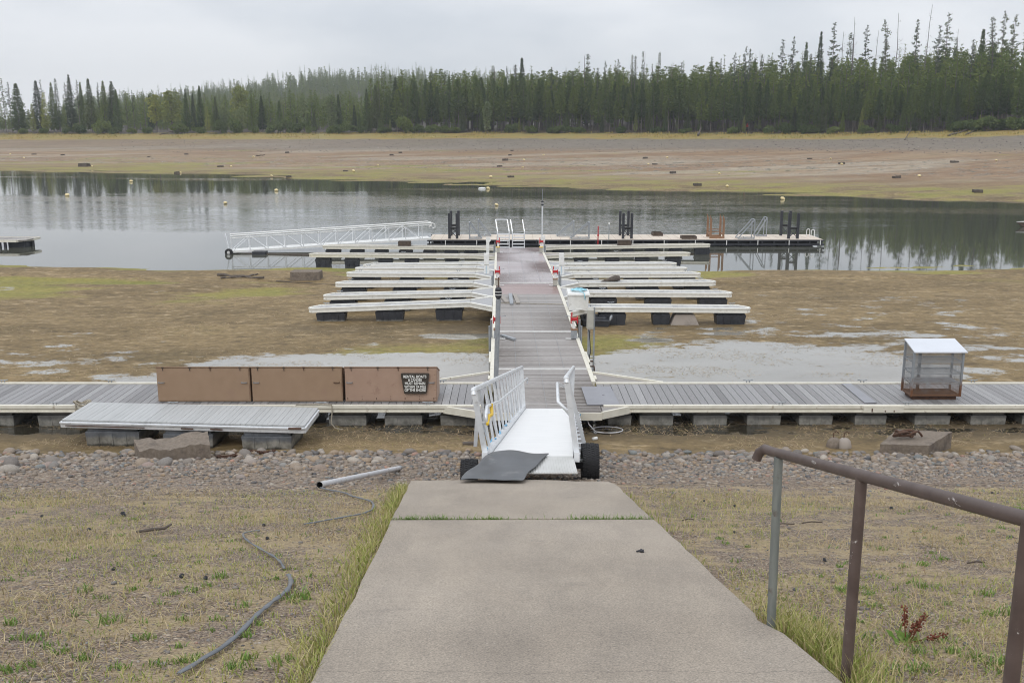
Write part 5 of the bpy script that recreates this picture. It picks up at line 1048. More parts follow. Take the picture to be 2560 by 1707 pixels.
# ------------------------------------------------------------------ mooring blocks and buoys
BL = [(85, 387, 10), (157, 389, 9), (211, 417, 25), (372, 393, 7), (466, 387, 9), (551, 418, 14), (443, 434, 14), (722, 444, 13), (718, 383, 10), (1001, 383, 9), (979, 389, 10), (1280, 378, 8), (1275, 389, 9), (1263, 402, 15), (1249, 417, 13), (1277, 444, 16), (864, 429, 12), (1613, 397, 12), (1637, 412, 12), (1682, 434, 16), (1743, 465, 19), (2024, 398, 11), (2104, 411, 15), (2386, 407, 18), (2241, 446, 18), (2443, 482, 22)]
BL.sort()
def nth(k, n):
    names = ['first', 'second', 'third', 'fourth', 'fifth', 'sixth', 'seventh', 'eighth', 'ninth', 'tenth', 'eleventh', 'twelfth', 'thirteenth', 'fourteenth', 'fifteenth']
    return names[k] + ' from the left' if k < (n + 1) // 2 else (names[n - 1 - k] + ' from the right')
m_ = MB(); roughV = []
m_.hexa([(-.5, -.35, -.1), (.5, -.38, -.1), (.52, .35, -.1), (-.5, .36, -.1), (-.48, -.33, .47), (.49, -.35, .5), (.47, .33, .46), (-.49, .34, .49)]); m_.box(-.08, .08, -.05, .05, .46, .54)
blk0 = None
for k, (px_, py, wp) in enumerate(BL):
    q = hit(px_, py, 95); s = wp / F * (q.y * .98)
    if blk0 is None: blk0 = build(m_, 'mooring_block', MAT['mooring'], bevel=.03); o = blk0
    else: o = blk0.copy(); COL.objects.link(o)
    o.location = q; o.scale = (s, s, s * (.68 if k % 3 else .5)); o.rotation_euler = (R(random.uniform(-4, 4)), R(random.uniform(-5, 5)), R(random.uniform(-16, 16)))
    tag(o, 'dark square mooring block on the far mudflat, %s among the blocks' % nth(k, len(BL)), 'mooring block', 'mooring blocks on the far mudflat')
BU = [(26, 387.5), (60, 397), (230, 418), (451, 434), (578, 418.5), (679, 444), (328, 455), (691, 478), (634, 394), (168.5, 490), (563.5, 510), (1241, 515), (1956, 499), (1220, 473), (1227, 445), (1307, 421), (1310, 402), (1359, 390), (884, 430), (945, 415), (1620.5, 413), (1668, 396), (2076.6, 399.5), (2104, 413), (2490, 404), (2298, 443), (1818, 469), (1798, 437)]
BU.sort(); bu0 = None
for k, (px_, py) in enumerate(BU):
    d = ray(px_, py); yw_ = ZC / (-d[2] / d[1]); q = hit(px_, py, 95)
    wy = np.interp(px_, PXS, YWT); onw = py > 445 and q.y < wy + 6
    if onw: q = Vector((d[0] / d[1] * yw_, yw_, .0))
    if bu0 is None:
        m_ = MB(); m_.lathe([(0, -.8), (.5, -.75), (.85, -.4), (1, 0), (.85, .45), (.5, .75), (.18, .85), (.15, 1.0), (0, 1.02)], (0, 0, .35), n=16); bu0 = build(m_, 'mooring_buoy', MAT['buoy']); o = bu0
    else: o = bu0.copy(); COL.objects.link(o)
    s = (.15 if onw else .12) * (1 + .15 * ((k * 7) % 3 - 1)) * (.62 if q.y > 175 else 1) + .0006 * q.y; o.location = q + Vector((0, 0, .12 if not onw else .06)); o.scale = (s * 1.15, s, s * .8); o.rotation_euler = (R(10 * (k % 3)), R(20 * (k % 2)), 0)
    tag(o, 'small yellowish buoy %s, %s among the buoys' % ('floating on the lake' if onw else 'stranded on the far mudflat', nth(k, len(BU))), 'buoy', 'mooring buoys')
m_ = MB(); q = aty(1205, 473, 0.1 + 133); q = atz(1205, 472.5, 0); m_.lathe([(0, -.5), (.1, -.42), (.16, -.1), (.15, .3), (.06, .5), (0, .52)], q + Vector((0, 0, .05)), (1, 0, 0), 10); o = build(m_, 'float', MAT['white'], None, q); tag(o, 'long white float on the lake beside a buoy', 'float')
# ------------------------------------------------------------------ partial dock at left and raft corner at right, logs, person
r = thing('swim_platform', (-34, 65.7, .45), 'cream edged low platform on dark legs at the left edge of the lake', 'platform')
X1_ = aty(65, 604, 66).x; zt = .52
m_ = MB()
for x in np.arange(X1_ - 5, X1_ - .1, .2): m_.box(x, x + .19, 66.0, 68.0, zt - .05, zt)
build(m_, 'deck', MAT['wood'], r); m_ = MB(); m_.bar((X1_ - 5, 65.95, zt - .06), (X1_ - .6, 65.95, zt - .06), .08, .16); m_.bar((X1_ - .6, 65.95, zt - .06), (X1_, 67.2, zt - .06), .08, .16); m_.bar((X1_, 67.2, zt - .06), (X1_, 68.0, zt - .06), .08, .16); m_.bar((X1_ - 5, 68.03, zt - .06), (X1_, 68.03, zt - .06), .08, .16); build(m_, 'edge_trim', MAT['trim'], r)
for x, y in ((X1_ - 1.45, 66.1), (X1_ - 1.8, 66.1), (X1_ - .25, 67.3), (X1_ - 3, 66.1), (X1_ - 1.5, 67.9)): m_ = MB(); m_.box(x - .07, x + .07, y - .07, y + .07, -.3, zt - .15); build(m_, 'leg', MAT['dark'], r)
m_ = MB(); m_.box(X1_ - 1.4, X1_ - .3, 66.4, 67.8, -.1, zt - .16); build(m_, 'float', MAT['float'], r)
q = atz(2546, 568, 0); r = thing('boat', (q.x + 2, q.y, 0), 'grey pointed bow of a low boat at the right edge of the lake', 'boat')
m_ = MB(); m_.hexa([(q.x + .55, q.y, -.1), (q.x + 5, q.y - .6, -.1), (q.x + 5, q.y + 1.2, -.1), (q.x + .5, q.y + .25, -.1), (q.x - .1, q.y + .1, .36), (q.x + 5, q.y - .9, .42), (q.x + 5, q.y + 1.6, .42), (q.x - .1, q.y + .2, .36)]); build(m_, 'hull', MAT['darkwood'], r); m_ = MB(); m_.prism([(q.x - .12, q.y + .15, .40), (q.x + 5, q.y - .95, .45), (q.x + 5, q.y + 1.65, .45)], (0, 0, .04)); build(m_, 'gunwale', MAT['white'], r)
def log(p0, p1_, rad, label, base=None, name='driftwood_log', lo=20):
    a, b_ = hit(*p0, lo), hit(*p1_, lo); a.z += rad * .6; b_.z += rad * .6 + (base or 0); m_ = MB(); n = 7
    m_.tube([lerp(a, b_, i / n) + Vector((0, 0, rad * .5 * math.sin(i * 2.1))) for i in range(n + 1)], [rad * (1 - .45 * i / n) for i in range(n + 1)], 8); o = build(m_, name, MAT['drift'], None, (a + b_) / 2); return tag(o, label, 'log')
log((545, 690), (660, 698), .09, 'thin dark driftwood log on the mud left of the long concrete block'); log((552, 697), (610, 694), .06, 'short driftwood branch lying against the thin dark log'); log((612, 694), (645, 687), .06, 'upper short branch crossing the thin dark log')
log((690, 704), (838, 713), .03, 'thin rod on the mud running to the third left finger pier')
log((2370, 342), (2455, 322), .22, 'longer pale log sloping down the right far bank', .6, lo=150); log((2415, 338), (2452, 325), .16, 'shorter pale log beside the longer one on the right far bank', .4, lo=150); log((2262, 351), (2278, 334), .12, 'dark branch leaning on the far bank right of the middle', 1.2, lo=150); log((400, 338), (440, 331), .15, 'grey fallen log under the left far trees', .5, lo=150); log((2010, 334), (2075, 332), .14, 'grey log lying at the forest edge right of the middle', .2, lo=150); log((1745, 341), (1752, 333), .3, 'short upright grey stump at the far forest edge', 1.0, lo=150)
log((640, 391), (662, 390), .14, 'dark driftwood on the left far mudflat', .1, lo=100)
q = hit(1868, 330, 150); px0 = aty(1868, 318, q.y + 6); fx, fy = px0.x, q.y + 6; fz = tz(fx, fy)
pm_ = bpy.data.meshes.new('person'); J = [(0, 0, .92), (0, 0, 1.15), (0, 0, 1.42), (0, .0, 1.52), (0, -.02, 1.68), (.2, 0, 1.40), (.28, -.05, 1.12), (.25, -.18, .92), (-.2, 0, 1.40), (-.27, -.04, 1.12), (-.26, -.12, .88), (.1, 0, .86), (.12, -.05, .48), (.13, .03, .06), (.13, -.12, .03), (-.1, 0, .86), (-.11, .02, .48), (-.12, .1, .06), (-.12, -.05, .03)]
E_ = [(0, 1), (1, 2), (2, 3), (3, 4), (2, 5), (5, 6), (6, 7), (2, 8), (8, 9), (9, 10), (0, 11), (11, 12), (12, 13), (13, 14), (0, 15), (15, 16), (16, 17), (17, 18)]
pm_.from_pydata(J, E_, []); po = link('person', pm_); po.location = (fx, fy, fz); sk = po.modifiers.new('skin', 'SKIN'); rad = [.15, .15, .17, .06, .1, .07, .05, .04, .07, .05, .04, .1, .075, .05, .045, .1, .075, .05, .045]
for i, v_ in enumerate(pm_.skin_vertices[0].data): v_.radius = (rad[i], rad[i] * .85); v_.use_root = i == 0
po.modifiers.new('sub', 'SUBSURF').levels = 1; pm_.materials.append(MAT['trousers'])
tag(po, 'person in a red top walking at the forest edge', 'person')
m_ = MB(); m_.lathe([(.19, .88), (.2, 1.1), (.235, 1.36), (.16, 1.49), (.07, 1.53)], (fx, fy, fz), n=14)
for sx in (-1, 1): m_.tube([(fx + sx * .19, fy, fz + 1.42), (fx + sx * .28, fy - .05, fz + 1.12), (fx + sx * .26, fy - .14, fz + .93)], [.09, .08, .065], 8)
build(m_, 'jacket', MAT['redcloth'], po)
m_ = MB(); m_.lathe([(.0, 1.62), (.1, 1.64), (.12, 1.72), (.09, 1.82), (0, 1.85)], (fx, fy + .01, fz), n=12); build(m_, 'hat', MAT['redcloth'], po)
# ------------------------------------------------------------------ trees
def spray_tris(P, D, L_, Wd, rg):
    """needle sprays: one kite-shaped quad per point; P,D (n,3), L_,Wd (n,)"""
    n = len(P); up = rg.normal(size=(n, 3)); sd_ = np.cross(D, up); sd_ /= np.linalg.norm(sd_, axis=1, keepdims=True) + 1e-9
    a = P; b = P + D * (L_ * .45)[:, None] + sd_ * (Wd * .5)[:, None]; c = P + D * L_[:, None]; d = P + D * (L_ * .45)[:, None] - sd_ * (Wd * .5)[:, None]
    V = np.stack([a, b, c, d], 1).reshape(-1, 3); return V, np.arange(4 * n).reshape(n, 4)
def unit(v): return v / (np.linalg.norm(v, axis=1, keepdims=True) + 1e-9)
def conifer(seed, cb=.3, wid=.17, pw=.8, whorls=26, nb=7, spr=3, size=.055, droop=-.15, gap=0.0, lean=0):
    """unit-height conifer crown (quads)"""
    rg = np.random.default_rng(seed); P = []; D = []; Ls = []
    for k in range(whorls):
        t = cb + (1 - cb) * (k + rg.random() * .8) / whorls
        if t > .985: continue
        u = (t - cb) / (1 - cb); r = wid * (1 - u) ** pw * min(1, .45 + u * 3.2); a0 = rg.random() * 6.28
        for b in range(nb):
            if rg.random() < gap: continue
            a = a0 + 6.283 * b / nb + rg.normal() * .25; rr = r * (.6 + .6 * rg.random()) + .003; d = np.array([math.cos(a), math.sin(a), droop + .5 * u + rg.normal() * .12])
            for s in range(spr):
                f = (.12 + .78 * (s + rg.random() * .5) / spr); p = np.array([0, 0, t]) + d * rr * f + rg.normal(size=3) * .006
                dd = d + rg.normal(size=3) * .45; P.append(p); D.append(dd); Ls.append(size * (.7 + .6 * rg.random()) * (.3 + .7 * (1 - u)) + .005)
    for k in range(5): P.append(np.array([0, 0, .955 + .006 * k])); D.append(np.array([rg.normal() * .2, rg.normal() * .2, 1.])); Ls.append(.016)
    P = np.array(P); D = unit(np.array(D)); Ls = np.array(Ls); return spray_tris(P, D, Ls, Ls * .5, rg)
def tubes_np(lines, n=5):
    V = []; Fc = []
    for pts, rad in lines:
        o = len(V)
        for p, r in zip(pts, rad):
            for k in range(n): a = 6.283 * k / n; V.append((p[0] + r * math.cos(a), p[1] + r * math.sin(a), p[2]))
        for i in range(len(pts) - 1):
            for k in range(n): Fc.append((o + i * n + k, o + i * n + (k + 1) % n, o + (i + 1) * n + (k + 1) % n, o + (i + 1) * n + k))
    return np.array(V), np.array(Fc)
def trunk(seed, r0=.009, top=.97, branches=0, bl=.05, blo=.25, bhi=.95, bend=.006):
    rg = np.random.default_rng(seed); zs = np.linspace(-.03, top, 8); off = np.cumsum(rg.normal(size=(8, 2)) * bend, 0)
    lines = [([(off[i][0], off[i][1], z) for i, z in enumerate(zs)], [r0 * (1 - .85 * max(z, 0)) + .0006 for z in zs])]
    for k in range(branches):
        z = blo + (bhi - blo) * rg.random(); a = rg.random() * 6.28; l = bl * (.4 + rg.random()) * (1.15 - z)
        i = min(int(z * 7.5), 7); lines.append(([(off[i][0], off[i][1], z), (off[i][0] + l * math.cos(a) * .6, off[i][1] + l * math.sin(a) * .6, z + l * .15), (off[i][0] + l * math.cos(a), off[i][1] + l * math.sin(a), z + l * rg.normal() * .3)], [.0022, .0016, .0008]))
    return tubes_np(lines)
def clumpy(seed, cl, size=.05, per=70, flat=.6):
    """crown from leaf clumps: list of (x,y,z,r)"""
    rg = np.random.default_rng(seed); P = []; D = []; Ls = []
    for x, y, z, r in cl:
        n = int(per * (r / .08) ** 1.6)
        d = unit(rg.normal(size=(n, 3))); rad = r * (.35 + .65 * rg.random(n) ** .5)
        P.append(np.array([x, y, z]) + d * rad[:, None] * np.array([1, 1, flat])); D.append(unit(d + rg.normal(size=(n, 3)) * .8)); Ls.append(size * (.6 + .8 * rg.random(n)))
    P = np.concatenate(P); D = np.concatenate(D); Ls = np.concatenate(Ls); return spray_tris(P, D, Ls, Ls * .75, rg)
def sparse_pine(seed):
    rg = np.random.default_rng(seed); P = []; D = []; Ls = []; lines = []; lo = .42 + .1 * rg.random(); n = 58; bias = rg.random() * 6.28
    for k in range(n):
        u = (k + rg.random()) / n; z = lo + (.99 - lo) * u; env = (1 - u) ** .6 * min(1, .5 + u * 3) * (.7 + .3 * math.sin(u * 15 + seed))
        l = (.015 + .10 * rg.random() ** 1.3) * env + .004; a = bias + rg.normal() * 1.9; d = np.array([math.cos(a), math.sin(a), .25 * rg.normal() + .15]); tip = np.array([0, 0, z]) + d * l
        lines.append(([(0, 0, z - .008), tuple(np.array([0, 0, z - .003]) + d * l * .6), tuple(tip)], [.0017, .0012, .0006]))
        m = int(10 + 420 * l)
        for j in range(m):
            f = .35 + .7 * rg.random(); p = np.array([0, 0, z]) + d * l * f + rg.normal(size=3) * np.array([.007, .007, .005]) * (.5 + 8 * l); P.append(p); D.append(d * .6 + rg.normal(size=3) * .7 + np.array([0, 0, .35])); Ls.append((.009 + .011 * rg.random()) * (1.1 - .45 * u))
    V, Fq = spray_tris(np.array(P), unit(np.array(D)), np.array(Ls), np.array(Ls) * .55, rg); zz = np.linspace(-.03, .995, 8)
    tv, tf = tubes_np([([(0, 0, z) for z in zz], [.0075 * (1 - .88 * max(z, 0)) for z in zz])] + lines); return (V, Fq), (tv, tf)
def broad(seed, n=14, w_=.2, lo=.3, hi=.92, r=.10, size=.036):
    rg = np.random.default_rng(seed); cl = []; lines = []
    for k in range(n):
        z = lo + (hi - lo) * (k + .5) / n; env = math.sin(math.pi * min(1, max(.08, (z - lo * .6) / (1.03 - lo * .6)))) ** .7; a = k * 2.4 + rg.random(); l = w_ * env * (.3 + .7 * rg.random()); cl.append((l * math.cos(a), l * math.sin(a), z, r * (.65 + .5 * rg.random()) * (.6 + .5 * env)))
        lines.append(([(0, 0, max(z - .2, .1)), (l * .5 * math.cos(a), l * .5 * math.sin(a), z - .08), (l * math.cos(a), l * math.sin(a), z)], [.008, .006, .003]))
    cl.append((0, 0, hi, r * .7)); V, Fq = clumpy(seed, cl, size, 110, .85)
    tv, tf = tubes_np([([(0, 0, -.03), (.01, 0, .3), (0, .01, .6), (0, 0, .85)], [.016, .013, .009, .004])] + lines); return (V, Fq), (tv, tf)
PROTO = {}
def reg(kind, crown, trk, cm, tm='bark'):
    c = npmesh('crown', crown[0], crown[1], MAT[cm]) if crown is not None else None; t = npmesh('trunk', trk[0], trk[1], MAT[tm], True); PROTO.setdefault(kind, []).append((c, t))
for s in range(6): reg('pine', conifer(100 + s, .24 + .08 * (s % 3), .125 + .012 * (s % 4), .78, 42, 9, 4, .044, .18), trunk(s, .0085, .96, 14, .05, .06, .4), 'needle')
for s in range(4): reg('dense', conifer(200 + s, .06, .20 + .015 * s, .95, 50, 12, 5, .042, -.02), trunk(20 + s, .011), 'needledark' if s % 2 else 'needle')
for s in range(3): reg('spire', conifer(300 + s, .10, .09, 1.0, 56, 8, 2, .028, -.3), trunk(30 + s, .008), 'needledark')
for s in range(5): a, b = sparse_pine(400 + s); reg('sparse', a, b, 'needledark')
for s in range(3): reg('snag', None, trunk(50 + s, .0065, 1.0, 26, .11, .35, .97, .004), None, 'snag')
for s in range(3): a, b = broad(500 + s); reg('broad', a, b, 'leaf')
for s in range(2): a, b = broad(520 + s, 18, .17, .18, .93, .095); reg('broadgrey', a, b, 'leafgrey')
for s in range(2): reg('larch', conifer(540 + s, .08, .16, .7, 38, 9, 4, .042, .05), trunk(60 + s, .01), 'leaf')
def aspen():
    rg = np.random.default_rng(77); cl = [(.02, 0, .18, .08), (-.02, 0, .3, .075), (.03, 0, .42, .10), (-.03, .02, .55, .11), (.0, 0, .68, .12), (-.05, 0, .76, .1), (.05, 0, .84, .08), (.03, 0, .93, .06)]
    V = clumpy(78, cl, .04, 120, .9); return V, tubes_np([([(0, 0, -.02), (.01, 0, .4), (0, 0, .9)], [.012, .009, .003])])
a, b = aspen(); reg('aspen', a, b, 'leafgrey')
for s in range(4):
    rg = np.random.default_rng(600 + s); cl = [(rg.normal() * .35, rg.normal() * .3, .25 + .5 * rg.random(), .26 + .14 * rg.random()) for _ in range(9)]
    reg('bush', clumpy(610 + s, cl, .13, 26, .8), tubes_np([([(0, 0, -.1), (rg.normal() * .2, rg.normal() * .2, .5)], [.03, .012]) for _ in range(5)]), 'bush')
NAMES = {'pine': 'pine_tree', 'dense': 'spruce_tree', 'spire': 'fir_tree', 'sparse': 'pine_tree', 'snag': 'dead_tree', 'broad': 'broadleaf_tree', 'broadgrey': 'broadleaf_tree', 'larch': 'broadleaf_tree', 'aspen': 'aspen_tree', 'bush': 'bush'}
CNT = {}
def tree(kind, x, y, h, wx=1., label='', group='trees along the far shore', cat='tree', tilt=0):
    k = CNT.get(kind, 0); CNT[kind] = k + 1; c, t = PROTO[kind][k % len(PROTO[kind])]
    r = bpy.data.objects.new(NAMES[kind], None); COL.objects.link(r); r.location = (x, y, tz(x, y)); r.scale = (h * wx, h * wx, h); r.rotation_euler = (0, R(tilt), random.random() * 6.28)
    o = link('trunk' if kind != 'bush' else 'stem', t, r)
    if c is not None: link('crown', c, r)
    return tag(r, label, cat, group)
def at_top(kind, px_, ptop, dy, wx=1., label='', tilt=0, **kw):
    """tree whose foot stands dy metres behind the bank edge and whose tip shows at photo row ptop"""
    y4 = float(np.interp(px_, PXS, Y4T)); y = y4 + dy; q = aty(px_, ptop, y); h = q.z - tz(q.x, y); return tree(kind, q.x, y, max(h, 1.5), wx, label, tilt=tilt, **kw)
# ---- left stand, one by one
LEFT = [('sparse', 2, 195, 8, 1, 'tall ragged pine cut by the left edge of the photo'), ('sparse', 18, 204, 12, 1, 'ragged pine second from the left edge'), ('dense', 38, 207, 4, 1.25, 'wide dark spruce near the left edge with boughs to the ground'), ('dense', 88, 200, 9, .9, 'dark spruce left of the pale yellow-green tree'), ('sparse', 100, 199, 13, .8, 'thin ragged pine just behind the dark spruce'), ('larch', 78, 259, 2, 1, 'small pale green conical tree at the foot of the dark spruces'), ('larch', 107, 231, 4, 1, 'taller pale yellow-green conical tree in the left stand'), ('dense', 126, 206, 8, .7, 'narrow spruce right of the pale conical tree'), ('spire', 137, 195, 10, 1.3, 'spiky thin fir in the left stand'), ('sparse', 160, 205, 9, .9, 'ragged pine before the tallest left spire'), ('dense', 170, 186, 8, .62, 'tallest slender spruce of the left stand'), ('sparse', 190, 199, 8, .9, 'open crowned pine right of the tallest slender spruce'), ('dense', 199, 204, 10, .6, 'narrow spruce between two open pines'), ('dense', 219, 195, 7, .8, 'big dark tree with a blunt top in the left stand'), ('sparse', 243, 206, 9, .8, 'ragged pine right of the blunt topped tree'), ('dense', 256, 202, 6, .8, 'pointed spruce of a close pair in the left stand'), ('dense', 277, 203, 6, .95, 'broad pointed spruce right of the close pair'), ('dense', 288, 222, 3, .8, 'shorter spruce leaning on the broad pointed one'), ('sparse', 329, 225, 5, .7, 'lone thin pine with a bare trunk left of the yellow-green trees'), ('sparse', 312, 236, 6, .6, 'short thin pine beside the lone bare trunked one'), ('dense', 372, 238, 8, .7, 'dark spruce behind the yellow-green trees'), ('broad', 386, 234, 3, 1, 'yellow-green leafy tree, left of the pair'), ('broad', 424, 225, 3, 1.15, 'round topped yellow-green leafy tree, right of the pair'), ('dense', 462, 222, 4, .62, 'slim dark spruce left of the pointed one'), ('dense', 480, 232, 6, .55, 'slim dark spruce standing between two taller ones'), ('dense', 497, 213, 5, .75, 'tall pointed spruce in the middle of the left shore'), ('larch', 516, 266, 1, 1, 'little pale green tree at the foot of the pointed spruce'), ('dense', 537, 241, 3, .8, 'dark pointed spruce before the big green tree'), ('broadgrey', 558, 262, 5, 1, 'blue-green leafy tree right of the dark pointed spruce'), ('broad', 594, 213, 8, 1, 'biggest round crowned green tree of the left shore'), ('broadgrey', 602, 268, 2, 1.1, 'pale grey-green leafy tree under the biggest round one'), ('dense', 627, 245, 4, .85, 'dark spruce just right of the biggest round tree'), ('dense', 652, 240, 5, .85, 'twin dark spruce farther right of the biggest round tree'), ('dense', 697, 250, 3, .95, 'lone dark conical spruce standing apart on the shore'), ('aspen', 757, 236, 6, .95, 'slender pale tree with a round top on a bare trunk'), ('dense', 742, 292, 1, 1, 'small dark spruce below the slender round topped tree'), ('dense', 768, 282, 2, .9, 'small spruce right of the slender round topped tree'), ('dense', 785, 279, 3, .9, 'second small spruce right of the slender round topped tree'), ('broadgrey', 828, 237, 4, 1.05, 'large grey-green leafy tree in the gap of the shore woods'), ('dense', 845, 235, 6, .8, 'dark spruce rising behind the large grey-green tree'), ('dense', 885, 262, 3, .8, 'dark young pine at the left end of the forest wall'), ('dense', 916, 222, 5, .85, 'tall dark pine leading the forest wall on its left'), ('dense', 938, 213, 6, .9, 'broad dark conical pine near the left end of the forest wall'), ('dense', 898, 285, 1, .9, 'low young spruce at the left foot of the forest wall'), ('dense', 922, 282, 1, .9, 'low young spruce beside another at the foot of the wall'), ('dense', 950, 292, 1, .9, 'small bushy spruce at the forest wall foot')]
for kd, px_, pt, dy, wx, lb in LEFT: at_top(kd, px_, pt, dy, wx, lb, group='trees of the left shore')
# ---- silhouettes above the wall
SIL = [('sparse', 1078, 173, 22, 1.2, 'round topped pine above the left part of the forest wall'), ('sparse', 1112, 176, 24, 1, 'bushy topped pine right of the round topped one'), ('dense', 988, 193, 8, .8, 'dark pointed pine at the corner of the forest wall'), ('dense', 1185, 190, 20, .4, 'thin spire in the middle forest wall'), ('spire', 1232, 163, 22, 1.6, 'pointed fir in the middle forest wall'), ('sparse', 1267, 165, 24, .8, 'bare necked pine left of the wide spire'), ('spire', 1288, 160, 20, 1.6, 'pointed fir beside the wide spire'), ('dense', 1305, 142, 16, .62, 'wide dark spire highest in the middle of the forest wall'), ('sparse', 1380, 167, 24, 1.1, 'clumpy round topped pine in a dip of the forest wall'), ('sparse', 1398, 182, 24, .9, 'low clumpy pine right of the round topped one'), ('spire', 1470, 134, 16, 1.3, 'tall narrow fir standing clear left of centre right'), ('sparse', 1513, 151, 22, .9, 'open crowned pine right of the tall narrow fir'), ('sparse', 1545, 147, 22, 1.0, 'open bushy pine near the thin needles of fir'), ('spire', 1581, 136, 20, .9, 'left one of two thin firs close together'), ('spire', 1589, 138, 19, .9, 'right one of two thin firs close together'), ('spire', 1608, 127, 18, .7, 'very thin tall fir needle above the wall'), ('sparse', 1631, 159, 20, .8, 'short open pine between two fir needles'), ('spire', 1650, 129, 17, .9, 'thin dark fir right of the very thin needle'), ('spire', 1495, 168, 18, 1, 'small pointed fir right of the tall narrow fir'), ('spire', 1432, 176, 20, 1, 'small pointed fir left of the tall narrow fir'), ('sparse', 1704, 155, 20, 1.1, 'clumpy pine where the right hill begins to rise'),
       ('spire', 1780, 140, 22, 1.1, 'narrow fir at the start of the right hill'), ('sparse', 1803, 146, 26, .8, 'thin crowned pine at the start of the right hill'), ('sparse', 1838, 131, 26, 1, 'open pine left of the leaning pair on the right hill'), ('sparse', 1866, 115, 24, .9, 'tall bushy pine of a close pair on the right hill'), ('spire', 1876, 120, 22, .9, 'narrow fir touching the tall bushy pine'), ('spire', 1888, 145, 22, .9, 'short narrow fir right of the tall bushy pine'), ('snag', 1902, 128, 26, 1, 'grey dead tree left of a gap on the right hill'), ('spire', 1906, 134, 26, 1, 'thin fir beside the grey dead tree'), ('sparse', 1958, 97, 34, 1, 'sparse two stemmed looking pine on the right hill'), ('sparse', 1985, 90, 34, .9, 'sparse pine with a flat top beside the two stemmed looking one'), ('dense', 2017, 105, 30, .5, 'narrow dark pine in the right hill skyline'), ('spire', 2028, 132, 28, 1, 'small fir right of the narrow dark pine'), ('dense', 2054, 78, 32, .42, 'dense columnar fir on the right hill skyline'), ('sparse', 2088, 55, 36, 1.05, 'tall pine with a bushy upper crown on the right hill'), ('snag', 2108, 80, 36, 1, 'bare dead tree right of the tall bushy pine'), ('spire', 2128, 80, 36, 1.2, 'narrow fir left of the bare topped pine'), ('snag', 2138, 43, 38, .9, 'tall bare topped trunk with a tuft'), ('sparse', 2169, 61, 38, 1, 'tufted open pine in the right hill skyline'), ('snag', 2188, 74, 40, .9, 'straight bare grey trunk, left of the leaning one'), ('snag', 2207, 63, 40, 1, 'leaning bare grey trunk on the skyline'), ('sparse', 2236, 44, 40, 1, 'tall clumpy pine right of the leaning bare trunk'), ('snag', 2247, 33, 39, 1, 'bare trunk rising out of the clumpy pine'), ('sparse', 2296, 47, 40, 1.1, 'thick clumpy pine left of the highest bare trunk'), ('snag', 2330, 12, 44, .9, 'highest bare trunk of the skyline'), ('sparse', 2352, 62, 42, 1, 'dark clumpy pine beneath the highest bare trunk'), ('sparse', 2373, 31, 42, 1.05, 'tall open pine right of the highest bare trunk'), ('snag', 2398, 73, 42, .8, 'thin bare trunk right of the tall open pine'), ('spire', 2392, 92, 40, 1, 'thin fir beside the thin bare trunk'), ('dense', 2460, 70, 38, .6, 'pointed bushy pine pair left of the far right spire'), ('spire', 2500, 36, 36, 1.2, 'leaning narrow fir near the right edge'), ('sparse', 2514, 25, 38, 1, 'tall clumpy pine near the right edge'), ('sparse', 2541, 35, 38, 1.1, 'dark clumpy pine at the right edge'), ('sparse', 2435, 98, 34, 1.1, 'low bushy pine in the dip of the right skyline')]
for kd, px_, pt, dy, wx, lb in SIL: at_top(kd, px_, pt, dy, wx, lb, group='trees standing above the forest wall', tilt=5 if 'leaning' in lb else 0)
at_top('aspen', 1217, 254, -1, 1.15, 'pale green slender aspen standing before the dark forest wall', group='trees along the far shore')
# ---- the forest wall: nearest trees one by one
SEC = [(960, 1130, 'slim dark green pine in the forest wall between the grey-green tree and the pale aspen'), (1130, 1420, 'slim dark green pine in the forest wall around the pale aspen'), (1420, 1720, 'slim dark green pine in the forest wall below the thin fir needles'), (1720, 2080, 'slim dark green pine in the forest wall near the person in red'), (2080, 2340, 'slim dark green pine at the foot of the right hill'), (2340, 2640, 'slim dark green pine above the pale fallen logs at right')]
def wall_top(px_): return np.interp(px_, [880, 960, 1100, 1400, 1700, 1900, 2100, 2300, 2450, 2560], [235, 212, 206, 206, 203, 212, 222, 212, 205, 190])
for i in range(190):
    px_ = 962 + (2636 - 962) * (i + random.random()) / 190; dy = 1.5 + 12 * ((i * 37) % 10) / 10 + 2 * random.random()
    lb = [s[2] for s in SEC if s[0] <= px_ < s[1] + 1][0]
    at_top('pine', px_, wall_top(px_) + random.uniform(-14, 34) - dy * .5, dy, random.uniform(.85, 1.2), lb, group='pines of the forest wall')
# young pines in front of the wall
for i in range(34):
    px_ = 975 + (2620 - 975) * (i + random.random()) / 34; y = float(np.interp(px_, PXS, Y4T)) + random.uniform(.5, 3); q = aty(px_, 330, y)
    tree('dense' if i % 2 else 'larch' if i % 6 == 0 else 'dense', q.x, y, random.uniform(3, 8.5), random.uniform(.8, 1.1), 'young bushy conifer at the foot of the forest wall, ' + ('left of the person in red' if px_ < 1868 else 'right of the person in red'), 'young conifers before the forest wall')
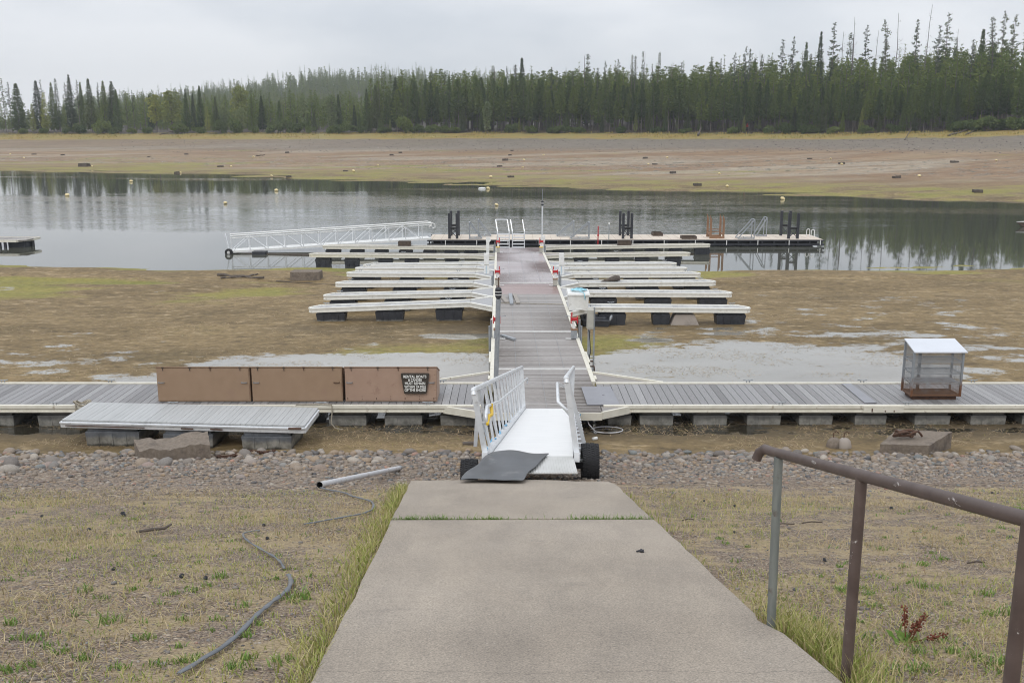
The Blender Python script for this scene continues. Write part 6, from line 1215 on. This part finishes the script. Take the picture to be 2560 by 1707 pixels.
# understorey bushes along the bank
BS = []
for i, (px_, w_, h_) in enumerate([(60, 3, 1.6), (110, 3, 1.8), (170, 3, 2), (200, 5, 3.2), (250, 6, 4), (285, 4, 2.4), (330, 3, 1.7), (370, 4, 2), (455, 5, 2.8), (500, 4, 2), (550, 4, 4), (590, 5, 4.5), (640, 3, 2), (680, 4, 2.4), (715, 4, 4), (745, 4, 3), (770, 3, 2), (830, 4, 2.4), (860, 6, 2.8), (905, 3, 1.8), (960, 4, 1.6), (1015, 5, 5), (1048, 3, 2.4), (1078, 4, 2.4), (1112, 4, 1.9), (1140, 4, 1.6), (1270, 3, 2.2), (1284, 3, 2.6), (1330, 3, 1.9), (1380, 3, 1.7), (1400, 4, 2), (1430, 3, 1.7), (1450, 3, 1.6), (1550, 3, 1.9), (1640, 3, 1.6), (1710, 3, 1.3), (1830, 3, 1.6), (1918, 3, 2), (1963, 4, 2.6), (2010, 3, 2.2), (2035, 3, 1.7), (2080, 3, 1.8), (2160, 4, 1.7), (2235, 3, 2), (2400, 4, 2.2), (2430, 4, 2.6), (2462, 5, 3), (2490, 5, 2.8), (2525, 5, 2.6), (2560, 5, 2.6)]):
    y = float(np.interp(px_, PXS, Y4T)) - .5 + 1.2 * random.random(); q = aty(px_, 332, y); r = tree('bush', q.x, y, h_, w_ / h_ * .62, 'green leafy bush at the foot of the far forest, %s' % nth(i, 50) if False else '', group='bushes at the foot of the far forest', cat='bush')
    near = 'under the left stand of spruces' if px_ < 330 else 'below the yellow-green trees' if px_ < 540 else 'around the biggest round crowned tree' if px_ < 800 else 'at the left foot of the forest wall' if px_ < 1150 else 'right of the pale aspen' if px_ < 1700 else 'near the person in red' if px_ < 2200 else 'behind the pale fallen logs'
    r['label'] = 'green leafy bush ' + near
# ---- everything behind, one mass
rg = np.random.default_rng(5); SP = []
lowp = [conifer(700 + s, .2, .145, .85, 22, 6, 2, .075, .15) for s in range(4)] + [conifer(720 + s, .12, .085, .95, 26, 5, 1, .05, -.25) for s in range(2)]
lowt = tubes_np([([(0, 0, -.03), (0, 0, .5), (0, 0, .95)], [.009, .006, .002])], 4)
VV = []; FF = []; nv = 0; TV = []; TF = []; ntv = 0
def scatter(n, p0, p1, d0, d1, h0, h1, spire=.15, bias=1.0):
    global nv, ntv
    for _ in range(n):
        px_ = p0 + (p1 - p0) * rg.random(); y4 = float(np.interp(px_, PXS, Y4T)); y = (y4 if d0 < 300 else 0) + d0 + (d1 - d0) * rg.random() ** bias; x = (px_ - CX) / F * (y * .9776 + 1.3); z = tz(x, y); h = h0 + (h1 - h0) * rg.random()
        k = 4 + rg.integers(2) if rg.random() < spire else rg.integers(4)
        if k >= 4: h *= 1.12
        V, Fq = lowp[k]; a = rg.random() * 6.28; c, s = math.cos(a), math.sin(a); wx = .85 + .4 * rg.random()
        W_ = np.stack([(V[:, 0] * c - V[:, 1] * s) * h * wx + x, (V[:, 0] * s + V[:, 1] * c) * h * wx + y, V[:, 2] * h + z], 1); VV.append(W_); FF.append(Fq + nv); nv += len(W_)
        T = lowt[0] * h + np.array([x, y, z]); TV.append(T); TF.append(lowt[1] + ntv); ntv += len(T)
scatter(330, 930, 2680, 14, 40, 13, 18, .06); scatter(420, 1000, 2700, 36, 75, 13, 19, .12); scatter(420, 1300, 2750, 70, 125, 13, 19, .15); scatter(90, -60, 300, 10, 60, 5, 10, .1); scatter(90, 280, 900, 20, 120, 8, 14, .15)
scatter(1900, 160, 1750, 780, 1080, 14, 24, .35, .8); scatter(800, 200, 1300, 560, 800, 12, 20, .25); scatter(460, 270, 980, 50, 260, 9, 14, .2); scatter(170, -80, 960, 4, 70, 2.2, 6, 0); scatter(200, 940, 2680, 3, 30, 1.5, 5, 0)
fm = npmesh('forest', np.concatenate(VV), np.concatenate(FF), MAT['needle']); fo = link('forest', fm); tag(fo, 'dense conifer forest filling the slopes behind the shore trees', 'forest', kind='stuff')
tm_ = npmesh('forest_trunks', np.concatenate(TV), np.concatenate(TF), MAT['bark'], True); to = link('trunks', tm_, fo); to['kind'] = 'stuff'

# ------------------------------------------------------------------ stones
def ico(sub):
    import bmesh
    bm = bmesh.new(); bmesh.ops.create_icosphere(bm, subdivisions=sub, radius=1); bm.verts.ensure_lookup_table(); V = np.array([v.co[:] for v in bm.verts]); Fc = np.array([[v.index for v in f.verts] for f in bm.faces]); bm.free(); return V, Fc
I1, I2 = ico(1), ico(2)
def stone_shape(rg, base):
    V = base[0].copy(); d = rg.normal(size=(4, 3)); amp = rg.normal(size=4) * .16
    for a, k in zip(amp, d): V *= (1 + a * np.tanh(V @ k))[:, None]
    return V * np.array([1, .62 + .3 * rg.random(), .42 + .25 * rg.random()]), base[1]
rg = np.random.default_rng(21); shapes = [stone_shape(rg, I2) for _ in range(10)]; small = [stone_shape(rg, I1) for _ in range(8)]
cobm = [npmesh('cobblestone', v, f, MAT['stone'], True) for v, f in shapes]
def cob(x, y, s, label, group, k=None, sx=1.):
    o = link('cobblestone', cobm[k if k is not None else random.randrange(10)]); o.location = (x, y, tz(x, y) + s * .22); o.scale = (s * sx, s, s); o.rotation_euler = (random.uniform(-.3, .3), random.uniform(-.3, .3), random.random() * 6.28); return tag(o, label, 'stone', group)
for px_, py, s, k, sx, lb in ((602, 1196, .115, 3, 1.1, 'dark grey egg shaped stone on the fine pebbles left of the pipe'), (300, 1112, .13, 1, 1.1, 'lone flat stone on the mud before the grey raft'), (408, 1162, .23, 2, 1.0, 'large flat cobble leaning on the broken concrete block'), (470, 1158, .16, 4, 1.0, 'brown rounded cobble at the right foot of the broken block'), (40, 1167, .27, 5, 1.2, 'long grey boulder among the cobbles at the far left'), (25, 1180, .22, 6, 1.0, 'dark boulder below the long grey one at far left'), (130, 1156, .24, 7, 1.0, 'pale grey boulder in the left cobbles'), (975, 1156, .15, 8, .9, 'dark reddish upright stone near the path end'), (918, 1156, .14, 9, .9, 'dark brown stone left of the reddish upright one'), (285, 1463, .03, 0, 1, 'small pale stone in the grass at left'), (1885, 1150, .2, 1, 1.2, 'angular grey stone behind the handrail corner'), (1912, 1152, .14, 2, 1, 'pinkish round cobble beside the galvanised post'), (2540, 1125, .17, 3, 1.2, 'blue-grey cobble at the far right shore')):
    q = hit(px_, py); cob(q.x, q.y, s * .8, lb, 'cobbles along the mud edge', k, sx)
PATHC = lambda x, y: (x > -1.35) & (x < 1.45)
n_ = 0
while n_ < 250:
    px_ = random.uniform(-60, 2620); y = 21.0 - abs(random.gauss(0, 1.3)) * (1.3 if px_ < 1100 else 1.0); x = (px_ - CX) / F * (y * .98 + 1.5)
    if -.8 < x < 1.4 and y < 14: continue
    if -.55 < x < 1.35 and y > 15: continue
    s = random.uniform(.05, .125) * random.uniform(.75, 1.3) * (1.2 if px_ < 900 else .95)
    if 300 < px_ < 560 and 18.4 < y < 20.6: continue
    n_ += 1
    side = 'left of the gangway' if x < 0 else 'right of the gangway'
    cob(x, y, s, 'rounded river cobble in the band along the mud edge ' + side, 'cobbles along the mud edge')
def stone_mass(n, ypick, spick, name, label, sh, wide=1.0):
    VV = []; FF = []; nv = 0; X = np.empty(n); Y = np.empty(n); S = np.empty(n); c = 0
    while c < n:
        y = ypick(); x = rg.uniform(-.56, .56) * (y + 2.5) * wide
        if (y < 11.5 and -1.3 < x < 1.45) : continue
        X[c] = x; Y[c] = y; S[c] = spick(y); c += 1
    Z = terr(X, Y)
    for i in range(n):
        V, Fc = sh[rg.integers(len(sh))]; a = rg.random() * 6.28; co, si = math.cos(a), math.sin(a); s = S[i]
        VV.append(np.stack([(V[:, 0] * co - V[:, 1] * si) * s + X[i], (V[:, 0] * si + V[:, 1] * co) * s + Y[i], V[:, 2] * s + Z[i] + s * .15], 1)); FF.append(Fc + nv); nv += len(V)
    o = link(name, npmesh(name, np.concatenate(VV), np.concatenate(FF), MAT['stone'], True)); return tag(o, label, 'pebbles', kind='stuff')
def yp():
    while True:
        y = rg.uniform(10.3, 21.2)
        if rg.random() < np.interp(y, [10.3, 12, 16, 20.5, 21.2], [.25, .7, 1, 1, .3]): return y
stone_mass(9500, yp, lambda y: float(np.interp(y, [10, 14, 18, 21], [.016, .028, .045, .062])) * rg.uniform(.55, 1.6), 'pebbles', 'beach of mixed pebbles between the dry grass and the mud', small)
stone_mass(9000, lambda: rg.uniform(3.6, 11.5), lambda y: rg.uniform(.005, .0135) * (1.9 if rg.random() < .04 else 1), 'gravel', 'fine loose gravel strewn over the grassy bank', small)
# ------------------------------------------------------------------ grass
def blades(name, X, Y, hgt, lean, wd, mat, label, seed, zoff=0, rise=None):
    rg = np.random.default_rng(seed); n = len(X); Z = terr(X, Y) + zoff; a = rg.random(n) * 6.283; dx, dy = np.cos(a), np.sin(a); l = lean * (.4 + rg.random(n)); h = hgt * (.55 + .7 * rg.random(n)); w_ = wd * (.7 + .6 * rg.random(n))
    b2 = rg.random(n) * 6.283; sx, sy = np.cos(b2) * w_, np.sin(b2) * w_
    p0 = np.stack([X - sx, Y - sy, Z - .005], 1); p1 = np.stack([X + sx, Y + sy, Z - .005], 1)
    m = np.stack([X + dx * l * .35, Y + dy * l * .35, Z + h * .62], 1); p2 = m + np.stack([sx, sy, 0 * sx], 1) * .7; p3 = m - np.stack([sx, sy, 0 * sx], 1) * .7
    t = np.stack([X + dx * l, Y + dy * l, Z + h], 1); t2 = t + np.stack([sx, sy, 0 * sx], 1) * .12
    V = np.stack([p0, p1, p2, p3, t2, t], 1).reshape(-1, 3); k = np.arange(n)[:, None] * 6
    Fq = np.concatenate([k + np.array([0, 1, 2, 3]), k + np.array([3, 2, 4, 5])], 1).reshape(-1, 4)
    o = link(name, npmesh(name, V, Fq, mat)); return tag(o, label, 'grass', kind='stuff')
rg = np.random.default_rng(33); GX = []; GY = []; GH = []; GL = []
def add(x, y, h, l): GX.append(x); GY.append(y); GH.append(h); GL.append(l)
# fringe along the left path edge (lush) and right edge (thinner, tall by the post)
for _ in range(4600):
    y = rg.uniform(3.4, 11.1); d = abs(rg.normal()) * (.10 if y > 9.5 else .13); k = fbm(np.array([y * 1.3]), np.array([d * 3]), 55)[0]
    if rg.random() > .35 + 1.2 * (k - .3): continue
    add(lx(y) - .015 - d, y, .085 * np.exp(-d * 2.5) + .025, .05)
for _ in range(1500):
    y = rg.uniform(3.2, 11.0); d = abs(rg.normal()) * .12; k = fbm(np.array([y * 1.1 + 9]), np.array([d * 3]), 57)[0]
    if rg.random() > .1 + 1.6 * (k - .42): continue
    add((rx(y) if y > 5.4 else 1.47 + (5.2 - y) * .05) + .01 + d, y, .06 * np.exp(-d * 2) + .025, .03)
for _ in range(1500):
    y = rg.normal(4.75, .55); d = abs(rg.normal()) * .13
    if y < 3.2 or y > 5.5: continue
    add((1.45 if y > 5 else 1.53) + .02 + d, y, .15 * rg.uniform(.5, 1.1), .06)
JX = []; JY = []; JH = []
for _ in range(900):
    t = rg.random(); u = rg.choice([.06, .13, .2, .31, .38, .72, .80, .88, .95]) + rg.normal() * .03 if rg.random() < .8 else t
    JX.append(lx(8.6) + (rx(8.6) - lx(8.6)) * min(max(u, .0), 1)); JY.append(8.572 + rg.normal() * .012); JH.append(rg.uniform(.015, .06))
blades('joint_grass', np.array(JX), np.array(JY), np.array(JH), np.array(JH) * .9, .003, MAT['weed'], 'little green tufts growing in the joint between the path slabs', 14, .07)
# green tufts on the bank
TU = [(210, 1480, 1), (255, 1500, .7), (330, 1478, .6), (425, 1490, .7), (480, 1482, .7), (555, 1447, 1), (520, 1465, .6), (190, 1540, .8), (270, 1558, 1.3), (455, 1550, .8), (540, 1553, .7), (30, 1565, .9), (90, 1600, .9), (50, 1605, .8), (150, 1640, .8), (115, 1625, .7), (215, 1655, 1), (80, 1665, .9), (30, 1680, 1), (300, 1678, .8), (395, 1670, .8), (460, 1660, .9), (590, 1672, 1), (615, 1593, .8), (642, 1565, .7), (750, 1497, 1.4), (610, 1520, .8), (690, 1450, .6), (450, 1620, .6), (350, 1600, .7), (305, 1340, .6), (388, 1390, .5), (345, 1355, .4), (620, 1648, .8), (700, 1660, 1.1), (1870, 1370, .5), (2200, 1375, .7), (2325, 1385, .6), (2290, 1330, .5), (2350, 1400, .8), (2310, 1415, .9), (2280, 1460, .7), (2315, 1470, 1), (2110, 1480, 1), (2095, 1478, .7), (2170, 1490, .8), (2185, 1520, .7), (2460, 1492, 1), (2525, 1540, 1.3), (2545, 1275, .9), (2180, 1600, .8), (2300, 1640, 1), (2390, 1640, 1), (2440, 1655, 1), (2310, 1685, 1.1), (2500, 1670, 1), (2240, 1680, .9), (2420, 1560, .6), (2040, 1560, .8), (1950, 1500, .7), (2470, 1540, .7), (2365, 1610, .7), (2260, 1420, .6), (2150, 1560, .6), (2210, 1345, .5), (1800, 1350, .6), (1760, 1300, .5), (2100, 1420, .6), (2400, 1350, .6), (2480, 1330, .6)]
# thin yellow-green cover in soft patches
PXg = []; PYg = []
while len(PXg) < 24000:
    n = 4000; y = rg.uniform(3.6, 11.0, n); x = rg.uniform(-.58, .58, n) * (y + 2.2); k = fbm(x * .55 + 40, y * .8, 91, 5); keep = (rg.random(n) < np.clip((k - .47) * 6, .02, .9)) & ~((x > -1.3) & (x < 1.5))
    PXg += list(x[keep]); PYg += list(y[keep])
PXg = np.array(PXg); PYg = np.array(PYg)
blades('short_grass', PXg, PYg, np.full(len(PXg), .034), np.full(len(PXg), .035), .0026, MAT['grass'], 'thin short yellow green grass in soft patches on the bank', 12)
WX = []; WY = []; WH = []
for px_, py, s in TU:
    q = hit(px_, py)
    for _ in range(int(34 * s)): WX.append(q.x + rg.normal() * .035 * s); WY.append(q.y + rg.normal() * .03 * s); WH.append(.05 * s * rg.uniform(.6, 1.2))
for _ in range(260):
    y = rg.uniform(3.6, 10); x = rg.uniform(-.58, .58) * (y + 2)
    if -1.3 < x < 1.55: continue
    for k in range(rg.integers(4, 16)): WX.append(x + rg.normal() * .025); WY.append(y + rg.normal() * .025); WH.append(.03 * rg.uniform(.5, 1.3))
blades('grass', np.array(GX), np.array(GY), np.array(GH), np.array(GL) * 1.3, .0032, MAT['grass'], 'long green and yellow grass along both edges of the concrete path', 1)
blades('weeds', np.array(WX), np.array(WY), np.array(WH), np.array(WH) * .7, .0042, MAT['weed'], 'small green weed tufts scattered over the gravel bank', 2)
SX = []; SY = []; SH = []
while len(SX) < 32000:
    n = 4000; y = rg.uniform(3.5, 11.2, n) ** 1.0; x = rg.uniform(-.58, .58, n) * (y + 2.2); k = fbm(x * .8, y * 1.1, 61, 5); keep = (rg.random(n) < np.clip((k - .42) * 5, .04, 1)) & ~((x > -1.25) & (x < 1.5)) & (rg.random(n) < np.interp(y, [3.5, 5, 8, 10, 11.2], [.5, .6, 1, .9, .25]))
    SX += list(x[keep]); SY += list(y[keep])
SX = np.array(SX); SY = np.array(SY); n = len(SX)
up = rg.random(n) < .3
blades('dry_grass', SX, SY, np.where(up, .055, .014), np.where(up, .05, .11), .0028, MAT['straw'], 'dry straw coloured grass matted over the gravel bank', 3)
# weed strands lying on the mud, tufts on the far bank, stones on the far slope
rg = np.random.default_rng(41); MX = []; MY = []
while len(MX) < 46000:
    n = 6000; y = 21.6 + 31 * rg.random(n) ** 1.25; x = rg.uniform(-.57, .57, n) * (y + 2); k = fbm(x * .5, y * .9, 71, 5); keep = rg.random(n) < np.clip((k - .45) * 7, 0, 1)
    MX += list(x[keep]); MY += list(y[keep])
MX = np.array(MX); MY = np.array(MY); n = len(MX)
blades('dead_water_weed', MX, MY, np.full(n, .022), np.full(n, .22), .007, MAT['mudweed'], 'brown and straw coloured water weed strands lying on the drained mud', 6)
n = 9000; pxs = rg.uniform(-80, 2640, n); yy = np.interp(pxs, PXS, Y4T) * (1 - .045 * rg.random(n) ** 1.4) + 1; xx = (pxs - CX) / F * (yy * .9776 + 1.3); k = fbm(xx * .12, yy * .2, 73, 4) > .47
blades('bank_grass', xx[k], yy[k], np.full(k.sum(), .42), np.full(k.sum(), .25), .07, MAT['bankgrass'], 'yellow and green grass tufts along the far bank', 7)
VV = []; FF = []; nv = 0
for _ in range(2600):
    px_ = rg.uniform(300, 2640); y4 = float(np.interp(px_, PXS, Y4T)); y = y4 * rg.uniform(.80, .955); x = (px_ - CX) / F * (y * .9776 + 1.3); s = rg.uniform(.05, .17); V, Fc = small[rg.integers(8)]; VV.append(V * s + np.array([x, y, tz(x, y) + s * .1])); FF.append(Fc + nv); nv += len(V)
o = link('shore_stones', npmesh('shore_stones', np.concatenate(VV), np.concatenate(FF), MAT['farstone'], True)); tag(o, 'grey stones littering the slope of the far bank', 'stones', kind='stuff')
# red-seeded dock plant
q = hit(2268, 1610); r = thing('weed_plant', q, 'leafy weed with rusty red seed stalks on the gravel behind the handrail', 'plant')
rg = np.random.default_rng(9); m_ = MB()
for k in range(26):
    a = rg.random() * 6.28; l = rg.uniform(.05, .11); d = Vector((math.cos(a), math.sin(a), rg.uniform(.3, 1.4))).normalized(); s = d.orthogonal().normalized() * .016; p = q + Vector((rg.normal() * .03, rg.normal() * .03, 0)); m_.add([p, p + d * l * .5 + s, p + d * l, p + d * l * .5 - s], [(0, 1, 2, 3)])
build(m_, 'leaves', MAT['weed'], r)
for dx, lz, tx in ((-.025, .21, -.01), (.035, .17, .05), (.05, .05, .16), (.01, .13, .03)):
    m_ = MB(); a, b_ = q + Vector((dx * .4, 0, 0)), q + Vector((dx + tx, 0, lz)); m_.tube([a, b_], .003, 5)
    for k in range(40):
        t = .4 + .6 * rg.random(); p = lerp(a, b_, t); d = Vector(rg.normal(size=3)).normalized(); m_.lathe([(.0, 0), (.007, .006), (0, .014)], p + d * .008, d, 5)
    build(m_, 'seed_stalk', MAT['weedred'], r)
# ------------------------------------------------------------------ haze
hm = bpy.data.materials.new('haze'); hm.use_nodes = True; t = hm.node_tree; t.nodes.clear()
o = N(t, 'ShaderNodeOutputMaterial'); pv = N(t, 'ShaderNodeVolumePrincipled'); pv.inputs['Color'].default_value = (.86, .9, .95, 1); pv.inputs['Density'].default_value = .00028; pv.inputs['Anisotropy'].default_value = .0
t.links.new(pv.outputs[0], o.inputs['Volume'])
m_ = MB(); m_.box(-1500, 1500, -60, 1200, -4, 75); hz = build(m_, 'haze', hm); tag(hz, 'thin damp air over the lake and far woods', 'haze', kind='stuff')
